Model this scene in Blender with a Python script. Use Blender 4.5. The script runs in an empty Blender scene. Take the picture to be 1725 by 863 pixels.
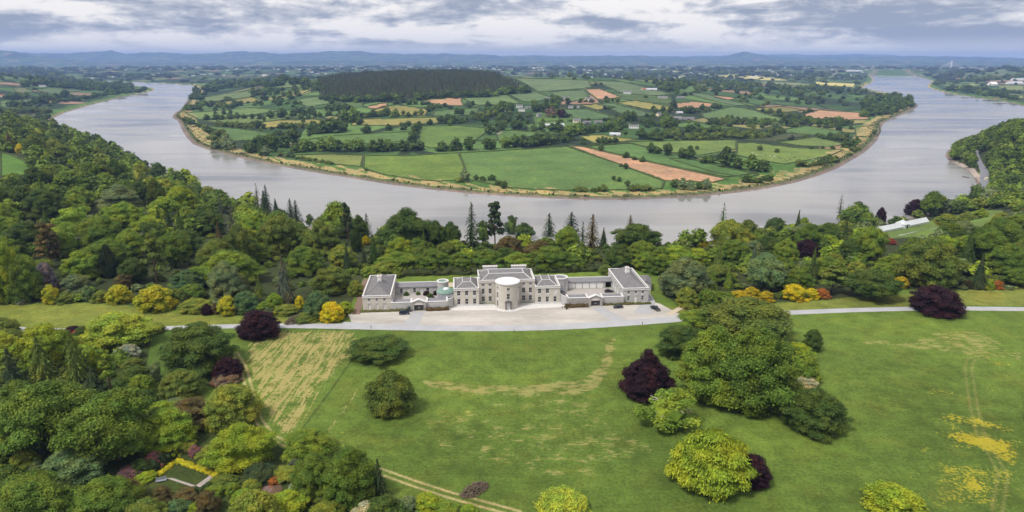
import bpy, math, random
import numpy as np
from math import radians, sin, cos, tan, pi, atan2

# ------------------------------------------------------------------ scene, camera, light
SC = bpy.context.scene
COL = SC.collection
rng = np.random.default_rng(7)
random.seed(7)

CZ, PITCH, FOC = 108.0, radians(16.4), 1124.0      # drone height over the house lawn, tilt, focal length in photo pixels
cP, sP = cos(PITCH), sin(PITCH)
cam_d = bpy.data.cameras.new('camera'); cam = bpy.data.objects.new('camera', cam_d); COL.objects.link(cam)
cam.location = (0, 0, CZ); cam.rotation_euler = (pi/2 - PITCH, 0, 0)
cam_d.sensor_width = 36; cam_d.lens = 36*FOC/1725; cam_d.clip_start = 0.5; cam_d.clip_end = 120000
SC.camera = cam

SUN_DIR = np.array([-0.62, -0.50, 1.20]); SUN_DIR /= np.linalg.norm(SUN_DIR)
sun_d = bpy.data.lights.new('sun', 'SUN'); sun = bpy.data.objects.new('sun', sun_d); COL.objects.link(sun)
sun_d.energy = 2.9; sun_d.angle = radians(11); sun_d.color = (1.0, 0.965, 0.90)
from mathutils import Vector, Matrix
sun.rotation_euler = Vector(SUN_DIR).to_track_quat('Z', 'Y').to_euler()
sun.location = (0, 0, 300)

SC.view_settings.view_transform = 'Standard'
SC.view_settings.look = 'None'
SC.view_settings.exposure = 0.40
SC.view_settings.gamma = 1.0
SC.view_settings.use_curve_mapping = False
SC.cycles.use_denoising = True
SC.cycles.max_bounces = 5; SC.cycles.diffuse_bounces = 2; SC.cycles.glossy_bounces = 2
SC.cycles.transmission_bounces = 2; SC.cycles.volume_bounces = 0; SC.cycles.transparent_max_bounces = 6
SC.cycles.sample_clamp_indirect = 4.0

W = bpy.data.worlds.new('World'); SC.world = W; W.use_nodes = True

class NT:
    """small helper for node trees"""
    def __init__(s, tree): s.t = tree; tree.nodes.clear()
    def n(s, typ, **kw):
        nd = s.t.nodes.new(typ)
        for k, v in kw.items():
            if k.startswith('i_'):
                key = k[2:]; key = int(key) if key.isdigit() else key
                nd.inputs[key].default_value = v
            else: setattr(nd, k, v)
        return nd
    def l(s, a, b): s.t.links.new(a, b)
    def val(s, x, sock):
        if isinstance(x, bpy.types.NodeSocket): s.l(x, sock)
        elif isinstance(x, (tuple, list)) and len(x) == 3 and sock.type == 'RGBA': sock.default_value = (*x, 1)
        else: sock.default_value = x
    def math(s, op, a, b=None, c=None, clamp=False):
        nd = s.n('ShaderNodeMath', operation=op); nd.use_clamp = clamp
        s.val(a, nd.inputs[0])
        if b is not None: s.val(b, nd.inputs[1])
        if c is not None: s.val(c, nd.inputs[2])
        return nd.outputs[0]
    def mix(s, f, a, b, mode='MIX'):
        nd = s.n('ShaderNodeMix', data_type='RGBA', blend_type=mode); nd.clamp_result = False
        s.val(f, nd.inputs[0]); s.val(a, nd.inputs[6]); s.val(b, nd.inputs[7])
        return nd.outputs[2]
    def ramp(s, x, a, b, lo=0.0, hi=1.0, smooth=True):
        nd = s.n('ShaderNodeMapRange'); nd.interpolation_type = 'SMOOTHSTEP' if smooth else 'LINEAR'
        s.val(x, nd.inputs[0]); nd.inputs[1].default_value = a; nd.inputs[2].default_value = b
        nd.inputs[3].default_value = lo; nd.inputs[4].default_value = hi
        return nd.outputs[0]
    def noise(s, vec, scale, detail=3.0, rough=0.55, dist=0.0, dim='3D'):
        nd = s.n('ShaderNodeTexNoise', noise_dimensions=dim)
        if vec is not None: s.l(vec, nd.inputs['Vector'])
        nd.inputs['Scale'].default_value = scale; nd.inputs['Detail'].default_value = detail
        nd.inputs['Roughness'].default_value = rough; nd.inputs['Distortion'].default_value = dist
        return nd.outputs[0]
    def mapping(s, vec, scale=(1, 1, 1), rot=(0, 0, 0), loc=(0, 0, 0)):
        nd = s.n('ShaderNodeMapping'); s.l(vec, nd.inputs[0])
        nd.inputs[1].default_value = loc; nd.inputs[2].default_value = rot; nd.inputs[3].default_value = scale
        return nd.outputs[0]

# sky: Nishita with broken stratocumulus, all laid out by direction (no screen space)
t = NT(W.node_tree)
tc = t.n('ShaderNodeTexCoord')
nish = t.n('ShaderNodeTexSky', sky_type='NISHITA'); nish.sun_disc = False
nish.sun_elevation = math.asin(SUN_DIR[2]); nish.sun_rotation = atan2(SUN_DIR[0], SUN_DIR[1]); nish.altitude = 100
sep = t.n('ShaderNodeSeparateXYZ'); t.l(tc.outputs['Generated'], sep.inputs[0])
az = t.math('ARCTAN2', sep.outputs[0], sep.outputs[1]); el = t.math('ARCSINE', sep.outputs[2])
def cloudvec(sx, sy, ox, oy):
    c = t.n('ShaderNodeCombineXYZ')
    t.l(t.math('MULTIPLY_ADD', az, sx, ox), c.inputs[0]); t.l(t.math('MULTIPLY_ADD', el, sy, oy), c.inputs[1]); c.inputs[2].default_value = 3.7
    return c.outputs[0]
big = t.noise(cloudvec(3.6, 30.0, 2.3, 1.35), 1.0, 4.0, 0.5, 0.35)
mid = t.noise(cloudvec(13.0, 46.0, 5.1, 0.4), 1.0, 5.0, 0.58, 0.4)
fine = t.noise(cloudvec(52.0, 125.0, 1.0, 7.0), 1.0, 4.0, 0.6, 0.3)
dens = t.math('ADD', t.math('MULTIPLY', big, 0.62), t.math('MULTIPLY', mid, 0.38))
dens = t.math('ADD', dens, t.math('MULTIPLY_ADD', fine, 0.13, -0.065))
dark = t.mix(t.ramp(dens, 0.41, 0.50), (0.265, 0.29, 0.36), (0.49, 0.495, 0.525))
lit = t.mix(t.ramp(dens, 0.465, 0.56), dark, (0.86, 0.81, 0.76))
low = t.mix(t.ramp(el, 0.000, 0.032), (0.91, 0.835, 0.70), lit)                # hazy band close to the horizon
gain = t.ramp(sep.outputs[2], 0.06, 0.9, 1.0, 1.42)
cl = t.mix(1.0, low, t.n('ShaderNodeCombineXYZ').outputs[0], 'MIX')
vm = t.n('ShaderNodeVectorMath', operation='SCALE'); t.l(low, vm.inputs[0]); t.l(t.math('MULTIPLY', gain, 10.0), vm.inputs['Scale'])
sky = t.mix(0.94, nish.outputs[0], vm.outputs[0])
bg = t.n('ShaderNodeBackground'); t.l(sky, bg.inputs[0]); bg.inputs[1].default_value = 0.1
wo = t.n('ShaderNodeOutputWorld'); t.l(bg.outputs[0], wo.inputs[0])

# ------------------------------------------------------------------ helpers
def tag(o, label=None, cat=None, group=None, kind=None):
    if label: o['label'] = label
    if cat: o['category'] = cat
    if group: o['group'] = group
    if kind: o['kind'] = kind
    return o

def np_mesh(name, verts, faces, smooth=False):
    """faces: list of (n,3) / (n,4) integer arrays"""
    me = bpy.data.meshes.new(name)
    verts = np.ascontiguousarray(verts, dtype=np.float32)
    faces = [np.asarray(f, dtype=np.int32) for f in faces if len(f)]
    loops = np.concatenate([f.ravel() for f in faces])
    sizes = np.concatenate([np.full(len(f), f.shape[1], dtype=np.int32) for f in faces])
    starts = np.concatenate([[0], np.cumsum(sizes)[:-1]]).astype(np.int32)
    me.vertices.add(len(verts)); me.vertices.foreach_set('co', verts.ravel())
    me.loops.add(len(loops)); me.loops.foreach_set('vertex_index', loops)
    me.polygons.add(len(sizes)); me.polygons.foreach_set('loop_start', starts); me.polygons.foreach_set('loop_total', sizes)
    me.polygons.foreach_set('use_smooth', np.full(len(sizes), bool(smooth)))
    me.update(calc_edges=True)
    return me

def link(name, me, mat=None, parent=None, loc=None):
    o = bpy.data.objects.new(name, me); COL.objects.link(o)
    if mat is not None and me is not None and not me.materials: me.materials.append(mat)
    if parent is not None: o.parent = parent
    if loc is not None: o.location = loc
    return o

def empty(name, loc=(0, 0, 0), rz=0.0):
    o = bpy.data.objects.new(name, None); COL.objects.link(o)
    o.location = loc; o.rotation_euler = (0, 0, rz); o.empty_display_size = 1
    return o

class MB:
    """collects boxes, prisms, tubes ... into ONE mesh"""
    def __init__(s): s.v = []; s.f = []
    def add(s, vs, fs):
        b = len(s.v); s.v += [tuple(p) for p in vs]; s.f += [tuple(b+i for i in f) for f in fs]
    def box(s, x0, x1, y0, y1, z0, z1):
        s.add([(x0,y0,z0),(x1,y0,z0),(x1,y1,z0),(x0,y1,z0),(x0,y0,z1),(x1,y0,z1),(x1,y1,z1),(x0,y1,z1)],
              [(3,2,1,0),(4,5,6,7),(0,1,5,4),(1,2,6,5),(2,3,7,6),(3,0,4,7)])
    def prism(s, poly, z0, z1):
        n = len(poly)
        s.add([(*p, z0) for p in poly]+[(*p, z1) for p in poly],
              [tuple(range(n-1,-1,-1)), tuple(range(n,2*n))]+[(i,(i+1)%n,n+(i+1)%n,n+i) for i in range(n)])
    def extrude_y(s, prof, y0, y1):
        """profile in (x,z) swept along y"""
        n = len(prof)
        s.add([(p[0],y0,p[1]) for p in prof]+[(p[0],y1,p[1]) for p in prof],
              [tuple(range(n)), tuple(range(2*n-1,n-1,-1))]+[(i,n+i,n+(i+1)%n,(i+1)%n) for i in range(n)])
    def extrude_x(s, prof, x0, x1):
        n = len(prof)
        s.add([(x0,p[0],p[1]) for p in prof]+[(x1,p[0],p[1]) for p in prof],
              [tuple(range(n-1,-1,-1)), tuple(range(n,2*n))]+[(i,(i+1)%n,n+(i+1)%n,n+i) for i in range(n)])
    def cyl(s, cx, cy, r0, r1, z0, z1, n=24, a0=0.0, a1=2*pi, cap=True):
        full = abs(a1-a0-2*pi) < 1e-6; m = n if full else n+1
        A = [a0+(a1-a0)*i/n for i in range(m)]
        vs = [(cx+r0*cos(a),cy+r0*sin(a),z0) for a in A]+[(cx+r1*cos(a),cy+r1*sin(a),z1) for a in A]
        fs = [(i,(i+1)%m,m+(i+1)%m,m+i) for i in range(n if not full else m)]
        if cap: fs += [tuple(range(m-1,-1,-1)), tuple(range(m,2*m))]
        s.add(vs, fs)
    def tube(s, pts, rad, n=6):
        pts = [Vector(p) for p in pts]; rad = rad if isinstance(rad, (list, tuple)) else [rad]*len(pts)
        rings = []
        for i, p in enumerate(pts):
            d = (pts[min(i+1,len(pts)-1)]-pts[max(i-1,0)]).normalized()
            a = d.orthogonal().normalized(); b = d.cross(a)
            rings.append([p+(a*cos(2*pi*k/n)+b*sin(2*pi*k/n))*rad[i] for k in range(n)])
        vs = [q for r in rings for q in r]
        fs = [(i*n+k, i*n+(k+1)%n, (i+1)*n+(k+1)%n, (i+1)*n+k) for i in range(len(pts)-1) for k in range(n)]
        fs += [tuple(range(n-1,-1,-1)), tuple(range((len(pts)-1)*n, len(pts)*n))]
        s.add(vs, fs)
    def mesh(s, name, smooth=False):
        me = bpy.data.meshes.new(name); me.from_pydata(s.v, [], s.f); me.update()
        if smooth: me.polygons.foreach_set('use_smooth', np.ones(len(s.f), bool))
        return me
    def build(s, name, mat, parent=None, smooth=False, loc=None):
        return link(name, s.mesh(name, smooth), mat, parent, loc)

_mats = {}
def mat(name, color, rough=0.8, var=0.15, scale=0.6, bump=0.0, spec=0.3, metal=0.0, var2=0.0, scale2=5.0, stretch=(1,1,1)):
    """surface with two octaves of uneven colour"""
    if name in _mats: return _mats[name]
    m = bpy.data.materials.new(name); m.use_nodes = True; t = NT(m.node_tree)
    tc = t.n('ShaderNodeTexCoord'); v = t.mapping(tc.outputs['Object'], stretch)
    n1 = t.noise(v, scale, 4.0, 0.6); n2 = t.noise(v, scale2, 3.0, 0.6)
    f = t.math('ADD', t.ramp(n1, 0.3, 0.7, 1-var, 1+var, False), t.ramp(n2, 0.3, 0.7, -var2, var2, False))
    vm = t.n('ShaderNodeVectorMath', operation='SCALE'); vm.inputs[0].default_value = color; t.l(f, vm.inputs['Scale'])
    b = t.n('ShaderNodeBsdfPrincipled'); t.l(vm.outputs[0], b.inputs['Base Color'])
    b.inputs['Roughness'].default_value = rough; b.inputs['Specular IOR Level'].default_value = spec; b.inputs['Metallic'].default_value = metal
    if bump:
        bp = t.n('ShaderNodeBump'); bp.inputs['Strength'].default_value = bump; bp.inputs['Distance'].default_value = 0.05
        t.l(n2, bp.inputs['Height']); t.l(bp.outputs[0], b.inputs['Normal'])
    o = t.n('ShaderNodeOutputMaterial'); t.l(b.outputs[0], o.inputs[0])
    _mats[name] = m; return m

def foliage_mat(name, vcol=False, low=0.62, high=1.42, trans=0.25):
    """leaves: colour of the single tree, uneven from leaf to leaf and from spray to spray"""
    m = bpy.data.materials.new(name); m.use_nodes = True; t = NT(m.node_tree)
    if vcol:
        a = t.n('ShaderNodeAttribute', attribute_name='tint'); base = a.outputs['Color']
    else:
        oi = t.n('ShaderNodeObjectInfo'); base = oi.outputs['Color']
    g = t.n('ShaderNodeNewGeometry'); tc = t.n('ShaderNodeTexCoord')
    n = t.noise(tc.outputs['Object'], 3.2, 3.0, 0.6)
    f = t.math('MULTIPLY', t.ramp(g.outputs['Random Per Island'], 0, 1, low, high, False), t.ramp(n, 0.3, 0.7, 0.72, 1.28, False))
    n2 = t.noise(tc.outputs['Object'], 1.3, 2.0, 0.5)
    hue = t.mix(t.ramp(n2, .40, .64), t.mix(1.0, base, (.88, .96, 1.0), 'MULTIPLY'), t.mix(1.0, base, (1.30, 1.10, .85), 'MULTIPLY'))
    vm = t.n('ShaderNodeVectorMath', operation='SCALE'); t.l(hue, vm.inputs[0]); t.l(f, vm.inputs['Scale'])
    b = t.n('ShaderNodeBsdfPrincipled'); t.l(vm.outputs[0], b.inputs['Base Color']); b.inputs['Roughness'].default_value = 0.65
    b.inputs['Specular IOR Level'].default_value = 0.15
    tr = t.n('ShaderNodeBsdfTranslucent'); t.l(vm.outputs[0], tr.inputs[0])
    mx = t.n('ShaderNodeMixShader'); mx.inputs[0].default_value = trans; t.l(b.outputs[0], mx.inputs[1]); t.l(tr.outputs[0], mx.inputs[2])
    o = t.n('ShaderNodeOutputMaterial'); t.l(mx.outputs[0], o.inputs[0])
    return m

# ------------------------------------------------------------------ rays of the photograph's camera, used to survey positions on the terrain
def pix_dir(px, py):
    px = np.asarray(px, float); py = np.asarray(py, float)
    dx = (px-862.5)/FOC; dy = (431.5-py)/FOC
    return np.stack([dx, cP+dy*sP, -sP+dy*cP], -1)

def project(x, y, z):
    z = np.asarray(z, float)-CZ
    depth = y*cP - z*sP; up = y*sP + z*cP
    return 862.5+FOC*x/depth, 431.5-FOC*up/depth, depth

def on_plane(px, py, z):
    d = pix_dir(px, py); k = (z-CZ)/d[..., 2]
    return np.stack([d[..., 0]*k, d[..., 1]*k], -1)

def sstep(a, b, x):
    u = np.clip((x-a)/(b-a), 0, 1); return u*u*(3-2*u)

def in_poly(x, y, poly):
    poly = np.asarray(poly, float); n = len(poly)
    lo = poly.min(0); hi = poly.max(0); res = np.zeros(x.shape, bool)
    idx = np.nonzero((x >= lo[0]) & (x <= hi[0]) & (y >= lo[1]) & (y <= hi[1]))[0] if x.ndim == 1 else None
    X, Y = (x[idx], y[idx]) if idx is not None else (x, y)
    r = np.zeros(X.shape, bool); j = n-1
    for i in range(n):
        xi, yi = poly[i]; xj, yj = poly[j]
        c = ((yi > Y) != (yj > Y)) & (X < (xj-xi)*(Y-yi)/(yj-yi+1e-12)+xi)
        r ^= c; j = i
    if idx is not None: res[idx] = r; return res
    return r

def seg_dist(x, y, pts, closed=False):
    pts = np.asarray(pts, float); d = np.full(x.shape, 1e18)
    m = len(pts) if closed else len(pts)-1
    for i in range(m):
        a = pts[i]; b = pts[(i+1) % len(pts)]; ab = b-a; L = max(ab@ab, 1e-9)
        tt = np.clip(((x-a[0])*ab[0]+(y-a[1])*ab[1])/L, 0, 1)
        d = np.minimum(d, (x-a[0]-tt*ab[0])**2+(y-a[1]-tt*ab[1])**2)
    return np.sqrt(d)
# ------------------------------------------------------------------ the land and the river
ZW = -40.0
NEAR = [(40,212),(82,214),(140,236),(200,258),(265,288),(330,316),(395,342),(440,358),(500,378),(560,394),(650,406),(740,412),(900,420),(1040,420),
        (1200,414),(1330,406),(1420,392),(1500,378),(1580,354),(1625,337),(1641,325),(1646,312),(1640,298),(1630,288),(1614,279),(1598,271),(1592,262),(1597,253),
        (1625,240),(1665,230),(1800,218),(2100,205)]
FARR = [(2100,215),(1900,205),(1790,195),(1725,180),(1700,173),(1650,166),(1600,158),(1572,151),(1562,146),(1567,140),(1572,137),(1556,131),(1535,127),(1520,123.5),(1480,123.2),
        (1466,127),(1472,134),(1468,140),(1452,148),(1475,153),(1500,158),(1528,164),(1548,178),(1540,184),(1515,195),(1490,207),(1485,213),(1484,222),(1478,236),(1470,245),
        (1455,258),(1435,270),(1410,284),(1380,296),(1340,308),(1290,318),(1240,325),(1180,331),(1110,335),(1040,337),(960,336),(880,332),(800,327),(720,319),
        (650,310),(590,300),(520,289),(450,276),(390,263),(345,251),(325,243),(313,230),(305,216),(300,204),(290,198.5),(294,191),(305,184),(310,177),(318,165),(326,155),
        (332,147.5),(322,144),(290,141.5),(258,139.5),(200,138),(158,136.6),(148,137),(155,139),(200,142),(235,145),(258,148.5),(261,152),(240,157),(200,165.5),
        (150,178),(110,190),(90,199),(82,206)]
RIV = on_plane(*np.array(NEAR[1:]+FARR).T, ZW)
LAKE = on_plane(*np.array([(58,119),(75,116.5),(90,113.8),(126,113),(122,116),(108,118),(95,120)]).T, ZW+6)   # upper reach, glimpsed on the left

_n = on_plane(*np.array([(-300,205),(82,214),(140,236),(200,258),(330,316),(440,358),(560,394),(740,412),(900,420),(1040,420),(1200,414),(1330,406),(1500,378),(1570,352),(1600,238),(1800,214),(2200,204)], float).T, ZW)
_ns, _nY = _n[:, 0]/_n[:, 1], _n[:, 1]
_o = np.argsort(_ns); _ns, _nY = _ns[_o], _nY[_o]
s_of = lambda px: (np.asarray(px, float)-862.5)/FOC*1.02
P_S = s_of([0,330,450,560,640,700,780,850,900,1000,1100,1200,1300,1450,1700])
P_H = np.array([-20,-4,10,29,43,50,50,40,33,33,18,-6,-22,-32,-32.])

RIDGE_A = np.array([(-900,96),(-300,90),(0,84),(30,88),(60,90),(120,90),(160,87),(188,85.5),(212,91),(240,89),(272,88),(300,90.5),(350,91),(380,88),(410,86.5),(440,88),(470,91),(520,89),(560,86.5),(600,86),(640,90),(680,91),(720,91),(748,90),(770,92),(800,91.5),(870,95),(900,92.5),(930,96),(1000,94),(1080,94),(1150,97),(1200,96),(1226,94),(1240,90),(1252,87.2),(1262,87.6),(1272,90.5),(1290,94),(1340,97),(1400,97),(1500,95.5),(1560,95),(1640,97),(1725,98),(2200,96),(2700,97)], float)
RIDGE_B = np.array([(-900,92),(-200,85),(0,84.5),(30,88.5),(55,93),(100,99),(150,104),(300,106),(420,104),(560,103),(700,105),(860,104),(1000,105.5),(1150,106),(1300,103),(1450,104),(1560,102.5),(1725,104),(2700,104)], float)
RIDGE_C = np.array([(-900,94),(0,92),(150,91),(300,92),(1150,95),(1275,92.5),(1330,91.5),(1380,93),(1440,91),(1480,92),(1520,94),(1600,95),(2700,94)], float)
def ridge(xs, Y, tab, D, w):
    d = pix_dir(tab[:, 0], tab[:, 1]); sx = d[:, 0]/d[:, 1]; top = CZ+D*d[:, 2]/d[:, 1]
    h = np.interp(xs, sx, top)
    h = h + 7*np.sin(xs*141+1.0)+5*np.sin(xs*263+2)+3*np.sin(xs*457)
    return np.maximum(h, 0)*np.exp(-((Y-D)/w)**2)

def sd_river(x, y):
    out = np.empty(x.shape)
    for a in range(0, len(x), 60000):
        X, Y = x[a:a+60000], y[a:a+60000]
        d = seg_dist(X, Y, RIV, True); ins = in_poly(X, Y, RIV)
        d2 = seg_dist(X, Y, LAKE, True); ins2 = in_poly(X, Y, LAKE)
        out[a:a+60000] = np.minimum(np.where(ins, -d, d), np.where(ins2, -d2, d2+0))
    return out

def land(x, y):
    """height of the ground; also returns the distance from the river bank"""
    Y = np.maximum(y, 1.0); s = x/Y
    sd = sd_river(x, y)
    nY = np.interp(s, _ns, _nY)
    wn = 1-sstep(nY*1.0, nY*1.12+60, y)
    wn = np.where(y < 60, 1.0, wn)
    # near side: level lawns, gentle roll further off
    roll = (np.sin(x*0.021+1.3)*np.sin(y*0.018+0.4)*0.8+np.sin(x*0.05)*np.sin(y*0.043)*0.25)
    flat = sstep(215, 240, y)*(1-sstep(335, 360, y))
    Tn = roll*(1-flat)
    kn = np.exp(-(((x-700)/150)**2+((y-990)/170)**2))
    Tn = Tn + 10*kn
    # peninsula
    crest = np.interp(s, P_S, P_H)
    Tp = -38 + (crest+38)*sstep(1050, 2850, y)
    drop = sstep(2900, 4300, y)
    Tp = Tp*(1-drop) + (-27)*drop
    Tp = Tp + (np.sin(x*0.006+0.7)*np.sin(y*0.005)*3.0)*sstep(1300, 1900, y)
    # west bank: a hill with fields, wooded on top
    lf = 1-sstep(-0.80, -0.53, s)
    Tl = np.interp(y, [1300,1700,2400,3000,3500,4300,5200], [-14,-24,-6,22,40,6,-20])
    Tl = Tl*lf + (-36)*(1-lf)
    # east bank beyond the river
    rt = sstep(0.52, 0.76, s)
    Tr = -34 + 70*rt*sstep(3200, 6200, y)*(1-sstep(6600, 9000, y))
    T = np.where(s < -0.515, Tl, np.where(s > 0.60, Tr, Tp))
    far = sstep(4300, 6500, y)
    T = T*(1-far) + np.where(s > 0.60, np.maximum(Tr, -24), -24)*far
    T = T*(1-wn) + Tn*wn
    plain = sstep(8000, 16000, y)
    T = T + 20*plain
    W_ = np.where(wn > 0.5, 150.0, 420.0)
    W_ = np.where(kn > 0.2, 90.0, W_)
    bank = -40 + np.clip(sd, -25, 10)*0.12
    h = np.where(sd < 0, bank, bank + (np.maximum(T, -38.8)+38.8)*sstep(4, W_, sd))
    r = ridge(s, y, RIDGE_A, 21000, 2600)
    r = np.maximum(r, ridge(s, y, RIDGE_B, 15500, 1200))
    r = np.maximum(r, ridge(s, y, RIDGE_C, 29000, 2500))
    h = np.where(y > 7000, np.maximum(h, r*sstep(7000, 9000, y)*sstep(0, 300, sd)), h)
    return h, sd

# polar sheet: fine where the camera looks, coarse elsewhere
th = np.concatenate([np.linspace(-180, -44, 35)[:-1], np.linspace(-44, 44, 1180), np.linspace(44, 180, 35)[1:-1]])
TH = np.radians(th)
_py = np.linspace(1340, 121, 720); _dep = PITCH-np.arctan((431.5-_py)/FOC)
RR = np.concatenate([[2, 20, 45, 70, 90, 100], 148/np.tan(_dep), np.geomspace(8200, 34000, 90)])
RR = np.unique(np.round(RR, 3)); RR = RR[(RR < 112) == False] if False else RR
nr, nt = len(RR), len(TH)
Rg, Tg = np.meshgrid(RR, TH, indexing='ij')
GX = (Rg*np.sin(Tg)).ravel(); GY = (Rg*np.cos(Tg)).ravel()
GH, GSD = land(GX, GY)
H2 = GH.reshape(nr, nt); SD2 = GSD.reshape(nr, nt)
LR = np.log(RR)

def _lookup(A, x, y):
    r = np.sqrt(x*x+y*y); tt = np.arctan2(x, y)
    fi = np.interp(np.log(np.maximum(r, RR[0])), LR, np.arange(nr)); fj = np.interp(tt, TH, np.arange(nt))
    i = np.minimum(fi.astype(int), nr-2); j = np.minimum(fj.astype(int), nt-2); a = fi-i; b = fj-j
    return (A[i,j]*(1-a)*(1-b)+A[i+1,j]*a*(1-b)+A[i,j+1]*(1-a)*b+A[i+1,j+1]*a*b)
def hgt(x, y): return _lookup(H2, np.asarray(x, float), np.asarray(y, float))
def bank(x, y): return _lookup(SD2, np.asarray(x, float), np.asarray(y, float))

_YS = np.geomspace(60, 33000, 1500)
def at(px, py, dz=0.0):
    """first point of the terrain (raised by dz) along the photograph's ray"""
    px = np.atleast_1d(np.asarray(px, float)); py = np.atleast_1d(np.asarray(py, float))
    dz = np.broadcast_to(np.asarray(dz, float), px.shape)
    d = pix_dir(px, py); out = np.zeros((len(px), 3))
    for a in range(0, len(px), 400):
        D = d[a:a+400]; K = _YS[None, :]/D[:, 1:2]
        X = D[:, 0:1]*K; Y = np.broadcast_to(_YS[None, :], X.shape); Z = CZ + D[:, 2:3]*K
        g = Z-hgt(X, Y)-dz[a:a+400, None]
        neg = g <= 0; k = np.where(neg.any(1), neg.argmax(1), len(_YS)-1); k = np.maximum(k, 1)
        ii = np.arange(len(D)); g1 = g[ii, k]; g0 = g[ii, k-1]; f = np.clip(g0/(g0-g1+1e-9), 0, 1)
        yy = _YS[k-1]+(_YS[k]-_YS[k-1])*f; kk = yy/D[:, 1]
        out[a:a+400] = np.stack([D[:, 0]*kk, yy, CZ+D[:, 2]*kk], -1)
    out[:, 2] = hgt(out[:, 0], out[:, 1])
    return out
def at1(px, py, dz=0.0): return at([px], [py], dz)[0]
def poly_at(pp): return at(*np.array(pp, float).T)[:, :2]

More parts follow.
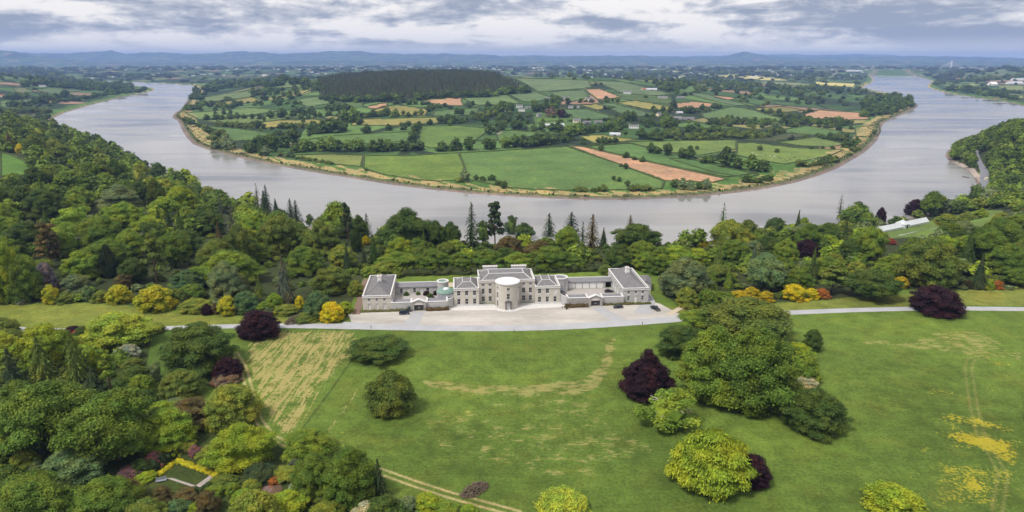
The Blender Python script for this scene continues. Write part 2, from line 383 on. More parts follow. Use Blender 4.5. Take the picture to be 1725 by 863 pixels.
# ------------------------------------------------------------------ what grows where (ground colours; cloud shade and far sunlight painted into some)
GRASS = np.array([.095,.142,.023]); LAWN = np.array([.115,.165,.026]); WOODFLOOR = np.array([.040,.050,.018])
PAST = np.array([.070,.140,.026]); DARKG = np.array([.035,.055,.022]); STRAW = np.array([.36,.29,.12]); MUD = np.array([.17,.135,.11])
REED = np.array([.30,.24,.10]); SOIL = np.array([.36,.215,.125]); YEL = np.array([.20,.215,.045]); PALE = np.array([.12,.19,.05]); GOLD = np.array([.55,.47,.16])
FIELDS = [  # outline in the survey, colour, words for it
 ([(613,263),(700,262),(772,258),(782,280),(786,303),(740,306),(690,302),(640,293),(612,283)], (.082,.160,.018), 'bright green riverside field left of the long ploughed strip'),
 ([(774,258),(850,254),(955,247),(1040,276),(1119,306),(1114,319),(1000,321),(930,321),(860,317),(790,303)], (.068,.150,.030), 'large green crop field left of the long ploughed strip'),
 ([(957,245),(985,248),(1100,275),(1226,302),(1200,308),(1150,306),(1121,305),(1040,276)], SOIL*1.05, 'long bare ploughed strip running down to the river'),
 ([(987,247),(1062,242),(1150,262),(1276,292),(1225,299),(1100,274)], (.060,.150,.030), 'green strip field right of the long ploughed strip'),
 ([(484,262),(560,260),(612,262),(608,281),(560,277),(510,270)], (.120,.175,.035), 'pale green field above the reed bank'),
 ([(708,213),(770,212),(828,217),(800,237),(760,247),(724,250),(706,243)], (.072,.150,.022), 'green field between the dark tree belts'),
 ([(500,238),(560,229),(692,222),(690,238),(600,243),(505,252)], (.066,.145,.028), 'green field above the left tree belt'),
 ([(593,203),(665,199),(735,198),(742,208),(660,212),(592,212)], YEL*.85, 'long yellow green field in mid peninsula'),
 ([(625,187),(645,180),(668,177),(723,184),(716,195),(665,195)], YEL*.8, 'yellow green field below the conifer wood'),
 ([(711,171),(734,166),(776,165),(781,179),(748,178),(722,174)], SOIL*1.05, 'brown ploughed field below the conifer wood'),
 ([(613,181),(640,175),(653,174),(652,181),(630,184)], SOIL, 'small brown field at the foot of the conifer wood'),
 ([(732,187),(805,182),(803,195),(727,196)], (.062,.130,.035), 'green field left of the farm'),
 ([(779,166),(815,160),(852,158),(876,174),(840,177),(806,178)], (.085,.165,.050), 'pale green field right of the conifer wood'),
 ([(854,158),(900,154),(928,164),(905,172),(882,172)], (.075,.145,.050), 'green field under the edge of the conifer wood'),
 ([(864,132),(930,133),(991,136),(996,148),(940,153),(908,155),(884,141)], (.080,.145,.055), 'broad hilltop field right of the conifer wood'),
 ([(924,155),(983,151),(993,164),(963,172),(944,165)], (.068,.130,.045), 'green field left of the brown hillside field'),
 ([(985,151),(1009,149.5),(1047,164),(1028,167),(1007,168)], SOIL*1.08, 'brown hillside field among the white houses'),
 ([(999,137),(1047,138),(1082,146),(1134,160),(1102,162),(1047,157)], (.078,.140,.055), 'green hillside field right of the ridge'),
 ([(978,178),(1002,175.5),(1037,181),(1007,186)], YEL*.9, 'small yellow green field by the white bungalow'),
 ([(945,185),(988,184),(1043,200),(1005,202),(970,201)], (.055,.125,.040), 'dark green field below the white bungalow'),
 ([(1035,173),(1071,169.5),(1134,181),(1136,187),(1096,186)], YEL*.95, 'yellow green field above the farm with sheds'),
 ([(1006,174.5),(1032,174),(1104,193),(1080,197),(1054,195)], (.060,.125,.040), 'green field above the cream farmhouse'),
 ([(1122,176),(1165,171.5),(1210,175.5),(1195,181),(1160,184),(1140,182)], SOIL*.95, 'brown field above the farm sheds'),
 ([(976,230),(1009,227),(1075,236),(1040,240),(1002,242)], YEL*.95, 'yellow green field behind the ploughed strip'),
 ([(985,245),(1040,240),(1110,238),(1240,236),(1240,252),(1180,262),(1130,257),(1062,241)], (.090,.165,.028), 'green pasture behind the hedge of round trees'),
 ([(884,210),(939,203),(944,210),(896,219)], (.068,.140,.035), 'green paddock beside the farm lane'),
 ([(834,223),(862,220),(925,224),(842,240)], (.066,.145,.030), 'green field right of the farm lane'),
 ([(1180,192),(1229,180),(1264,184),(1338,204),(1300,206),(1243,201),(1190,201)], (.075,.155,.040), 'wide green field left of the big ploughed field'),
 ([(1283,190),(1351,194),(1382,185),(1464,191),(1464,202),(1403,203),(1347,198)], SOIL*1.02, 'big brown ploughed field near the right hand bend'),
 ([(1201,161),(1229,163),(1240,167),(1226,169),(1205,165)], SOIL*.95, 'far brown field left of the big ploughed field'),
 ([(1155,157),(1180,157),(1262,178),(1240,178.5),(1190,168)], (.062,.125,.050), 'narrow green strip above the wide green field'),
 ([(1270,182.5),(1320,180),(1354,186),(1327,190),(1278,187)], YEL*.7, 'yellow green field above the big ploughed field'),
 ([(1242,252),(1242,240),(1271,241),(1340,249),(1421,253),(1400,262),(1368,269),(1322,277),(1285,272),(1240,262)], (.100,.180,.026), 'bright pasture with grazing cattle'),
 ([(1308,240),(1375,231),(1424,243),(1396,248.5),(1350,246)], (.090,.160,.030), 'green field behind the cattle pasture'),
 ([(1256,236),(1334,224),(1361,228),(1306,238)], (.050,.070,.028), 'dark rough field behind the cattle pasture'),
 ([(1300,222),(1360,212),(1420,222),(1395,230),(1345,226)], (.062,.140,.030), 'green field below the long hedge by the bend'),
 ([(1126,267),(1160,268),(1278,295),(1257,300),(1200,290)], (.060,.150,.032), 'green field at the end of the tree row'),
 ([(1440,215),(1480,211),(1483,222),(1476,230),(1442,231)], (.120,.170,.040), 'small rough field on the river bend'),
 ([(312,190),(370,186),(417,181.5),(473,186.5),(417,195),(336,202)], (.085,.165,.035), 'pale green field by the upper left bank'),
 ([(338,203),(424,196),(494,198.5),(440,207),(395,211)], (.095,.165,.035), 'second pale field by the upper left bank'),
 ([(396,210),(470,203),(543,201),(556,209),(480,215),(417,218)], YEL*.85, 'yellow green field in the left of the peninsula'),
 ([(350,213),(400,217),(463,226),(440,234),(417,237),(395,238)], (.060,.135,.030), 'green field below the willow scrub'),
 ([(343,164),(380,158),(417,153.5),(428,163),(385,168),(346,173)], (.080,.140,.040), 'upper field by the wooded bank'),
 ([(350,175),(424,164),(445,170),(400,176),(364,179)], YEL*.75, 'upper yellow green field by the wooded bank'),
 ([(485,171),(553,161),(588,170),(522,181)], (.080,.150,.048), 'green field left of the conifer wood'),
 ([(590,171),(610,172),(612,180),(565,186),(535,184)], (.066,.130,.038), 'green field under the left of the conifer wood'),
 ([(459,140),(508,139.5),(522,146),(490,148),(459,149)], (.085,.150,.050), 'far field left of the conifer wood'),
 ([(500,156),(518,151),(523,153),(504,160)], (.26,.24,.09), 'small tan field left of the conifer wood'),
 ([(0,169),(52,167),(66,174),(31,181),(0,181)], (.072,.140,.035), 'green field on the far left bank'),
 ([(58,151),(104,146.5),(139,153),(94,160)], (.070,.130,.045), 'green field below the white cottage on the left bank'),
 ([(20,130),(60,126),(76,132),(40,134)], (.085,.140,.050), 'high field on the left hill'),
 ([(0,199),(59,198.5),(59,205),(7,209),(0,209)], (.110,.170,.035), 'pale field near the landing stage on the left bank'),
 ([(0,187),(62,186),(64,196),(0,196)], (.058,.080,.030), 'dark rough field on the left bank'),
 ([(20,148),(42,148),(58,156),(30,158)], (.10,.130,.050), 'olive field on the left hill'),
 ([(0,257),(20,262),(40,271),(62,290),(40,296),(0,297)], (.082,.160,.026), 'green field cut into the left wood'),
 ([(1200,127),(1240,125.5),(1300,131),(1334,137),(1264,134)], GOLD*.85, 'far sunlit pale gold field'),  # far crops made paler from here: patchy sunlight painted into the field colours
 ([(1372,138),(1441,141),(1438,147.5),(1374,143)], GOLD*.9, 'gold field by the far river bend'),
 ([(1125,131),(1160,125),(1196,123),(1196,130),(1150,134)], (.16,.21,.06), 'far bright green field'),
 ([(1260,136),(1330,139),(1368,141),(1364,147),(1290,142)], (.12,.18,.06), 'far green field beside the gold field'),
 ([(1616,121),(1660,117),(1725,112),(1725,120),(1690,125),(1630,128)], (.075,.130,.060), 'large green field on the far right bank'),
 ([(1585,144),(1640,140),(1660,143),(1610,150)], (.15,.21,.05), 'bright field on the far right bank'),
 ([(1680,145),(1725,144),(1725,152),(1690,152)], (.13,.19,.05), 'bright field under the white works'),
 ([(1672,163),(1725,160),(1725,166),(1690,168)], (.14,.19,.05), 'pale strip near the right hand shore'),
 ([(1630,131),(1725,125),(1725,131),(1650,136)], (.10,.12,.05), 'olive field below the far right hill'),
]
N = len(GX)
gcol = np.tile(PAST, (N, 1)); msk = np.zeros((N, 4))       # mask: r straw rows, g buttercups, b auto field pattern, a loose dry grass
nY = np.interp(GX/np.maximum(GY, 1), _ns, _nY)
nearside = (GY < nY*1.06+30)
gcol[nearside] = GRASS
patch = (~nearside) & (GY > 1000)
msk[patch, 2] = 1
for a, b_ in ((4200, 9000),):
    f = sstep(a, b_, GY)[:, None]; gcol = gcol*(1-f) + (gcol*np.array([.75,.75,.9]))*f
FPOLY = []; LWF = next(f_[0] for f_ in FIELDS if 'cut into the left wood' in f_[2])
for pp, c, words in FIELDS:
    w = poly_at(pp); m = in_poly(GX, GY, w); c = np.array(c); c = c if c[0] > c[1] else (c*.84+c.mean()*.17)*np.array([1.32,1.12,1.04]); gcol[m] = c; msk[m, 2] = 0.0
    FPOLY.append((w, np.array(c), words))
# woods: dark leaf litter and undergrowth
LEFTWOOD = [(-260,213),(82,214),(200,258),(330,316),(440,358),(560,394),(640,405),(640,440),(622,452),(612,470),(600,492),(592,512),(590,533),(560,543),(520,541),(480,533),(400,531),(330,524),(260,520),(200,512),(120,508),(40,512),(0,508),(-260,492)]
BACKWOOD = [(640,405),(740,412),(900,420),(1040,420),(1200,414),(1200,440),(1110,452),(1010,455),(900,456),(760,458),(672,462),(640,462),(622,452)]
RIGHTWOOD = [(1200,414),(1330,406),(1420,392),(1500,378),(1580,354),(1625,337),(1655,322),(1900,320),(1900,486),(1700,489),(1640,488),(1520,488),(1500,497),(1440,500),(1390,505),(1310,510),(1230,510),(1200,518),(1150,516),(1120,500),(1108,476),(1112,452),(1200,440)]
KNOLL = [(1592,262),(1597,253),(1625,240),(1665,230),(1800,218),(1900,216),(1900,322),(1680,318),(1668,290),(1652,284),(1644,300),(1640,290),(1614,275)]
FRONTWOOD = [(-260,560),(0,556),(30,560),(60,566),(130,562),(200,562),(256,562),(268,580),(240,640),(262,690),(330,690),(400,700),(440,735),(500,770),(570,790),(640,815),(650,840),(700,850),(700,1000),(-300,1000)]
GARDEN = [(1472,394),(1500,384),(1566,372),(1600,366),(1655,352),(1690,354),(1690,372),(1640,385),(1560,398),(1500,402)]
WOODS = dict(left=LEFTWOOD, back=BACKWOOD, right=RIGHTWOOD, knoll=KNOLL, front=FRONTWOOD)
WPOLY = {}
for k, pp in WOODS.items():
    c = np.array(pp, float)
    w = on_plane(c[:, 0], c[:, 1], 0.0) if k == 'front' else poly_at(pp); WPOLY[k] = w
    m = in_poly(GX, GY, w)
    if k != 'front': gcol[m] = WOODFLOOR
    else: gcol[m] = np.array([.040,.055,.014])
w = poly_at(GARDEN); gcol[in_poly(GX, GY, w)] = (.11,.16,.035)
m = in_poly(GX, GY, poly_at(LWF)); gcol[m] = (.082,.160,.026)
w = poly_at([(1540,398),(1600,378),(1655,360),(1680,366),(1640,380),(1560,402)]); gcol[in_poly(GX, GY, w)] = (.115,.175,.035)
w = poly_at([(1640,330),(1725,318),(1725,350),(1660,345)]); gcol[in_poly(GX, GY, w)] = (.09,.10,.035)
# lawn by the back hedge and the lawns along the drive
w = poly_at([(640,462),(672,463),(800,462),(1012,454),(1035,462),(1030,472),(800,476),(660,477),(640,475)]); gcol[in_poly(GX, GY, w)] = LAWN
w = poly_at([(0,508),(40,514),(120,510),(200,514),(260,524),(400,533),(480,536),(560,545),(400,546),(280,552),(100,560),(0,552),(-200,540),(-200,500)]); gcol[in_poly(GX, GY, w)] = (.150,.172,.030)
w = poly_at([(1120,520),(1150,517),(1230,512),(1310,511),(1390,506),(1500,498),(1640,488),(1900,486),(1900,520),(1640,514),(1440,519),(1330,526),(1160,532)]); gcol[in_poly(GX, GY, w)] = (.145,.165,.032)
w = poly_at([(556,430),(575,425),(580,445),(560,450)]); gcol[in_poly(GX, GY, w)] = (.12,.18,.03)
# open glades between the front trees
w = on_plane(*np.array([(255,560),(300,552),(330,640),(300,690),(270,700),(255,690),(245,650)], float).T, 0); gcol[in_poly(GX, GY, w)] = (.070,.115,.020)
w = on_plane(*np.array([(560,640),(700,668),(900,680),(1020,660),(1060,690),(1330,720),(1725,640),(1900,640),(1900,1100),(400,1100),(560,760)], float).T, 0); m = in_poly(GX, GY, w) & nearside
m = np.nonzero(m)[0]; fe = sstep(0, 26, seg_dist(GX[m], GY[m], w, True)+4*np.sin(GX[m]*.13)*np.sin(GY[m]*.17))[:, None]; gcol[m] = gcol[m]*(1-fe*np.array([.17,.15,.13]))      # rougher, longer meadow grass, darkened to paint in cloud shade
# dry cut grass, drawn as masks broken up by the material
def paint(pp, ch, v, z=0.0):
    w = on_plane(*np.array(pp, float).T, z); m = np.nonzero(in_poly(GX, GY, w))[0]; e = np.clip(seg_dist(GX[m], GY[m], w, True)/(1.6 if ch == 3 else 5.0 if ch == 0 else 4.5), .2, 1); msk[m, ch] = np.maximum(msk[m, ch], v*e)
paint([(398,560),(480,553),(600,552),(622,575),(604,605),(560,650),(530,700),(505,735),(480,752),(440,720),(425,690),(405,640),(400,600)], 0, .68)
paint([(600,640),(628,640),(600,690),(560,735),(535,730),(560,690)], 0, .85)
paint([(300,555),(330,552),(310,585),(280,605),(262,600),(270,570)], 0, .5)
paint([(686,628),(730,636),(800,643),(900,643),(980,634),(1006,614),(1018,575),(1042,562),(1036,610),(1015,650),(980,666),(880,668),(790,662),(720,652)], 3, .80)
paint([(1420,575),(1520,570),(1640,565),(1700,590),(1725,590),(1725,612),(1640,600),(1560,590),(1460,582)], 3, .62)
paint([(1560,560),(1640,555),(1700,580),(1640,590),(1580,580)], 3, .70)
paint([(700,690),(1000,660),(1060,760),(980,820),(860,790),(740,760)], 3, .46)
paint([(1005,740),(1060,730),(1120,760),(1050,790)], 3, .5)
for pp, v in (([(1657,612),(1680,607),(1704,615),(1690,623),(1664,619)],1.0), ([(1540,655),(1570,652),(1620,666),(1618,674),(1560,668)],.8), ([(1590,640),(1610,632),(1628,634),(1612,642)],.7), ([(1650,652),(1672,650),(1685,660),(1668,664)],.7),
              ([(1530,752),(1555,744),(1582,754),(1572,768),(1540,768)],.85), ([(1575,730),(1610,720),(1660,732),(1725,745),(1725,795),(1690,785),(1650,765),(1600,752)],.95),
              ([(1520,800),(1540,792),(1556,802),(1545,812),(1526,812)],.85), ([(1590,800),(1625,790),(1680,806),(1672,835),(1640,840),(1610,815)],.95), ([(1560,690),(1640,700),(1725,720),(1725,742),(1640,730),(1570,712)],.62),
              ([(1560,770),(1725,790),(1725,860),(1560,860)],.52), ([(760,680),(800,680),(800,700),(760,700)],.35), ([(540,720),(600,715),(600,760),(540,760)],.2)):
    paint(pp, 1, v)
# vehicle tracks in the grass
def track(pp, half, gap, c, wgt=0.9):
    w = on_plane(*np.array(pp, float).T, 0.0)
    sel = np.nonzero((GX > w[:,0].min()-4) & (GX < w[:,0].max()+4) & (GY > w[:,1].min()-4) & (GY < w[:,1].max()+4))[0]
    d = np.abs(seg_dist(GX[sel], GY[sel], w)-gap) if gap else seg_dist(GX[sel], GY[sel], w)
    f = np.clip(1-d/half, 0, 1)[:, None]*wgt; gcol[sel] = gcol[sel]*(1-f)+np.array(c)*f
track([(396,596),(410,620),(418,650),(428,685),(436,710),(455,735),(485,750)], .75, .95, (.34,.28,.13))
track([(640,793),(700,815),(760,835),(870,866)], .7, 1.1, (.36,.30,.14))
track([(1660,602),(1636,606),(1630,622),(1634,650),(1640,690),(1650,730),(1690,800),(1680,860)], .7, 1.05, (.19,.19,.055), .65)
track([(595,603),(570,640),(530,695),(505,728),(470,770),(440,800)], .55, 0, (.030,.050,.016), .8)
track([(1040,552),(1020,600),(1010,640)], .8, 0, (.10,.13,.03), .4)
# dark damp grass below the wood edge, the farm lane, the reed bank and the mud
track2 = on_plane(*np.array([(800,238),(830,229),(858,212),(880,205),(902,199),(925,200),(955,206)], float).T, -36.0)
w = poly_at([(820,234),(830,229),(858,212),(880,205),(902,199)]); d = seg_dist(GX, GY, w); gcol[d < 5] = (.34,.29,.2)
fs = (~nearside) & (GY < 4500)
sdv = GSD
edge = 1+0.35*np.sin(GX*0.11)*np.sin(GY*0.07)+0.25*np.sin(GX*0.31+GY*0.2)
penb = fs & (GX/np.maximum(GY,1) > -0.50) & (GX/np.maximum(GY,1) < 0.60)
gcol[penb & (sdv < 40*edge) & (sdv > 16)] = REED
gcol[penb & (sdv <= 18*edge) & (sdv > 5)] = (.085,.095,.035)
gcol[fs & ~penb & (sdv < 12) & (sdv > 4)] = REED*.8
gcol[(sdv <= 7) & (sdv > -30)] = MUD
gcol[(sdv <= 9) & (sdv > 0) & (GY > 3000)] = REED*1.2
msk[(sdv < 42) & ~nearside, 2] = 0
# stony beach in the little bay on the right
w = poly_at([(1598,272),(1614,278),(1632,287),(1645,302),(1655,312),(1652,296),(1640,283),(1618,274)]); gcol[in_poly(GX, GY, w)] = (.33,.27,.23)

faces = (np.arange(nr-1)[:, None]*nt+np.arange(nt-1)[None, :]).ravel()
quads = np.stack([faces, faces+1, faces+nt+1, faces+nt], -1)[:, ::-1]
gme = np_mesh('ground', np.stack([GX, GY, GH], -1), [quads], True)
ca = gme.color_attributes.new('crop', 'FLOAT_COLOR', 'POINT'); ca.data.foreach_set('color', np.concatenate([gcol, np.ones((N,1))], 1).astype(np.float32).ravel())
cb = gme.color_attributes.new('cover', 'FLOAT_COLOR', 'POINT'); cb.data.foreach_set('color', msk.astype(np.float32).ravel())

gm = bpy.data.materials.new('ground_cover'); gm.use_nodes = True; t = NT(gm.node_tree)
tc = t.n('ShaderNodeTexCoord'); P = tc.outputs['Object']
crop = t.n('ShaderNodeAttribute', attribute_name='crop').outputs['Color']; cov = t.n('ShaderNodeAttribute', attribute_name='cover')
sx = t.n('ShaderNodeSeparateColor'); t.l(cov.outputs['Color'], sx.inputs[0])
# far countryside: patchwork of small fields with dark hedges
vor = t.n('ShaderNodeTexVoronoi', feature='F1'); t.l(t.mapping(P, (1,.8,0)), vor.inputs['Vector']); vor.inputs['Scale'].default_value = 1/170; vor.inputs['Randomness'].default_value = .85
ved = t.n('ShaderNodeTexVoronoi', feature='DISTANCE_TO_EDGE'); t.l(t.mapping(P, (1,.8,0)), ved.inputs['Vector']); ved.inputs['Scale'].default_value = 1/170; ved.inputs['Randomness'].default_value = .85
vs = t.n('ShaderNodeSeparateColor'); t.l(vor.outputs['Color'], vs.inputs[0])
fc = t.mix(t.ramp(vs.outputs[0], .1, .9), (.040,.085,.022), (.095,.165,.040))
fc = t.mix(t.ramp(vs.outputs[1], .86, .88), fc, (.21,.20,.07)); fc = t.mix(t.ramp(vs.outputs[2], .93, .95), fc, (.25,.16,.10)); fc = t.mix(t.ramp(vs.outputs[2], .20, .17), fc, (.026,.042,.016))
fc = t.mix(t.ramp(ved.outputs['Distance'], .05, .028), fc, (.022,.038,.014))
wd = t.noise(P, 1/420, 4, .6); fc = t.mix(t.ramp(wd, .54, .60), fc, (.022,.038,.016))
base = t.mix(sx.outputs[2], crop, fc)
# grass: broad drifts and tussocks
n1 = t.noise(P, .018, 4, .6); n2 = t.noise(P, .16, 4, .65); n3 = t.noise(P, 1.1, 3, .7)
f = t.math('MULTIPLY', t.ramp(n1, .3, .7, .78, 1.22, False), t.math('MULTIPLY', t.ramp(n2, .3, .7, .74, 1.26, False), t.ramp(n3, .3, .7, .70, 1.30, False)))
vm = t.n('ShaderNodeVectorMath', operation='SCALE'); t.l(base, vm.inputs[0]); t.l(f, vm.inputs['Scale'])
col = t.mix(t.ramp(n1, .50, .72, 0, .28), vm.outputs[0], t.mix(1.0, vm.outputs[0], (1.30,1.08,.8), 'MULTIPLY'))
n5 = t.noise(P, .065, 4, .65); col = t.mix(t.ramp(n5, .48, .66, 0, .42), col, t.mix(1.0, col, (1.38,1.02,1.0), 'MULTIPLY'))
# crop rows and mowing lines
cr_ = t.noise(t.mapping(P, (.012,.33,1), (0,0,radians(38))), 1.0, 3, .7, .2); col = t.mix(t.ramp(cr_, .40, .60, 0, .22), col, t.mix(1.0, col, (.78,.84,.84), 'MULTIPLY'))
rowv = t.mapping(P, (.9,.07,1), (0,0,radians(-28))); rw = t.noise(rowv, 1.0, 4, .65, .6)
rowv2 = t.mapping(P, (.05,.7,1), (0,0,radians(4))); rw2 = t.noise(rowv2, 1.0, 3, .6, .4)
col = t.mix(t.ramp(rw2, .40, .62, 0, .30), col, t.mix(1.0, col, (.72,.80,.8), 'MULTIPLY'))
thr = t.math('SUBTRACT', t.math('ADD', t.math('MULTIPLY', rw, .50), t.math('ADD', t.math('MULTIPLY', n2, .25), t.math('MULTIPLY', n3, .25))), t.math('MULTIPLY_ADD', sx.outputs[0], -.26, .635))
st = t.math('MULTIPLY', t.ramp(thr, 0, .07), t.ramp(sx.outputs[0], .02, .2))
col = t.mix(t.math('MULTIPLY', st, .68), col, t.mix(n3, (.30,.22,.075), (.42,.34,.15)))
rw3 = t.noise(t.mapping(P, (.22,.75,1), (0,0,radians(9))), 1.0, 4, .65, .8)
thr3 = t.math('SUBTRACT', t.math('ADD', t.math('MULTIPLY', rw3, .55), t.math('MULTIPLY', n2, .45)), t.math('MULTIPLY_ADD', cov.outputs['Alpha'], -.24, .635))
st3 = t.math('MULTIPLY', t.ramp(thr3, 0, .09), t.ramp(cov.outputs['Alpha'], .02, .2))
col = t.mix(t.math('MULTIPLY', st3, .52), col, t.mix(n3, (.27,.21,.075), (.38,.31,.135)))
thr2 = t.math('SUBTRACT', t.math('ADD', t.math('MULTIPLY', n3, .62), t.math('MULTIPLY', n2, .38)), t.math('MULTIPLY_ADD', sx.outputs[1], -.22, .60))
bc = t.math('MULTIPLY', t.ramp(thr2, 0, .12), t.ramp(sx.outputs[1], .02, .2))
col = t.mix(t.math('MULTIPLY', bc, .66), col, (.40,.315,.02))
b = t.n('ShaderNodeBsdfPrincipled'); t.l(col, b.inputs['Base Color']); b.inputs['Roughness'].default_value = .9; b.inputs['Specular IOR Level'].default_value = .1
bp = t.n('ShaderNodeBump'); bp.inputs['Strength'].default_value = .5; bp.inputs['Distance'].default_value = .5; t.l(n3, bp.inputs['Height']); t.l(bp.outputs[0], b.inputs['Normal'])
o = t.n('ShaderNodeOutputMaterial'); t.l(b.outputs[0], o.inputs[0])
tag(link('ground', gme, gm), kind='structure')

wm = bpy.data.materials.new('river_water'); wm.use_nodes = True; t = NT(wm.node_tree)
tc = t.n('ShaderNodeTexCoord'); P = tc.outputs['Object']
b = t.n('ShaderNodeBsdfPrincipled'); 
slick = t.noise(t.mapping(P, (.0022,.009,1), (0,0,radians(8))), 1.0, 4, .55, .8)
t.l(t.mix(t.ramp(slick, .35, .65), (.185,.178,.165), (.27,.262,.248)), b.inputs['Base Color'])
t.l(t.ramp(slick, .42, .60, .05, .22), b.inputs['Roughness']); b.inputs['IOR'].default_value = 1.33
n1 = t.noise(P, .35, 3, .6); n2 = t.noise(P, .05, 3, .6)
bp = t.n('ShaderNodeBump'); bp.inputs['Distance'].default_value = .25; t.l(t.ramp(slick, .42, .62, .05, .22), bp.inputs['Strength'])
t.l(t.math('ADD', n1, t.math('MULTIPLY', n2, 1.5)), bp.inputs['Height']); t.l(bp.outputs[0], b.inputs['Normal'])
o = t.n('ShaderNodeOutputMaterial'); t.l(b.outputs[0], o.inputs[0])
mb = MB(); mb.add([(-9000,200,ZW),(9000,200,ZW),(14000,16000,ZW),(-14000,16000,ZW)], [(0,1,2,3)])
tag(mb.build('river', wm), kind='structure')

# air: one even box of haze round everything
hz = bpy.data.materials.new('haze_air'); hz.use_nodes = True; t = NT(hz.node_tree)
pv = t.n('ShaderNodeVolumePrincipled'); pv.inputs['Color'].default_value = (.34,.52,.98,1); pv.inputs['Density'].default_value = 6.0e-5; pv.inputs['Anisotropy'].default_value = 0.0
o = t.n('ShaderNodeOutputMaterial'); t.l(pv.outputs[0], o.inputs['Volume'])
mb = MB(); mb.box(-33000, 33000, -33000, 33000, -46, 410)
tag(mb.build('haze', hz), kind='stuff')
# ------------------------------------------------------------------ plants: crown and trunk meshes
LEAF = foliage_mat('leaves'); LEAFV = foliage_mat('leaves_mass', True)
BARK = mat('bark', (.13,.095,.07), .9, .25, 2.0); BARE = mat('bare_wood', (.42,.37,.30), .85, .2, 2.0); PINEBARK = mat('pine_bark', (.20,.105,.07), .9, .25, 2.0)
TUFT = mat('white_blossom', (.62,.60,.46), .7, .2, 3.0)

def _ico():
    import bmesh
    bm = bmesh.new(); bmesh.ops.create_icosphere(bm, subdivisions=2, radius=1.0)
    v = np.array([p.co[:] for p in bm.verts]); f = np.array([[q.index for q in p.verts] for p in bm.faces]); bm.free(); return v, f
ICO_V, ICO_F = _ico()
def _ico1():
    import bmesh
    bm = bmesh.new(); bmesh.ops.create_icosphere(bm, subdivisions=1, radius=1.0)
    v = np.array([p.co[:] for p in bm.verts]); f = np.array([[q.index for q in p.verts] for p in bm.faces]); bm.free(); return v, f
ICO1_V, ICO1_F = _ico1()

def _unit(a): return a/np.maximum(np.linalg.norm(a, axis=-1, keepdims=True), 1e-9)

def leaf_quads(p, n, size, r, elong=1.0, axis=None, asp=(.55, .95)):
    """one diamond shaped spray of leaves per point"""
    k = len(p)
    a = _unit(np.cross(n, r.normal(size=(k, 3)))) if axis is None else _unit(axis)
    b = _unit(np.cross(n, a)); s = (size*r.uniform(.6, 1.35, k))[:, None]
    w = s*r.uniform(asp[0], asp[1], k)[:, None]
    bend = n*s*r.uniform(-.25, .1, k)[:, None]
    v = np.stack([p-a*s*elong+bend, p-b*w, p+a*s*elong+bend, p+b*w], 1).reshape(-1, 3)
    f = np.arange(4*k).reshape(k, 4)
    return v, f

PROF = {  # outline: (height 0..2, half width 0..1)
 'dome': [(0,.50),(.12,.80),(.4,.97),(.75,1.0),(1.1,.93),(1.45,.74),(1.75,.46),(1.95,.15),(2,.02)],
 'tall': [(.30,.25),(.5,.62),(.8,.88),(1.1,1.0),(1.4,.93),(1.7,.66),(1.9,.36),(2,.05)],
 'spread': [(.45,.35),(.6,.80),(.85,1.0),(1.15,.97),(1.45,.80),(1.72,.55),(1.92,.22),(2,.04)],
 'cone': [(0,.95),(.25,1.0),(.7,.80),(1.15,.55),(1.6,.28),(1.9,.09),(2,.02)],
 'column': [(0,.55),(.3,.92),(.8,1.0),(1.2,.88),(1.6,.58),(1.88,.25),(2,.04)],
 'pear': [(0,.70),(.25,1.0),(.6,.97),(1.0,.72),(1.4,.46),(1.75,.22),(2,.03)],
 'bush': [(0,.72),(.2,.95),(.6,1.0),(1.1,.92),(1.5,.72),(1.8,.44),(1.96,.15),(2,.02)],
}
def lobes(kind, n, lr, r, inner=.25, rough=.10):
    """clump centres over the outline; clumps overlap and vary so the outline is uneven with gaps"""
    pr = np.array(PROF[kind]); zz = np.linspace(pr[0,0], 2, 200); ww = np.interp(zz, pr[:,0], pr[:,1])
    wt = ww*np.sqrt(1+np.gradient(ww, zz)**2)+.03; cdf = np.cumsum(wt); cdf /= cdf[-1]
    best = []
    k = 0
    while len(best) < n and k < n*40:
        k += 1
        z = np.interp(r.random(), cdf, zz); w = np.interp(z, pr[:,0], pr[:,1]); a = r.uniform(0, 2*pi); R = lr*r.uniform(.6, 1.5)
        rad = max(w-R*.75, 0)*(1+r.normal()*rough)
        if r.random() < inner: rad *= r.uniform(.3, .8)
        zc = min(max(z-R*.55*(z/2), R*.55), 2-R*.5)
        c = np.array([rad*cos(a), rad*sin(a), zc])
        if all(np.linalg.norm(c-q[0]) > .50*(R+q[1]) for q in best): best.append((c, R))
    return best

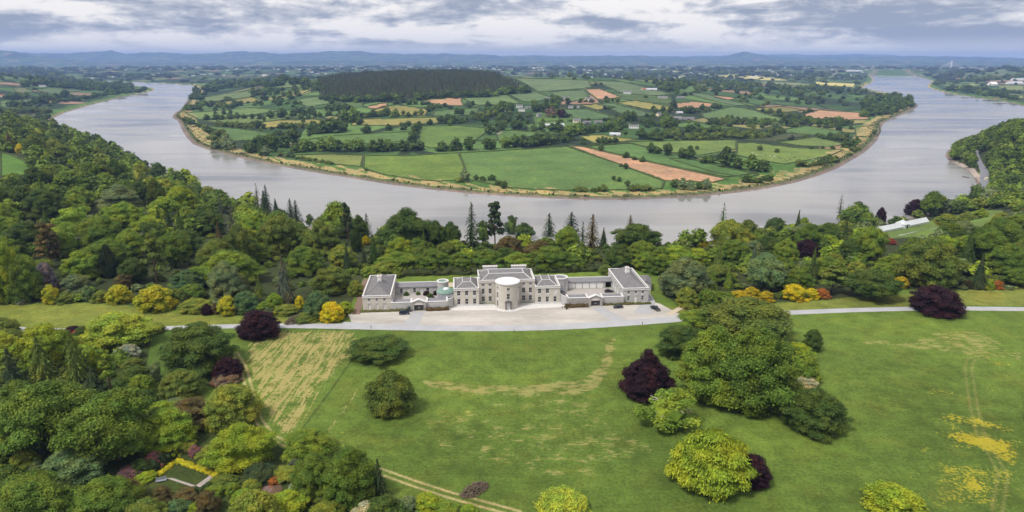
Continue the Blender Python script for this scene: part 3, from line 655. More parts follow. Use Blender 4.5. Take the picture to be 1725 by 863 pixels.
def crown_np(kind, seed, n_lobes=46, lr=.27, n_leaf=7000, leaf=.055, flat=.80, core=.84, droop=0.0, ico=None, rough=.10, jit=.42):
    r = np.random.default_rng(seed)
    L = lobes(kind, n_lobes, lr, r, rough=rough); V = []; F4 = []; F3 = []; nv = 0
    C = np.array([c for c, _ in L]); Rr = np.array([q for _, q in L])
    iv, if_ = ico if ico else (ICO1_V, ICO1_F)
    for c, R in L:                                           # dense inside of every clump
        v = iv*(R*core*(1+r.normal(size=(len(iv), 1))*.10))*np.array([1, 1, flat])+c
        V.append(v); F3.append(if_+nv); nv += len(v)
    if core > 0:
        pr = np.array(PROF[kind]); z0 = pr[0,0]; v = iv.copy(); zc = (v[:,2]+1)/2*(1.9-z0)+z0
        w = np.interp(zc, pr[:,0], pr[:,1])*.72; q = _unit(np.stack([v[:,0], v[:,1], 0*v[:,0]], -1)+1e-6)
        v = np.stack([q[:,0]*w*np.sqrt(np.maximum(1-v[:,2]**2, 0)+.05), q[:,1]*w*np.sqrt(np.maximum(1-v[:,2]**2, 0)+.05), z0+.08+(zc-z0)*.86], -1)
        V.append(v); F3.append(if_+nv); nv += len(v)
    area = Rr**2; pick = r.choice(len(L), size=int(n_leaf*2.2), p=area/area.sum())
    d = _unit(r.normal(size=(len(pick), 3))); d[:,2] = np.where(d[:,2] < -.35, -d[:,2], d[:,2])
    rr = Rr[pick]*(.92+.22*np.abs(r.normal(size=len(pick))))
    p = C[pick]+d*rr[:,None]*np.array([1,1,flat])
    keep = np.ones(len(p), bool)
    for j in range(len(L)):
        dj = np.linalg.norm((p-C[j])/np.array([1,1,flat]), axis=1); keep &= ~((dj < Rr[j]*.86) & (pick != j))
    keep &= (p[:,2] > .0)
    p = p[keep][:n_leaf]; d = d[keep][:n_leaf]
    n = _unit(d*.9+np.array([0,0,.45])+r.normal(size=p.shape)*jit)
    ax = None
    if droop: ax = _unit(np.stack([d[:,0], d[:,1], np.full(len(d), -droop)], -1)+r.normal(size=p.shape)*.35)
    lv, lf = leaf_quads(p, n, np.full(len(p), leaf), r, elong=1.9 if droop else 1.0, axis=ax)
    V.append(lv); F4.append(lf+nv); nv += len(lv)
    return np.concatenate(V), np.concatenate(F3), np.concatenate(F4)

def conifer_np(seed, tiers=17, per=13, leaf=.10, w=1.0, sparse=0.0, sub=7, top=.03, droop=.38, ex=.85):
    """whorled branches hung with drooping sprays round a leader; height 2, half width 1"""
    r = np.random.default_rng(seed); P = []; A = []; Nn = []; S = []
    for i in range(tiers):
        f = i/(tiers-1); z = .12+1.84*f**.95; R = max((1-f)**ex*w*r.uniform(.82, 1.12), top)
        m = max(int(per*(1-f*.72)), 4); a0 = r.uniform(0, 6.28)
        for k in range(m):
            if r.random() < sparse: continue
            a = a0+2*pi*k/m+r.normal()*.16; Rb = R*r.uniform(.72, 1.15); dr = droop*Rb
            for q in range(sub):
                g = (q+.6)/sub
                c = np.array([cos(a)*Rb*g, sin(a)*Rb*g, z-dr*g*g+.02])
                P.append(c+r.normal(size=3)*.02); A.append([cos(a), sin(a), -droop*1.6*g]); Nn.append([-.15*cos(a), -.15*sin(a), 1.0]); S.append(leaf*(1.15-.5*g)*(1-.45*f))
    P = np.array(P); A = np.array(A); Nn = _unit(np.array(Nn)+r.normal(size=P.shape)*.35); S = np.array(S)
    P = np.concatenate([P, P+r.normal(size=P.shape)*[.03,.03,.03]]); A = np.concatenate([A, A+r.normal(size=A.shape)*.5]); Nn = np.concatenate([Nn, _unit(Nn+r.normal(size=Nn.shape)*.5)]); S = np.concatenate([S, S*.9])
    v, f4 = leaf_quads(P, Nn, S, r, elong=1.35, axis=A, asp=(.35, .6))
    n = 9; a = np.linspace(0, 2*pi, n, endpoint=False); cv = []
    for z, q in ((.1,.50*w), (.6,.40*w), (1.2,.22*w), (1.75,.07*w)): cv += [[q*cos(t_)*(1+.2*sin(3*t_+z*9)), q*sin(t_)*(1+.2*cos(4*t_+z*7)), z] for t_ in a]
    cv.append([0, 0, 1.98]); cv = np.array(cv)
    if sparse > 0: cv[:, :2] *= .35
    f3 = []; b = len(v)
    for i in range(3):
        for k in range(n):
            A0, B0 = i*n+k, i*n+(k+1) % n; f3 += [[A0, B0, B0+n], [A0, B0+n, A0+n]]
    for k in range(n): f3.append([3*n+k, 3*n+(k+1) % n, 4*n])
    return np.concatenate([v, cv]), np.array(f3)+b, f4

def pads_np(seed, pads=13, lo=.75, leaf=.07, n_leaf=3200, wmax=1.0, flat=.30, topw=.45):
    """flat foliage pads on a tall trunk (cedar, old pine)"""
    r = np.random.default_rng(seed); V = []; F3 = []; F4 = []; nv = 0; cen = []
    for i in range(pads):
        f = i/(pads-1); z = lo+(1.93-lo)*f; R = r.uniform(.26, .42)*(1-.25*f)
        q = (1-f)*wmax+f*topw*.35; a = i*2.4+r.normal()*.4; c = np.array([cos(a)*q*r.uniform(.35, .8), sin(a)*q*r.uniform(.35, .8), z]); cen.append((c, R))
        v = ICO1_V*R*.8*np.array([1,1,flat])*(1+r.normal(size=(len(ICO1_V),1))*.12)+c; V.append(v); F3.append(ICO1_F+nv); nv += len(v)
        m = n_leaf//pads; d = _unit(r.normal(size=(m,3))); d[:,2] = np.abs(d[:,2])*np.where(r.random(m) < .2, -1, 1)
        p = c+d*R*r.uniform(.8, 1.15, (m,1))*np.array([1,1,flat])
        lv, lf = leaf_quads(p, _unit(d+np.array([0,0,.9])+r.normal(size=d.shape)*.5), np.full(m, leaf), r); V.append(lv); F4.append(lf+nv); nv += len(lv)
    return np.concatenate(V), np.concatenate(F3), np.concatenate(F4), cen

def crown_mesh(name, data): return np_mesh(name, data[0], [data[1], data[2]])

def trunk_mesh(name, rad, top, limbs=5, seed=0, spread=.55, bare=False, lean=0.0, z0=.35):
    r = random.Random(seed); m = MB()
    m.tube([(0,0,-.08),(lean*.1,0,top*.35),(lean*.4,.02,top*.7),(lean,0,top)], [rad*1.25, rad, rad*.75, rad*.35], 7)
    for i in range(limbs):
        a = i*2.4+r.uniform(-.4,.4); z = top*(z0+(.9-z0)*i/max(limbs-1,1)); L = spread*r.uniform(.75,1.2); up = r.uniform(.12,.4)
        p0 = (lean*z/top*.8,0,z); p1 = (p0[0]+cos(a)*L*.5, sin(a)*L*.5, z+up*.45); p2 = (p0[0]+cos(a)*L, sin(a)*L, z+up*(.6 if bare else 1))
        m.tube([p0,p1,p2], [rad*.5, rad*.33, rad*.12], 5)
        if bare:
            for s_ in (-1,1): m.tube([p1, (p1[0]+cos(a+s_*.7)*L*.45, p1[1]+sin(a+s_*.7)*L*.45, p1[2]+up*.3)], [rad*.25, rad*.06], 4)
    return m.mesh(name, True)

print('plants'); 
CR = {}
CR['dome'] = [crown_mesh('crown', crown_np('dome', 10+i, 90+10*i, .205, 26000, .0255, rough=.14)) for i in range(4)]
CR['tall'] = [crown_mesh('crown', crown_np('tall', 20+i, 66, .235, 20000, .030, rough=.15)) for i in range(4)]
CR['spread'] = [crown_mesh('crown', crown_np('spread', 30+i, 70, .215, 18000, .030, rough=.14)) for i in range(2)]
CR['bush'] = [crown_mesh('crown', crown_np('bush', 40+i, 44, .27, 9000, .044, rough=.11)) for i in range(3)]
CR['fine'] = [crown_mesh('crown', crown_np('bush', 47+i, 90, .20, 15000, .030, rough=.06)) for i in range(2)]
CR['pear'] = [crown_mesh('crown', crown_np('pear', 48, 100, .17, 18000, .028, rough=.10))]
CR['loose'] = [crown_mesh('crown', crown_np('tall', 50+i, 30, .22, 6500, .040, core=.35, rough=.20)) for i in range(2)]
CR['weep'] = [crown_mesh('crown', crown_np('dome', 60+i, 76, .215, 22000, .0235, droop=1.0)) for i in range(2)]
CR['column'] = [crown_mesh('crown', crown_np('column', 70+i, 34, .30, 9000, .036, droop=-1.2)) for i in range(2)]
CR['cone'] = [crown_mesh('crown', conifer_np(80+i)) for i in range(3)]
CR['fir'] = [crown_mesh('crown', conifer_np(85+i, 24, 11, .085, 1.0, .06, 6, .03, .30, .55)) for i in range(2)]
CR['thin'] = [crown_mesh('crown', conifer_np(88+i, 19, 8, .095, 1.0, .25, 5, .05, .22, .45)) for i in range(2)]
_pd = [pads_np(90+i, 13 if i else 11, .7) for i in range(2)]; _pt = [pads_np(94+i, 15, .55, .062, 3600, .8, .34, .95) for i in range(2)]
CR['cedar'] = [crown_mesh('crown', d) for d in _pd]; CR['pine'] = [crown_mesh('crown', d) for d in _pt]
MID = {k: [crown_mesh('crown', crown_np(k, 110+i*7+len(k), nl, .28, 5200, .056, rough=.14)) for i in range(3)] for k, nl in (('dome',36),('tall',30),('spread',32))}
MID['bush'] = [crown_mesh('crown', crown_np('bush', 140+i, 28, .31, 3500, .064)) for i in range(2)]
FAR = [crown_np(k, 150+i, 12, .42, 330, .17, ico=(ICO1_V, ICO1_F)) for i, k in enumerate(('dome','spread','dome','bush','tall'))]
FARM = [crown_mesh('crown', d) for d in FAR]
TR = {'stout': [trunk_mesh('trunk', .085, 1.35, 6, i) for i in range(2)], 'short': [trunk_mesh('trunk', .07, 1.0, 4, 5, .45)], 'mast': [trunk_mesh('trunk', .05, 1.9, 0, 3)],
      'cedar': [], 'pine': [], 'bare': [trunk_mesh('trunk', .07, 1.3, 8, 9, .8, True, .15)]}
def pad_trunk(cen, rad, seed):
    m = MB(); m.tube([(0,0,-.08),(.02,0,.7),(0,.02,1.3),(0,0,1.9)], [rad*1.2, rad, rad*.7, rad*.25], 7)
    for c, R in cen: m.tube([(0,0,max(c[2]-.16,.1)),(c[0]*.6,c[1]*.6,c[2]-.07),(c[0],c[1],c[2])], [rad*.42, rad*.3, rad*.12], 5)
    return m.mesh('trunk', True)
TR['cedar'] = [pad_trunk(d[3], .06, 0) for d in _pd]; TR['pine'] = [pad_trunk(d[3], .055, 0) for d in _pt]
for k, ms in TR.items():
    for me in ms: me.materials.append(PINEBARK if k == 'pine' else BARE if k == 'bare' else BARK)
for ms in list(CR.values())+list(MID.values())+[FARM]:
    for me in ms: me.materials.append(LEAF)

#            object name, category, crown, trunk
KIND = {'B': ('broadleaf_tree','tree','dome','short'), 'T': ('broadleaf_tree','tree','tall','stout'), 'W': ('broadleaf_tree','tree','spread','stout'), 'L': ('slender_tree','tree','loose','stout'),
        'S': ('shrub','shrub','bush','short'), 'F': ('dense_shrub','shrub','fine','short'), 'V': ('weeping_tree','tree','weep','short'), 'Y': ('cypress_tree','conifer','column','mast'),
        'C': ('conifer_tree','conifer','cone','mast'), 'I': ('fir_tree','conifer','fir','mast'), 'N': ('thin_conifer','conifer','thin','mast'), 'D': ('cedar_tree','conifer','cedar','cedar'), 'P': ('pine_tree','conifer','pine','pine'),
        'X': ('copper_beech','tree','fine','short'), 'K': ('copper_beech','tree','pear','short'), 'G': ('golden_shrub','shrub','bush','short'), 'R': ('rhododendron','flowering shrub','bush','short'), 'U': ('bare_limbed_tree','tree','loose','bare')}
COLR = dict(dk=(.060,.098,.017), md=(.094,.148,.018), lt=(.138,.200,.022), br=(.160,.238,.022), yg=(.195,.255,.018), li=(.225,.285,.030), yl=(.50,.42,.012), go=(.40,.31,.014), ol=(.108,.145,.024), oy=(.160,.192,.026),
            bn=(.118,.095,.034), cu=(.030,.0105,.014), bg=(.072,.128,.046), gg=(.128,.168,.068), gy=(.108,.118,.074), pu=(.17,.145,.165), wh=(.24,.27,.19), or_=(.34,.13,.03), pk=(.23,.11,.11), mv=(.15,.08,.085), ly=(.34,.34,.018), bd=(.052,.077,.028), cm=(.42,.40,.24), rd=(.30,.05,.04), pg=(.125,.190,.070), dd=(.17,.12,.075))
for k_ in 'dk md lt br yg ol oy bg gg pg li'.split(): COLR[k_] = tuple(1.12*q for q in COLR[k_])
PLACED = []      # x, y, radius

def plant(kind, x, y, R, H, col, label, group=None, lod=0, rz=None, name=None, cat=None):
    nm, ct, ck, tk = KIND[kind]
    z = float(hgt(x, y))
    o = empty(name or nm, (x, y, z-.1), random.uniform(0, 6.28) if rz is None else rz)
    tag(o, label, cat or ct, group)
    i = random.randrange(99)
    cr = (MID.get(ck) if lod else None) or CR[ck]; cm = cr[i % len(cr)]; tm = TR[tk][i % len(cr) % len(TR[tk])]
    c = link('crown', cm, None, o); e = random.uniform(.90, 1.12); c.scale = (R*e, R/e, H/2); c.color = (*col, 1)
    k = link('trunk', tm, None, o); k.scale = (R, R, H/2)
    PLACED.append((x, y, R)); return o

def depth_of(x, y, z): return y*cP-(z-CZ)*sP
def survey(kind, px, top, w, base):
    """position, half width and height of a plant from its outline in the survey photograph"""
    q = at1(px, base); R = w/2*depth_of(*q)/FOC
    n = math.hypot(q[0], q[1]); off = R*(.30 if kind in 'PDUNLI' else .72)
    x, y = q[0]*(1+off/n), q[1]*(1+off/n); z = float(hgt(x, y))
    R = w/2*depth_of(x, y, z+R)/FOC
    if kind in 'IN': R *= 1.55
    if kind == 'P': R *= 1.15
    d = pix_dir(px, top); yt = y+(R*.15 if kind in 'BTWSFXGR' else 0); H = CZ+yt*d[2]/d[1]-z
    return x, y, R, float(np.clip(H, R*.55, R*9))
# ------------------------------------------------------------------ trees and shrubs one can point at: kind, x, top, width, foot, colour, words
SPEC = [
 # park in front of the house
 ('X',438,521,70,574,'cu','dark purple rounded copper beech beside the drive left of the mansion'),
 ('B',337,540,118,632,'dk','huge dark green dome shaped tree on the lawn below the left drive'),
 ('W',640,567,94,612,'dk','low spreading dark tree with pale dead twigs on the cut lawn'),
 ('V',660,627,76,706,'ol','bushy olive green tree standing alone in the middle left of the lawn'),
 ('K',1088,588,94,676,'cu','dark purple pointed copper beech left of the giant lime clump'),
 ('B',1150,545,80,608,'dk','dark green tree at the upper left shoulder of the giant clump'),
 ('W',1258,499,134,590,'ol','broad olive crowned tree at the back of the giant clump'),
 ('T',1172,523,60,560,'lt','small bright crown beside the drive at the back of the giant clump'),
 ('B',1197,548,112,686,'lt','great mid green tree forming the left half of the giant clump'),
 ('B',1262,546,132,704,'md','great mid green tree forming the right half of the giant clump'),
 ('B',1312,572,60,620,'md','small dark tree below the bare forked branch in the giant clump'),
 ('B',1342,575,48,612,'yg','yellow green tree on the right flank of the giant clump'),
 ('S',1352,592,44,648,'lt','green bush below the yellow green tree on the right of the clump'),
 ('S',1358,632,32,654,'cm','cream flowering bush at the right edge of the giant clump'),
 ('B',1366,652,92,737,'dk','dark tree leaning out at the lower right of the giant clump'),
 ('S',1366,552,30,594,'dk','small dark tree on its own right of the giant clump'),
 ('U',1127,660,100,728,'lt','sparse pale tree with visible crooked limbs below the copper beech'),
 ('V',1194,727,124,836,'yg','feathery yellow green tree at the lower centre right of the lawn'),
 ('X',1265,762,58,823,'cu','small ragged purple tree tucked against the yellow green tree'),
 ('X',1574,480,84,533,'cu','wide dark purple copper beech beside the drive on the far right'),
 ('S',1505,819,92,880,'yg','yellow green bush cut by the bottom edge right of centre'),
 ('S',950,830,88,884,'li','lime green bush cut by the bottom edge near the middle'),
 ('B',1750,655,50,722,'dk','dark tree cut by the right hand edge of the lawn'),
 # front left garden wood
 ('B',80,541,84,622,'yg','bright yellow green round tree by the left drive'),
 ('B',10,556,62,622,'li','lime green tree at the left edge below the drive'),
 ('C',76,569,62,645,'ol','dark olive spruce in front of the bright round tree'),
 ('C',30,588,72,676,'bd','grey green spruce near the left edge'),
 ('C',134,558,60,650,'ol','tall brownish green spruce below the purple shrubs'),
 ('C',163,622,56,668,'bd','low dark spruce at the foot of the tall brownish spruce'),
 ('S',124,549,28,563,'cu','left purple shrub of the pair by the left drive'),
 ('S',150,547,28,566,'cu','right purple shrub of the pair by the left drive'),
 ('S',131,556,20,570,'rd','rusty red shrub in front of the two purple shrubs'),
 ('B',205,524,104,590,'li','large lime yellow tree overlapping the left drive'),
 ('B',162,560,48,596,'yg','yellow green tree between the tall spruce and the lime yellow tree'),
 ('F',202,559,48,590,'bg','bluish green tree in front of the lime yellow tree'),
 ('S',217,580,44,608,'wh','white flowering shrub below the bluish green tree'),
 ('Y',164,590,26,632,'yg','narrow yellow green tree right of the tall brownish spruce'),
 ('P',187,588,38,658,'lt','umbrella pine with a bare reddish trunk in the left garden'),
 ('S',224,602,32,622,'ol','olive shrub under the white flowering shrub'),
 ('S',228,616,38,642,'md','mid green shrub in front of the olive shrub'),
 ('B',240,629,44,672,'lt','fresh green small tree left of the grassy glade'),
 ('L',265,610,26,646,'gg','slender pale sapling in the grassy glade'),
 ('F',264,543,28,563,'oy','gold topped shrub at the drive right of the lime yellow tree'),
 ('F',310,621,72,676,'ol','grey olive tree below the huge dark dome tree'),
 ('X',386,600,48,644,'cu','small rounded copper tree at the bend of the grass track'),
 ('S',383,628,46,652,'dd','dull mauve shrub under the small copper tree'),
 ('S',300,668,40,690,'gg','grey flowering shrub below the grey olive tree'),
 ('F',395,646,94,726,'oy','broad olive brown tree beside the grass track'),
 ('F',328,668,72,724,'bn','reddish brown tree left of the broad olive brown tree'),
 ('T',92,644,136,778,'md','large leafy green tree in the middle of the left garden'),
 ('T',205,658,132,796,'md','very big dark green tree above the pale green mound'),
 ('T',40,672,74,765,'lt','lighter green tree at the left edge of the garden wood'),
 ('B',284,688,92,765,'br','bright green tree above the sunken garden'),
 ('F',132,750,88,822,'pg','pale sea green mounded tree in the lower left'),
 ('B',62,800,130,905,'md','green tree cut by the bottom edge in the lower left corner'),
 ('B',185,802,100,890,'md','green tree cut by the bottom edge below the pale mound'),
 ('S',222,806,44,852,'bn','olive brown bush below the mauve rhododendron'),
 ('S',48,755,42,800,'oy','olive shrub with a golden top on the left'),
 ('S',20,784,64,840,'dk','dark shrub at the left edge below the golden topped shrub'),
 ('S',10,745,44,792,'dk','small dark shrub at the left edge above the golden topped shrub'),
 ('S',66,776,30,802,'gg','pale olive shrub beside the golden topped shrub'),
 ('R',223,785,40,803,'mv','dusky mauve rhododendron left of the sunken garden'),
 ('R',262,761,36,788,'pk','pink rhododendron by the dark hedge of the sunken garden'),
 ('S',240,772,30,798,'dk','dark leaved shrub between the two pink rhododendrons'),
 ('S',281,745,36,775,'yg','yellow green shrub behind the pink rhododendron'),
 ('S',313,741,36,764,'oy','olive yellow shrub behind the sunken garden'),
 ('R',331,749,23,774,'pk','coral pink rhododendron behind the sunken garden'),
 ('S',353,752,42,778,'oy','low olive mound right of the coral rhododendron'),
 ('S',246,795,34,814,'yg','lime shrub left of the garden bench'),
 ('S',276,817,30,848,'bn','brown leaved bush below the garden bench'),
 ('S',314,823,42,852,'bn','bronze bush at the lower rim of the sunken garden'),
 ('S',297,842,52,884,'bg','bluish green bush at the bottom edge left of the path'),
 ('S',333,845,28,876,'yg','lime bush at the bottom edge below the sunken garden'),
 ('S',352,824,42,872,'bn','dark bronze bush at the bottom edge left of the path'),
 ('B',412,712,94,795,'yg','tall bright yellow green tree right of the sunken garden'),
 ('B',522,723,84,782,'lt','rounded green tree at the end of the grass track'),
 ('B',594,751,88,858,'md','big upright green tree at the lower edge of the lawn'),
 ('B',535,762,74,840,'md','dark green tree squeezed left of the big upright tree'),
 ('C',640,774,46,848,'bd','blue black conifer at the right end of the front wood'),
 ('S',498,771,24,794,'gy','small grey shrub below the rounded green tree'),
 ('S',488,786,54,812,'oy','yellow olive mound in the lower garden'),
 ('S',438,783,54,816,'bd','dark spreading shrub below the tall yellow green tree'),
 ('R',461,804,20,818,'or_','orange red azalea beside the bare path'),
 ('R',503,807,30,834,'wh','pale pink rhododendron in the lower garden'),
 ('R',517,830,16,848,'pk','small pink azalea in front of the pale rhododendron'),
 ('S',486,830,68,876,'yg','yellow green bush at the bottom edge right of the path'),
 ('S',394,812,22,836,'lt','pale green shrub left of the bare path'),
 ('S',412,824,38,852,'br','bright green shrub left of the bare path'),
 ('S',363,818,34,842,'lt','green shrub below the right corner of the sunken garden'),
 ('S',380,800,40,822,'ol','olive shrub by the corner of the sunken garden'),
 ('S',425,806,32,830,'oy','olive shrub above the bright green shrub'),
 ('S',552,845,54,884,'oy','olive bush at the bottom edge below the upright tree'),
 ('S',546,832,34,852,'ol','small olive bush between the path and the upright tree'),
 ('R',620,846,56,888,'cm','cream flowered bush at the bottom edge'),
 ('S',660,837,34,870,'gg','grey green shrub beside the cream flowered bush'),
 ('S',722,832,44,862,'yg','yellow green shrub below the track at the bottom'),
 ('S',688,836,30,860,'gg','grey shrub left of the yellow green shrub at the bottom'),
 ('S',752,848,42,872,'lt','green shrub at the bottom edge below the brush heap'),
 ('S',790,850,28,872,'br','small bright shrub at the bottom edge under the double track'),
 # edge of the left lawn
 ('B',20,404,54,512,'yg','tall bright green tree with golden tips at the left edge of the lawn'),
 ('F',48,430,52,512,'md','clipped looking green tree beside the golden tipped tree'),
 ('P',88,376,46,452,'bn','tall reddish pine standing over the lilac coloured tree'),
 ('F',82,440,38,498,'pu','pale lilac flowering tree at the left lawn edge'),
 ('B',142,420,60,474,'br','bright green round tree in the dark left wood'),
 ('S',128,462,46,494,'gg','grey green bush below the bright round tree'),
 ('G',88,479,26,513,'ly','golden green shrub below the lilac tree'),
 ('S',38,500,20,514,'wh','small pale flowering shrub at the left lawn edge'),
 ('S',112,492,34,512,'ol','low olive shrub between the golden green shrub and the pale shrub'),
 ('S',150,480,18,509,'pg','slim pale green shrub at the lawn edge'),
 ('S',172,488,30,510,'oy','yellowish shrub right of the slim pale shrub'),
 ('S',210,461,30,490,'bn','bronze topped shrub behind the gold variegated shrub'),
 ('G',203,478,38,513,'ly','gold variegated shrub at the left lawn edge'),
 ('G',265,479,58,527,'ly','big round yellow green shrub on the edge of the left lawn'),
 ('S',234,498,18,514,'yg','little yellow green shrub stuck to the big round one'),
 ('D',265,394,50,480,'ol','old cedar with flat boughs and bare grey limbs in the left wood'),
 ('Y',187,412,24,470,'bd','narrow dark cypress right of the bright round tree'),
 ('T',296,390,48,455,'md','mid green tree right of the old cedar'),
 ('T',226,384,46,445,'lt','lighter green tree left of the old cedar'),
 ('F',322,453,58,492,'bg','bluish green mound behind the lawn shrubs'),
 ('S',325,477,42,507,'md','green mound in front of the bluish mound'),
 ('S',301,484,28,514,'ol','olive round shrub right of the big yellow green shrub'),
 ('F',332,503,54,528,'oy','low olive yellow shrub bank beside the small purple bush'),
 ('C',482,430,42,516,'gy','tall grey spruce with bare lower boughs left of the mansion'),
 ('C',418,455,18,494,'ol','slim olive conifer left of the grey spruce'),
 ('C',438,465,24,502,'ol','broader olive conifer beside the grey spruce'),
 ('B',384,438,54,506,'gg','grey green flowering tree in the left wood'),
 ('G',386,496,36,532,'ly','gold crowned shrub beside the purple bush'),
 ('X',350,511,19,532,'cu','small purple bush at the drive left of the copper beech'),
 ('S',363,510,16,530,'bn','small bronze bush beside the small purple bush'),
 ('F',416,489,44,530,'bg','blue green mound behind the copper beech'),
 ('S',448,507,30,531,'lt','light green shrub above the copper beech'),
 ('S',464,493,26,522,'br','bright green shrub left of the grey spruce foot'),
 ('G',506,497,17,520,'yl','small golden bush left of the blue green ball'),
 ('F',537,489,46,537,'bg','ball shaped blue green tree near the left pavilion'),
 ('G',560,506,40,544,'yl','brilliant golden bush at the left end of the forecourt'),
 ('S',583,507,26,530,'yg','lime shrub between the golden bush and the left pavilion'),
 ('S',517,527,42,544,'ol','low olive ground shrub under the blue green ball'),
 ('B',560,446,62,498,'ol','olive yellow topped tree behind the lime shrub'),
 ('S',600,470,26,500,'oy','olive shrub beside the left pavilion side path'),
 ('S',480,512,40,532,'oy','olive yellow shrub at the foot of the grey spruce'),
 ('F',649,439,40,470,'oy','olive tree behind the roof of the left pavilion'),
 ('S',622,448,30,466,'lt','light shrub behind the left corner of the left pavilion'),
 # river side behind the lawn
 ('B',472,358,62,436,'ol','big olive green crown above the river bend of the left wood'),
 ('B',543,368,64,438,'ol','second big olive crown right of the olive giant by the river'),
 ('T',408,378,48,455,'ol','tall olive crown below the grey dead conifer'),
 ('B',516,411,58,464,'md','rounded green crown in front of the two olive giants'),
 ('N',435,309,12,352,'gy','thin bare topped conifer on the river edge, left one of a loose group'),
 ('I',451,312,15,358,'bd','pointed dark conifer on the river edge right of the bare one'),
 ('C',447,322,28,362,'bd','dark spruce under the two river edge spires'),
 ('C',466,335,22,366,'bd','ragged dark spruce at the lower end of the river edge group'),
 ('I',491,335,16,374,'bd','dark fir, left one of the twin firs by the water'),
 ('I',500,338,17,376,'bd','dark fir, right one of the twin firs by the water'),
 ('L',522,361,16,382,'dk','small round headed tree standing clear against the river'),
 ('P',587,342,24,408,'bd','tall sparse pine with layered top against the river'),
 ('I',619,360,16,402,'bd','short dark fir right of the tall sparse pine'),
 ('B',605,362,30,404,'dk','dark crown between the sparse pine and the short fir'),
 ('Y',601,385,19,426,'dk','dark green column cypress with brown foot behind the left pavilion'),
 ('Y',617,397,14,413,'yl','small golden cypress behind the left pavilion'),
 ('C',586,412,25,460,'bd','near black spruce behind the left pavilion, left one'),
 ('C',614,412,19,452,'bd','near black spruce behind the left pavilion, right one'),
 ('B',687,350,78,425,'dk','large dark domed tree on the river edge left of the mansion'),
 ('T',735,372,34,422,'dk','dark tree with a notched top right of the large dark dome'),
 ('T',760,374,30,422,'dk','dark slim tree left of the very tall fir behind the mansion'),
 ('I',795,342,24,420,'bd','very tall narrow fir rising over the river behind the mansion'),
 ('P',834,340,32,412,'bd','very tall sparse pine right of the narrow fir behind the mansion'),
 ('L',814,372,28,412,'dk','gappy tree between the tall fir and the tall sparse pine'),
 ('L',862,363,26,400,'dk','round headed open tree showing water under its crown'),
 ('T',882,375,32,410,'dk','dark tree right of the open round headed tree'),
 ('I',925,360,23,404,'bd','neat pointed fir against the water behind the mansion'),
 ('I',962,358,30,405,'bd','broad pointed fir behind the upright green tree'),
 ('T',956,380,38,432,'lt','upright green tree in front of the broad pointed fir'),
 ('N',981,375,15,418,'bd','thin dark conifer right of the broad pointed fir'),
 ('I',997,362,28,418,'bn','brownish spruce against the river behind the right court'),
 ('C',1016,384,24,420,'bd','bluish spruce right of the brownish spruce'),
 ('B',1070,374,80,424,'dk','large dark domed tree by the river behind the right pavilion'),
 ('I',1061,362,14,392,'bn','brown fir tip poking over the large dark dome on the right'),
 ('B',856,396,42,434,'bn','bronze green tree in the middle of the bank behind the mansion'),
 ('B',908,404,52,444,'bn','second bronze green tree behind the mansion, to the right'),
 ('B',730,418,54,460,'md','green rounded tree over the hedge left of the mansion roof'),
 ('B',668,424,72,462,'lt','lighter spreading tree over the hedge behind the left pavilion'),
 ('B',822,419,62,458,'md','green mound of a tree behind the mansion roof'),
 ('B',927,412,70,458,'md','broad green dome over the hedge right of the mansion'),
 ('B',965,427,38,456,'md','green tree over the hedge behind the right court'),
 ('B',775,424,46,458,'md','green tree over the hedge by the left of the mansion roof'),
 ('B',872,424,50,457,'lt','light green tree over the hedge right above the mansion roof'),
 ('B',1130,410,68,464,'br','bright green spreading tree behind the right pavilion'),
 ('B',1090,424,44,458,'lt','light green tree right behind the chimney of the right pavilion'),
 ('B',1040,418,50,452,'dk','dark green tree left behind the right pavilion'),
 # right hand wood
 ('B',1150,431,70,505,'gg','grey green feathery tree right of the right pavilion'),
 ('B',1112,415,48,464,'md','mid green tree over the outbuilding of the right pavilion'),
 ('C',1208,411,36,470,'ol','tall dark olive conifer in the right wood'),
 ('C',1198,454,30,496,'lt','bright conical conifer at the front of the right wood, left of two'),
 ('C',1226,449,22,489,'lt','slimmer bright conical conifer at the front of the right wood'),
 ('T',1286,427,66,496,'pg','large lime grey tree with billowing crown in the right wood'),
 ('X',1357,402,44,434,'cu','domed copper beech in the middle of the right wood'),
 ('Y',1178,405,10,418,'yl','golden cypress spire in the right wood, left one of two'),
 ('Y',1187,402,9,418,'yl','golden cypress spire in the right wood, right one of two'),
 ('B',1174,416,44,446,'yg','yellow green tree below the two golden spires'),
 ('B',1234,401,50,446,'md','green dome right of the two golden spires'),
 ('B',1268,404,36,440,'gg','grey olive tree behind the lime grey tree'),
 ('B',1322,401,40,446,'lt','feathery green tree left of the domed copper beech'),
 ('D',1400,446,60,498,'ol','wide cedar at the front of the right wood'),
 ('G',1157,482,40,520,'oy','golden olive rhododendron bank nearest to the black pickup'),
 ('S',1190,486,34,520,'md','green shrub beside the golden olive bank'),
 ('S',1215,490,32,510,'md','green shrub left of the three orange gold azaleas'),
 ('G',1243,488,30,508,'go','orange gold azalea, left of a row of three'),
 ('G',1265,483,26,503,'go','olive gold azalea, middle of a row of three'),
 ('G',1290,490,26,510,'go','gold azalea, right of a row of three'),
 ('G',1337,478,38,509,'yl','brilliant yellow azalea bank in front of the right wood'),
 ('G',1366,485,24,505,'yl','yellow azalea between the brilliant yellow bank and the rust azalea'),
 ('R',1384,485,24,504,'or_','rust orange azalea at the right end of the yellow bank'),
 ('T',1430,402,36,444,'dk','dark tree left above the spreading evergreen'),
 ('T',1462,381,54,446,'lt','open mid green tree left of the glasshouse'),
 ('B',1562,396,86,488,'ol','big olive green tree behind the wide copper beech'),
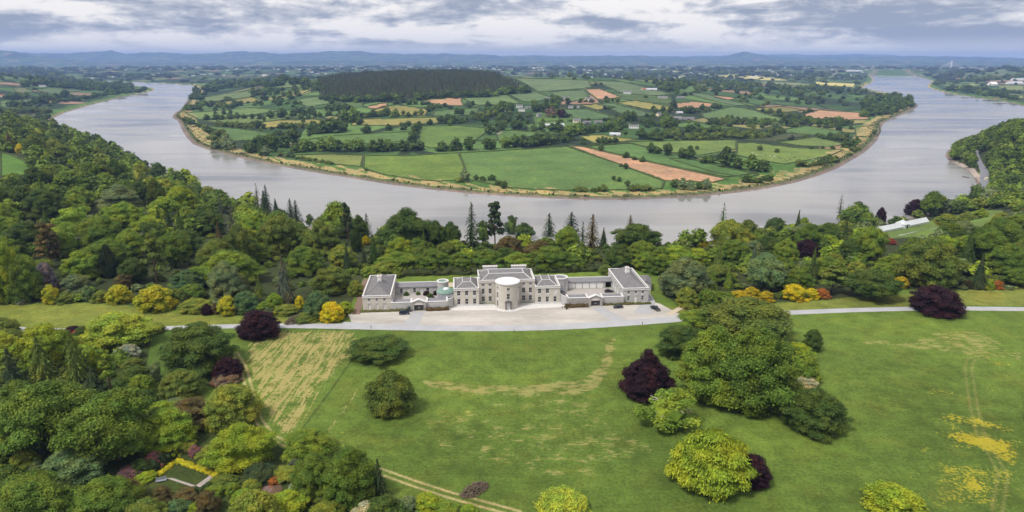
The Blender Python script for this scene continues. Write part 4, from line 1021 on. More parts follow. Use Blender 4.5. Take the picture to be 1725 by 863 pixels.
 ('Y',1593,410,13,443,'yl','bright golden cypress right of the big olive tree'),
 ('C',1645,428,38,490,'bd','dark blue green spruce on the right'),
 ('W',1468,452,74,511,'dk','dark spreading evergreen at the front of the right wood'),
 ('S',1440,439,34,474,'oy','olive yellow bush between the cedar and the spreading evergreen'),
 ('S',1486,442,36,470,'lt','light green bush above the spreading evergreen'),
 ('B',1503,426,44,460,'lt','light green tree left of the big olive tree'),
 ('G',1516,465,27,486,'go','gold and pink azalea between the evergreen and the copper beech'),
 ('S',1664,468,16,489,'yg','small lime shrub beside the dark blue green spruce'),
 ('R',1680,472,17,488,'or_','orange azalea right of the dark blue green spruce'),
 ('R',1630,472,18,486,'bn','bronze shrub left of the dark blue green spruce'),
 ('C',1628,384,40,446,'dk','dark broad conifer in front of the walled garden'),
 ('T',1660,384,54,446,'md','green tree right of the dark broad conifer'),
 ('B',1692,408,62,466,'md','mid green spreading tree near the right edge'),
 ('X',1498,401,20,412,'rd','maroon shrub below the glasshouse'),
 ('X',1481,348,18,384,'cu','purple column shaped tree at the water by the glasshouse'),
 ('X',1462,360,18,384,'cu','low purple tree left of the purple column'),
 ('X',1541,335,32,365,'cu','round copper beech behind the glasshouse roof'),
 ('T',1567,323,38,366,'md','green tree right of the round copper beech'),
 ('F',1596,359,38,381,'oy','clipped olive yellow shrub at the garden wall'),
 ('S',1627,356,20,373,'oy','small olive yellow shrub at the garden wall'),
 ('S',1652,351,22,368,'yg','yellow green shrub at the far garden wall'),
 ('S',1688,358,30,378,'oy','olive shrub at the right end of the garden'),
 ('N',1633,310,8,340,'bd','thin dark cypress by the shore road, left one'),
 ('N',1641,312,9,342,'bd','thin dark cypress by the shore road, right one'),
 ('B',1440,340,56,390,'md','round green tree at the water left of the purple column'),
 ('N',1413,329,11,370,'gy','thin grey conifer rising left of the round green tree'),
 ('N',1216,343,13,392,'dk','tall thin pine with tufted top by the river on the right'),
 ('B',1306,366,40,398,'dk','dark tree at the water right of the tufted pine'),
 # left wood crowns that stand out
 ('B',60,227,36,262,'ol','olive dome at the far top of the left wood'),
 ('B',92,231,28,258,'oy','yellowish olive dome next to the far olive dome'),
 ('B',103,242,35,274,'ol','darker olive dome in front of the yellowish one'),
 ('S',80,257,18,274,'yg','yellow crown below the olive domes of the left wood'),
 ('S',34,242,13,258,'yl','small golden tree behind the field in the wood'),
 ('C',19,221,22,256,'bn','brownish conifer behind the field in the wood'),
 ('U',240,277,36,318,'oy','yellow olive tree showing its bare stem in the left wood'),
 ('B',239,270,24,300,'yg','yellow green crown just behind the bare stemmed tree'),
 ('B',269,275,26,304,'dk','dark round crown right of the bare stemmed tree'),
 ('B',164,246,20,268,'oy','small yellowish crown near the river in the left wood'),
 ('B',204,311,62,356,'gg','wide grey green crown in the middle of the left wood'),
 ('B',78,316,62,372,'dk','wide dark crown in the left of the left wood'),
 ('Y',265,302,32,350,'ol','tall shaggy column of a tree in the left wood'),
 ('T',307,312,44,362,'yg','crown with a sunny yellow top right of the shaggy column'),
 ('B',120,285,62,330,'md','wide mid green crown below the olive domes'),
 ('B',212,339,54,384,'br','bright green crown in the centre of the left wood'),
 ('S',48,347,22,368,'bn','small reddish brown crown in the left wood'),
 ('Y',197,269,28,306,'md','upright egg shaped crown in the left wood'),
 ('B',130,324,40,362,'lt','light green crown between the two wide crowns'),
 ('N',394,345,26,398,'gy','grey half dead conifer with a bare stem by the river'),
 ('N',374,328,14,372,'gy','thin bare conifer stem above the grey half dead conifer'),
 ('C',370,374,22,410,'bn','brown tipped conifer below the bare conifer'),
 ('B',354,354,50,398,'dk','dark crown left of the bare conifer'),
 ('B',376,325,34,360,'md','round crown left of the bare conifer by the river'),
]
SIGHT = []
for kd, px, top, w, base, c, lab in SPEC:
    x, y, R, H = survey(kd, px, top, w, base)
    SIGHT.append((px, top, base, w, y)); c = np.array(COLR[c]); grp = None
    plant(kd, x, y, R, H, c*random.uniform(.94, 1.06), lab, lod=0 if y < 520 else 1)

# the bare forked branch that sticks out of the giant clump
def from_px(px, py, Y):
    d = pix_dir(px, py); k = Y/d[1]; return (d[0]*k, Y, CZ+d[2]*k)
bb = MB(); Y0 = 262.0
bb.tube([from_px(1285,572,Y0), from_px(1296,560,Y0), from_px(1304,544,Y0+1), from_px(1306,530,Y0+1)], [.55,.45,.32,.10], 6)
bb.tube([from_px(1298,557,Y0), from_px(1310,546,Y0-2), from_px(1324,538,Y0-3)], [.38,.26,.07], 6)
bb.tube([from_px(1310,546,Y0-2), from_px(1322,544,Y0-1)], [.2,.06], 5); bb.tube([from_px(1304,544,Y0+1), from_px(1300,534,Y0+2)], [.2,.05], 5)
bb.tube([from_px(1285,572,Y0), from_px(1284,590,Y0)], [.6,.7], 6)
tag(bb.build('dead_branch', BARE, None, True), 'bare bleached forked branch rising from the back of the giant clump', 'dead branch')

# ------------------------------------------------------------------ the closed woods: crown beside crown
ORD = 'first second third fourth fifth sixth seventh eighth ninth tenth eleventh twelfth thirteenth fourteenth fifteenth sixteenth seventeenth eighteenth nineteenth twentieth'.split()
ORD += ['twenty '+o for o in ORD[:9]]+['thirtieth']+['thirty '+o for o in ORD[:9]]+['fortieth']+['forty '+o for o in ORD[:9]]
TONE = {'dk':'dark green','md':'mid green','lt':'light green','br':'bright green','yg':'yellow green','ol':'olive','oy':'olive yellow','bn':'bronze','bg':'bluish green','gg':'grey green','bd':'blackish green'}
TREEBAG = []
def fill(zone, sp, Rr, Hr, pal, kinds, seed, avoid=None, jit=.42, smin=7.0):
    r = random.Random(seed); w = WPOLY[zone]; lo = w.min(0); hi = w.max(0)
    pts = []
    yv = lo[1]; row = 0
    while yv < hi[1]:
        xv = lo[0]+(row % 2)*sp/2
        while xv < hi[0]:
            pts.append((xv+r.uniform(-jit,jit)*sp, yv+r.uniform(-jit,jit)*sp)); xv += sp
        yv += sp*.87; row += 1
    P_ = np.array(pts); P_ = P_[in_poly(P_[:,0], P_[:,1], w)]
    P_ = P_[bank(P_[:,0], P_[:,1]) > smin]
    z = hgt(P_[:,0], P_[:,1]); px, py, dp = project(P_[:,0], P_[:,1], z+8)
    P_ = P_[(px > -45) & (px < 1770) & (py < 905)]
    for pg in (avoid or []): P_ = P_[~in_poly(P_[:,0], P_[:,1], pg)]
    for x, y in P_:
        R = r.uniform(*Rr); H = R*r.uniform(*Hr)
        if any((x-a)**2+(y-b)**2 < (.60*(R+c))**2 for a, b, c in PLACED[:len(SPEC)]): continue
        zt = float(hgt(x, y)); qx, qt, qd = [float(v) for v in project(x, y, zt+H)]; wq = 2*R*FOC/qd
        if zone != 'front' and any(y < sy-1 and abs(qx-sx_) < .42*(sw+wq) and qt < st_+.5*(sb-st_) and qt > st_-60 for sx_, st_, sb, sw, sy in SIGHT): continue
        tn = r.choices(list(pal), list(pal.values()))[0]
        TREEBAG.append(dict(zone=zone, x=x, y=y, R=R, H=H, tone=tn, kind=r.choice(kinds)))
GL = [poly_at([(-60,252),(20,258),(44,268),(70,290),(72,312),(40,322),(-60,322)]), poly_at(GARDEN)]
house_clear = np.array([(-78,262),(78,268),(90,334),(62,352),(-62,338),(-84,330)])
GL.append(house_clear); GL.append(poly_at([(1472,396),(1566,377),(1655,357),(1700,352),(1730,372),(1640,396),(1560,414),(1490,422),(1450,412)]))
GL.append(poly_at([(1642,345),(1650,300),(1636,262),(1648,246),(1660,262),(1672,290),(1672,318),(1660,345)]))
GL.append(poly_at([(1592,268),(1618,273),(1644,288),(1654,318),(1636,330),(1628,292)]))
fill('left', 19.0, (6.2,12.2), (1.4,2.4), dict(dk=4.5,md=5,lt=3.4,ol=2.0,br=1.3,gg=.7,oy=1.0,yg=.5,bd=.5), 'BBTBTBCTBBUB', 1, GL)
fill('back', 11.5, (5.2,8.2), (1.5,2.1), dict(dk=2.5,md=4,lt=3,ol=1.6,bn=.7,oy=.5,yg=.4), 'BBTBCBBI', 2, GL)
fill('right', 14.0, (4.6,9.4), (1.3,2.1), dict(dk=2,md=4,lt=3,ol=2.4,gg=2,oy=1.2,bn=.5,br=.8,yg=.4), 'BBTBWCBU', 3, GL)
fill('knoll', 13.0, (5.5,8.6), (1.6,2.1), dict(dk=3,md=3,ol=2.2,lt=1.2), 'BBT', 4, GL)
fg_clear = [on_plane(*np.array(p_, float).T, 0.0) for p_ in ([(255,560),(300,552),(345,640),(318,690),(300,700),(262,690),(245,650)], [(246,806),(276,762),(330,762),(386,790),(384,826),(345,850),(262,832)],
            [(395,850),(440,810),(470,800),(480,830),(450,870),(380,890)], [(200,690),(222,690),(226,745),(200,745)], [(620,800),(900,800),(900,880),(620,880)])]
fill('front', 12.0, (3.2,5.8), (1.2,1.9), dict(dk=1.6,md=4,lt=3,ol=2,oy=1.2,bn=.8,br=.8), 'BSTS', 5, fg_clear)
# skip seedlings that stand inside each other
for q in TREEBAG: q['px'], q['py'], q['d'] = [float(v) for v in project(q['x'], q['y'], float(hgt(q['x'], q['y']))+q['H']*.6)]
TREEBAG = [q for q in TREEBAG if -60 < q['px'] < 1790 and q['py'] < 930]
zone_words = {'left':'left wood', 'back':'bank behind the mansion', 'right':'right wood', 'knoll':'wooded point by the river', 'front':'front garden wood'}
TREEBAG.sort(key=lambda q: -q['R']/q['d'])
spec_n = sum(1 for s_ in SPEC if KIND[s_[0]][0] == 'broadleaf_tree')
quota = 298-spec_n; main = []; rest = []
for q in TREEBAG: (main if len(main) < quota else rest).append(q)
# rows of crowns, counted up from the foot of each wood, then from the left inside each row
rows = {}; NOUN = dict(C='conifer', I='fir', U='bare limbed tree', S='bush')
for k_ in 'BTW': NOUN[k_] = 'crown'
for q in main:
    q['row'] = int((960-q['py'])//26) if q['zone'] != 'front' else int((960-q['py'])//40)
    rows.setdefault((q['zone'], q['row'], q['tone'], NOUN[q['kind']]), []).append(q)
zr = {}
for q in main: zr.setdefault(q['zone'], set()).add(q['row'])
zr = {z: {k: i for i, k in enumerate(sorted(v))} for z, v in zr.items()}
for key, qs in rows.items():
    qs.sort(key=lambda q: q['px'])
    for i, q in enumerate(qs):
        n = 'only' if len(qs) == 1 else ORD[i]
        q['label'] = f"{n} {TONE[q['tone']]} {NOUN[q['kind']]} from left in row {ORD[zr[q['zone']][q['row']]]} up of the {zone_words[q['zone']]}" if n != 'only' else f"only {TONE[q['tone']]} {NOUN[q['kind']]} in row {ORD[zr[q['zone']][q['row']]]} up of the {zone_words[q['zone']]}"
for q in main:
    c = np.array(COLR[q['tone']])*random.uniform(.85, 1.15)
    k = q['kind']
    nm = KIND[k][0]
    if k in 'CI': q['R'] *= .62; q['H'] = q['R']*random.uniform(3.6, 4.8); c = c*np.array([.62,.66,.9])
    plant(k, q['x'], q['y'], q['R'], q['H'], c, q['label'], 'trees of the '+zone_words[q['zone']], lod=0 if q['y'] < 430 else 1, name=nm)

def mass(name, items, label=None):
    """many far crowns as ONE mass; items: x, y, z, R, H, colour, shape index"""
    V = []; F3 = []; F4 = []; Cc = []; nv = 0
    for (x, y, z, R, H, c, i) in items:
        v, f3, f4 = FAR[i % len(FAR)]; a = random.uniform(0, 6.28); ca_, sa_ = cos(a), sin(a)
        w = np.stack([(v[:,0]*ca_-v[:,1]*sa_)*R+x, (v[:,0]*sa_+v[:,1]*ca_)*R+y, v[:,2]*H/2+z-.1], -1)
        V.append(w); F3.append(f3+nv); F4.append(f4+nv); Cc.append(np.tile([*c, 1.0], (len(w),1))); nv += len(w)
    me = np_mesh(name, np.concatenate(V), [np.concatenate(F3), np.concatenate(F4)])
    at_ = me.color_attributes.new('tint', 'FLOAT_COLOR', 'POINT'); at_.data.foreach_set('color', np.concatenate(Cc).astype(np.float32).ravel())
    return tag(link(name, me, LEAFV), kind='stuff')
if rest:
    mass('woodland', [(q['x'], q['y'], float(hgt(q['x'], q['y'])), q['R'], q['H'], np.array(COLR[q['tone']])*random.uniform(.85,1.15), random.randrange(5)) for q in rest])
ug = []; ru = random.Random(21)
for zone, cnt in (('left',520),('back',200),('right',620)):
    w = WPOLY[zone]; lo, hi = w.min(0), w.max(0); k = 0; got = 0
    while got < cnt and k < cnt*60:
        k += 1; x, y = ru.uniform(lo[0],hi[0]), ru.uniform(lo[1],min(hi[1],470))
        if not in_poly(np.array([x]), np.array([y]), w)[0] or float(bank(x, y)) < 8 or any(in_poly(np.array([x]), np.array([y]), g)[0] for g in GL): continue
        if any((x-a)**2+(y-b)**2 < (.72*c)**2 for a, b, c in PLACED): continue
        R = ru.uniform(1.3, 3.0); ug.append((x, y, float(hgt(x, y)), R, R*ru.uniform(1.0,1.7), np.array(COLR[ru.choice(['md','ol','dk','lt','oy','gg'])])*ru.uniform(.7,1.05), ru.randrange(5))); got += 1
mass('undergrowth', ug)
print('trees', len(SPEC), 'main', len(main), 'rest', len(rest))
# ------------------------------------------------------------------ the peninsula: hedges round the fields, trees in rows, farms
HEDGE_COL = np.array([.058,.084,.022])
def hedge_mesh(pts, width, height, closed=True, step=7.0, seed=0, zf=None):
    r = np.random.default_rng(seed); pts = np.asarray(pts, float); Q = []
    n = len(pts)
    for i in range(n if closed else n-1):
        a, b = pts[i], pts[(i+1) % n]; L = np.linalg.norm(b-a); m = max(int(L/step), 1)
        for k in range(m): Q.append(a+(b-a)*k/m)
    if not closed: Q.append(pts[-1])
    Q = np.array(Q); m = len(Q)
    T_ = np.roll(Q, -1, 0)-np.roll(Q, 1, 0)
    if not closed: T_[0] = Q[1]-Q[0]; T_[-1] = Q[-1]-Q[-2]
    T_ /= np.maximum(np.linalg.norm(T_, axis=1, keepdims=True), 1e-6); Nn = np.stack([-T_[:,1], T_[:,0]], -1)
    z = hgt(Q[:,0], Q[:,1]) if zf is None else np.full(m, zf)
    w = width/2*r.uniform(.7, 1.3, m); h = height*r.uniform(.65, 1.3, m)
    prof = [(-1,-.3),(-1.05,.55),(-.55,1.0),(.55,.96),(1.05,.5),(1,-.3)]; V = []
    for u, v in prof:
        o = r.normal(size=m)*.10
        V.append(np.stack([Q[:,0]+Nn[:,0]*w*(u+o), Q[:,1]+Nn[:,1]*w*(u+o), z+h*v*(1+o)], -1))
    V = np.stack(V, 1).reshape(-1, 3); F = []
    k_ = len(prof)
    for i in range(m if closed else m-1):
        j = (i+1) % m
        for k in range(k_-1): F.append((i*k_+k, j*k_+k, j*k_+k+1, i*k_+k+1))
    if not closed: F += [(0,1,2,3), (0,3,4,5), tuple((m-1)*k_+q for q in (3,2,1,0)), tuple((m-1)*k_+q for q in (5,4,3,0))]
    # loose sprays so that the top is not a clean edge
    s = r.integers(0, m, m*5); p = np.stack([Q[s,0]+r.normal(size=m*5)*width*.35, Q[s,1]+r.normal(size=m*5)*width*.35, z[s]+height*r.uniform(.4,1.25,m*5)], -1)
    if closed or m > 2: p[:, :2] += T_[s]*r.uniform(-.5,.5,(m*5,1))*step
    lv, lf = leaf_quads(p, _unit(r.normal(size=p.shape)+np.array([0,0,.6])), np.full(len(p), height*.30), r)
    F4 = np.concatenate([np.array(F, int), lf+len(V)])
    return np_mesh('hedge', np.concatenate([V, lv]), [F4])
for i, (w, c, words) in enumerate(FPOLY):
    d = depth_of(*w.mean(0), -30)
    if d > 4300: continue
    me = hedge_mesh(w, 2.4 if d < 1500 else 4.0, 1.3 if d < 1500 else 1.9, True, 7 if d < 1500 else 14, i)
    o = link('hedge', me, LEAF); o.color = (*(HEDGE_COL*random.uniform(.85,1.25)), 1)
    tag(o, 'low hedge line around the '+words.replace('the ', '', 1), 'hedge', 'field hedges across the river')

FT = []       # far trees: px, py (foot), width in survey pixels, tone, aspect, words
def belt(pts, w, tone='dk', asp=1.0, words='', dens=1.0, jy=1.0):
    pts = np.array(pts, float); L = np.concatenate([[0], np.cumsum(np.linalg.norm(np.diff(pts, axis=0), axis=1))])
    n = max(int(L[-1]/(w*.62)*dens), len(pts))
    for k in range(n):
        s = L[-1]*(k+.5)/n; x = np.interp(s, L, pts[:,0]); y = np.interp(s, L, pts[:,1])
        FT.append((x+random.uniform(-.2,.2)*w, y+random.uniform(-jy,jy), w*random.uniform(.75,1.25), random.choice([tone, tone, 'dk', 'md' if tone == 'dk' else tone]), asp*random.uniform(.85,1.15), words))
def solo(lst, words, tone='dk', asp=1.0):
    for x, y, w in lst: FT.append((x, y, w, tone, asp, words))
belt([(490,257),(520,255),(560,255),(600,255),(640,255),(680,255),(718,253)], 22, 'dk', .9, 'dark tree belt above the riverside field')
belt([(420,258),(440,257),(462,257)], 26, 'dk', 1.1, 'dark clump by the left reed bank')
belt([(474,250),(500,242)], 26, 'dk', 1.1, 'dark clump by the left reed bank')
belt([(524,227),(545,224),(562,223),(582,222)], 27, 'dk', .95, 'big dark clump in the left of the peninsula')
belt([(575,207),(600,206),(590,205)], 18, 'dk', 1.2, 'dark trees left of the long yellow green field')
belt([(362,250),(378,251),(394,252)], 19, 'gg', 1.0, 'grey willows on the left river bank'); belt([(440,263),(455,263)], 14, 'gg', 1.0, 'grey willows on the left river bank')
belt([(312,203),(330,210),(348,218),(365,226),(382,232)], 15, 'ol', .6, 'olive scrub on the upper left bank', 1.6, 3); belt([(350,236),(372,240),(388,244)], 14, 'ol', .7, 'olive scrub on the upper left bank', 1.3, 3)
belt([(470,262),(500,267),(530,272),(562,277)], 9, 'ol', .6, 'bushes along the reed bank', .8)
solo([(348,203,11),(362,202,10),(373,202,10),(388,201,11),(400,201,11),(412,200,9),(425,201,9),(437,201,10),(456,200,13),(475,198,17),(495,196,14),(510,195,16),(526,193,15)], 'row of round trees between the pale fields on the left')
belt([(362,212),(395,214),(415,216),(450,218)], 13, 'ol', .8, 'hedge trees below the second pale field'); belt([(470,218),(500,216),(530,217)], 13, 'ol', .8, 'hedge trees below the second pale field')
belt([(312,187),(326,186),(338,184)], 12, 'dk', .9, 'trees by the wooded left bank'); solo([(378,193,9),(388,192,8),(363,192,6),(401,178,7),(440,178,9),(470,178,10),(445,204,8),(511,206,7),(425,211,8)], 'single tree in the pale fields on the left')
belt([(545,188),(560,186),(575,187),(590,186)], 12, 'dk', .9, 'trees below the left of the conifer wood'); belt([(600,199),(620,197),(645,196),(670,196)], 12, 'dk', .8, 'trees above the long yellow green field')
solo([(655,220,12),(680,219,12),(606,210,13),(617,224,16),(816,210,15),(839,208,12),(857,207,9),(876,203,15),(724,210,10),(741,208,13),(753,208,13),(764,209,14),(776,208,10),(786,205,8),(700,224,16),(697,232,15),(695,240,15),(706,218,13)], 'round field tree in the middle of the peninsula')
belt([(735,256),(750,255),(770,254),(795,252)], 20, 'dk', .95, 'tree belt in the centre above the large crop field'); belt([(812,252),(832,250)], 25, 'dk', 1.1, 'dark twin clump above the large crop field')
belt([(846,250),(870,248),(890,247),(910,245),(930,243),(950,240),(966,236)], 20, 'dk', .9, 'tree belt left of the top of the ploughed strip')
belt([(820,230),(834,224),(846,216)], 14, 'dk', 1.0, 'trees beside the farm lane'); belt([(865,217),(882,219)], 17, 'dk', .95, 'trees beside the farm lane')
solo([(900,220,12),(912,219,14)], 'tree in the paddock by the farm lane'); belt([(926,221),(942,223),(958,224)], 15, 'dk', .9, 'trees below the grey barns')
belt([(960,231),(975,227),(1000,224),(1020,222),(1042,218)], 17, 'dk', .95, 'dark belt below the stone farmhouse')
belt([(812,192),(830,190),(845,187),(862,185)], 16, 'dk', .8, 'trees round the farm in the centre'); belt([(806,200),(835,196)], 12, 'ol', .8, 'trees round the farm in the centre'); belt([(900,186),(915,190),(932,188),(896,180)], 17, 'dk', .9, 'trees round the farm in the centre')
solo([(946,198,16)], 'round purple tree by the stone farmhouse', 'cu', 1.0); solo([(928,197,18)], 'mauve brown tree by the stone farmhouse', 'dd', 1.0)
belt([(648,193),(656,194)], 9, 'dk', 1.2, 'trees in the yellow green field below the conifer wood'); belt([(664,193),(682,194)], 9, 'ol', 1.1, 'trees in the yellow green field below the conifer wood', .8); belt([(696,195),(714,193)], 9, 'ol', 1.0, 'trees in the yellow green field below the conifer wood', .7)
solo([(729,186,11),(770,192,11),(778,194,11),(796,194,9),(688,197,8)], 'tree between the small green fields')
solo([(783,307,17),(781,297,11)], 'grey bush by the riverside in front of the crop field', 'gg', 1.3); belt([(770,306),(776,308)], 11, 'ol', .6, 'bushes in front of the crop field'); solo([(802,303,10),(813,305,11),(828,304,14),(840,312,13),(849,315,13),(848,318,12),(617,288,7)], 'dark bush by the riverside in front of the crop field', 'dk', .8)
belt([(1077,233),(1092,235),(1106,236)], 17, 'dk', .9, 'dark trees above the pasture'); belt([(1105,236),(1140,234),(1170,234),(1200,233),(1240,232),(1300,229)], 13, 'ol', .75, 'broad scrub band above the pasture', 1.5, 3)
belt([(1110,228),(1150,225),(1190,222),(1230,224)], 13, 'dk', .8, 'upper scrub band above the pasture', 1.2, 3); belt([(1086,211),(1100,212),(1112,214),(1126,214),(1140,215)], 17, 'dk', 1.0, 'dark trees below the cream farmhouse')
solo([(1056,203,15),(1066,204,14)], 'dark tree left of the cream farmhouse', 'dk', 1.2); belt([(1150,190),(1162,191),(1172,190)], 15, 'dk', .9, 'dark trees by the farm sheds'); solo([(1100,186,9),(1116,188,10),(1131,187,10),(1128,190,9)], 'tree above the cream farmhouse')
solo([(1096,258,16),(1107,259,14),(1125,262,19)], 'round tree in the hedge right of the ploughed strip', 'dk', 1.05); belt([(1147,265),(1163,269)], 17, 'dk', 1.1, 'trees in the hedge right of the ploughed strip'); belt([(1182,275),(1202,277)], 18, 'dk', .9, 'trees in the hedge right of the ploughed strip')
belt([(1216,279),(1236,283),(1268,288),(1292,291)], 25, 'dk', .95, 'big trees at the end of the hedge by the river')
solo([(1012,255,11),(1054,266,12),(1069,270,8),(1082,273,10),(1054,285,10),(1046,281,6),(1057,314,10),(1073,317,9),(1034,304,8),(1043,306,9),(1174,252,7),(1280,253,9),(1309,257,8),(982,243,11)], 'small lone tree in the riverside fields')
belt([(1003,242),(1016,242),(1030,241),(1040,240)], 11, 'dk', .9, 'tree row in the yellow green field')
belt([(965,322),(1000,323),(1020,321)], 14, 'ol', .7, 'scrub on the reed bank in the middle'); belt([(1060,322),(1085,322),(1102,321)], 13, 'ol', .7, 'scrub on the reed bank in the middle')
belt([(1133,315),(1147,319),(1166,320),(1182,318),(1196,320)], 18, 'gg', .95, 'willow clump at the foot of the ploughed strip'); belt([(1250,308),(1270,308),(1286,306),(1302,303)], 14, 'ol', .75, 'scrub on the right reed bank')
belt([(1200,210),(1230,209),(1262,210),(1290,209),(1315,211),(1340,211),(1370,209),(1392,208),(1408,209),(1428,213)], 12, 'dk', .9, 'long hedge below the big ploughed field'); solo([(1305,218,12),(1312,217,10)], 'tree below the long hedge', 'gg', 1.0)
belt([(1200,232),(1225,232),(1250,229),(1272,226)], 11, 'ol', .8, 'scrub beside the dark rough field')
belt([(1422,248),(1434,248),(1442,244)], 18, 'dk', 1.0, 'dark clump near the river bend'); solo([(1436,255,13),(1446,253,10),(1430,262,9)], 'scrub at the river bend', 'ol', .7); solo([(1396,270,14),(1406,269,11),(1366,251,7),(1386,250,7),(1403,251,8),(1473,226,9)], 'bush near the river bend', 'dk', .7)
belt([(1378,233),(1390,235),(1402,234),(1425,232)], 9, 'dk', .8, 'bushes above the river bend'); belt([(1340,282),(1365,281),(1388,278),(1408,274)], 13, 'ol', .7, 'scrub along the river right of the pasture')
for y0, y1 in ((198,202),(192,197),(186,192),(180,186),(174,180)): belt([(1446+(200-y0)*.5,y0-1),(1480,y0-3),(1508,y0-7),(1535,min(y0-12,178))], 12, 'dk', .9, 'dark wood on the point at the right bend', 1.1, 1.5)
belt([(345,156),(365,152),(400,148),(440,146),(478,146)], 13, 'dk', .8, 'dark wood along the upper left ridge', 1.4, 2); belt([(350,148),(380,142),(420,140),(470,138),(490,137)], 12, 'dk', .8, 'dark wood along the upper left ridge', 1.4, 2); belt([(490,141),(520,146),(548,154),(530,150)], 14, 'dk', .8, 'dark wood along the upper left ridge', 1.6, 2); belt([(322,170),(328,162),(336,156)], 11, 'dk', .9, 'trees on the steep upper left bank', 1.3, 2)
belt([(540,168),(570,171),(600,172),(640,171),(680,168)], 13, 'dk', .8, 'broadleaf fringe of the conifer wood', 1.2); belt([(700,167),(740,166),(790,165),(840,161),(880,157),(895,155)], 14, 'dk', .8, 'broadleaf fringe of the conifer wood', 1.2)
# left bank
belt([(15,181),(35,180),(60,177),(80,173)], 12, 'dk', .9, 'trees on the left bank fields'); belt([(0,193),(20,192),(45,191),(70,190),(82,192)], 11, 'ol', .8, 'hedge trees above the landing stage', 1.3); belt([(60,205),(72,203),(84,199)], 12, 'dk', .9, 'trees at the landing stage')
belt([(8,168),(25,168),(50,165)], 12, 'dk', .9, 'trees below the white cottage'); belt([(68,172),(85,168),(105,165),(125,165)], 12, 'dk', .9, 'trees right of the left bank fields'); belt([(40,145),(60,143),(80,145),(110,148),(140,150),(165,152),(190,152),(220,149)], 11, 'dk', .8, 'wooded slope of the left hill', 1.6, 2)
belt([(60,125),(90,130),(110,136),(130,141),(160,147),(200,147),(225,146)], 11, 'dk', .8, 'crest wood of the left hill', 1.6, 2.5); belt([(0,122),(15,123),(40,122),(58,122)], 12, 'dk', .8, 'crest wood of the left hill', 1.6, 1.5); belt([(140,168),(165,163),(190,160),(220,157),(245,153)], 8, 'dk', .8, 'bushes along the left bank')
belt([(88,176),(110,172),(130,170)], 9, 'dk', .8, 'bushes along the left bank')
# far right bank
belt([(1592,152),(1620,154),(1650,158),(1680,163),(1710,168)], 11, 'dk', .8, 'trees on the far right shore', 1.0, 1); belt([(1600,148),(1640,150),(1680,155),(1720,158)], 9, 'md', .7, 'trees behind the far right shore', .7, 1); belt([(1570,143),(1590,141)], 8, 'dk', .7, 'trees on the far right shore'); belt([(1630,137),(1660,136),(1690,134),(1720,131)], 10, 'ol', .7, 'trees below the far right hill', 1.4, 2)
belt([(1500,160),(1520,161),(1490,152)], 9, 'dk', .8, 'bushes on the point at the right bend')
# random hedge trees in the background of the peninsula, far enough to be one mass
bg_items = []
rr_ = random.Random(11)
FIELD_W = [f[0] for f in FPOLY]
def scatter_bg(poly, n, wpx, rows=True):
    w = poly_at(poly); lo, hi = w.min(0), w.max(0); k = 0; P_ = np.column_stack([[rr_.uniform(lo[0],hi[0]) for _ in range(n*6)], [rr_.uniform(lo[1],hi[1]) for _ in range(n*6)]])
    ok = in_poly(P_[:,0], P_[:,1], w) & (bank(P_[:,0], P_[:,1]) > 20)
    for fw in FIELD_W: ok &= ~in_poly(P_[:,0], P_[:,1], fw)
    P_ = P_[ok][:n]
    for x, y in P_:
        z = float(hgt(x, y)); R = rr_.uniform(.7,1.3)*wpx/2*depth_of(x,y,z)/FOC
        bg_items.append((x, y, z, R, R*rr_.uniform(1.3,2.0), np.array(COLR[rr_.choice(['dk','dk','md','ol','bd'])]), rr_.randrange(5)))
scatter_bg([(1100,140),(1200,138),(1300,146),(1420,150),(1470,156),(1540,172),(1440,180),(1280,180),(1180,168),(1100,160)], 300, 8)
scatter_bg([(1040,122),(1200,121),(1330,124),(1460,130),(1440,150),(1200,142),(1050,135)], 260, 6)
scatter_bg([(900,123),(1100,126),(1180,160),(1100,170),(1000,160),(900,150)], 150, 7)
scatter_bg([(640,176),(900,165),(1180,185),(1180,225),(960,235),(700,215),(600,205)], 170, 9)
scatter_bg([(330,160),(540,150),(600,190),(560,240),(400,225),(330,195)], 150, 9)
scatter_bg([(1180,180),(1440,190),(1430,240),(1200,240)], 140, 9)
scatter_bg([(0,125),(100,130),(240,150),(150,175),(60,200),(0,205)], 190, 8)
scatter_bg([(1570,135),(1725,118),(1725,172),(1640,160),(1575,150)], 60, 6)
# distant plain woods
w0 = np.random.default_rng(3)
for k in range(2600):
    Y = w0.uniform(4300, 10500); s = w0.uniform(-.85, .85); x = s*Y
    if float(bank(x, Y)) < 40: continue
    z = float(hgt(x, Y)); R = w0.uniform(14, 42)*(Y/6000)**.5
    if math.sin(x*.004+Y*.0013)*math.sin(Y*.0031+x*.001)+w0.normal()*.5 < .1: continue
    bg_items.append((x, Y, z, R, R*w0.uniform(.5,.8)*min(1, 25/R*1.6), np.array(COLR['bd' if w0.random() < .6 else 'dk']), int(w0.integers(0,5))))
mass('distant_trees', bg_items)
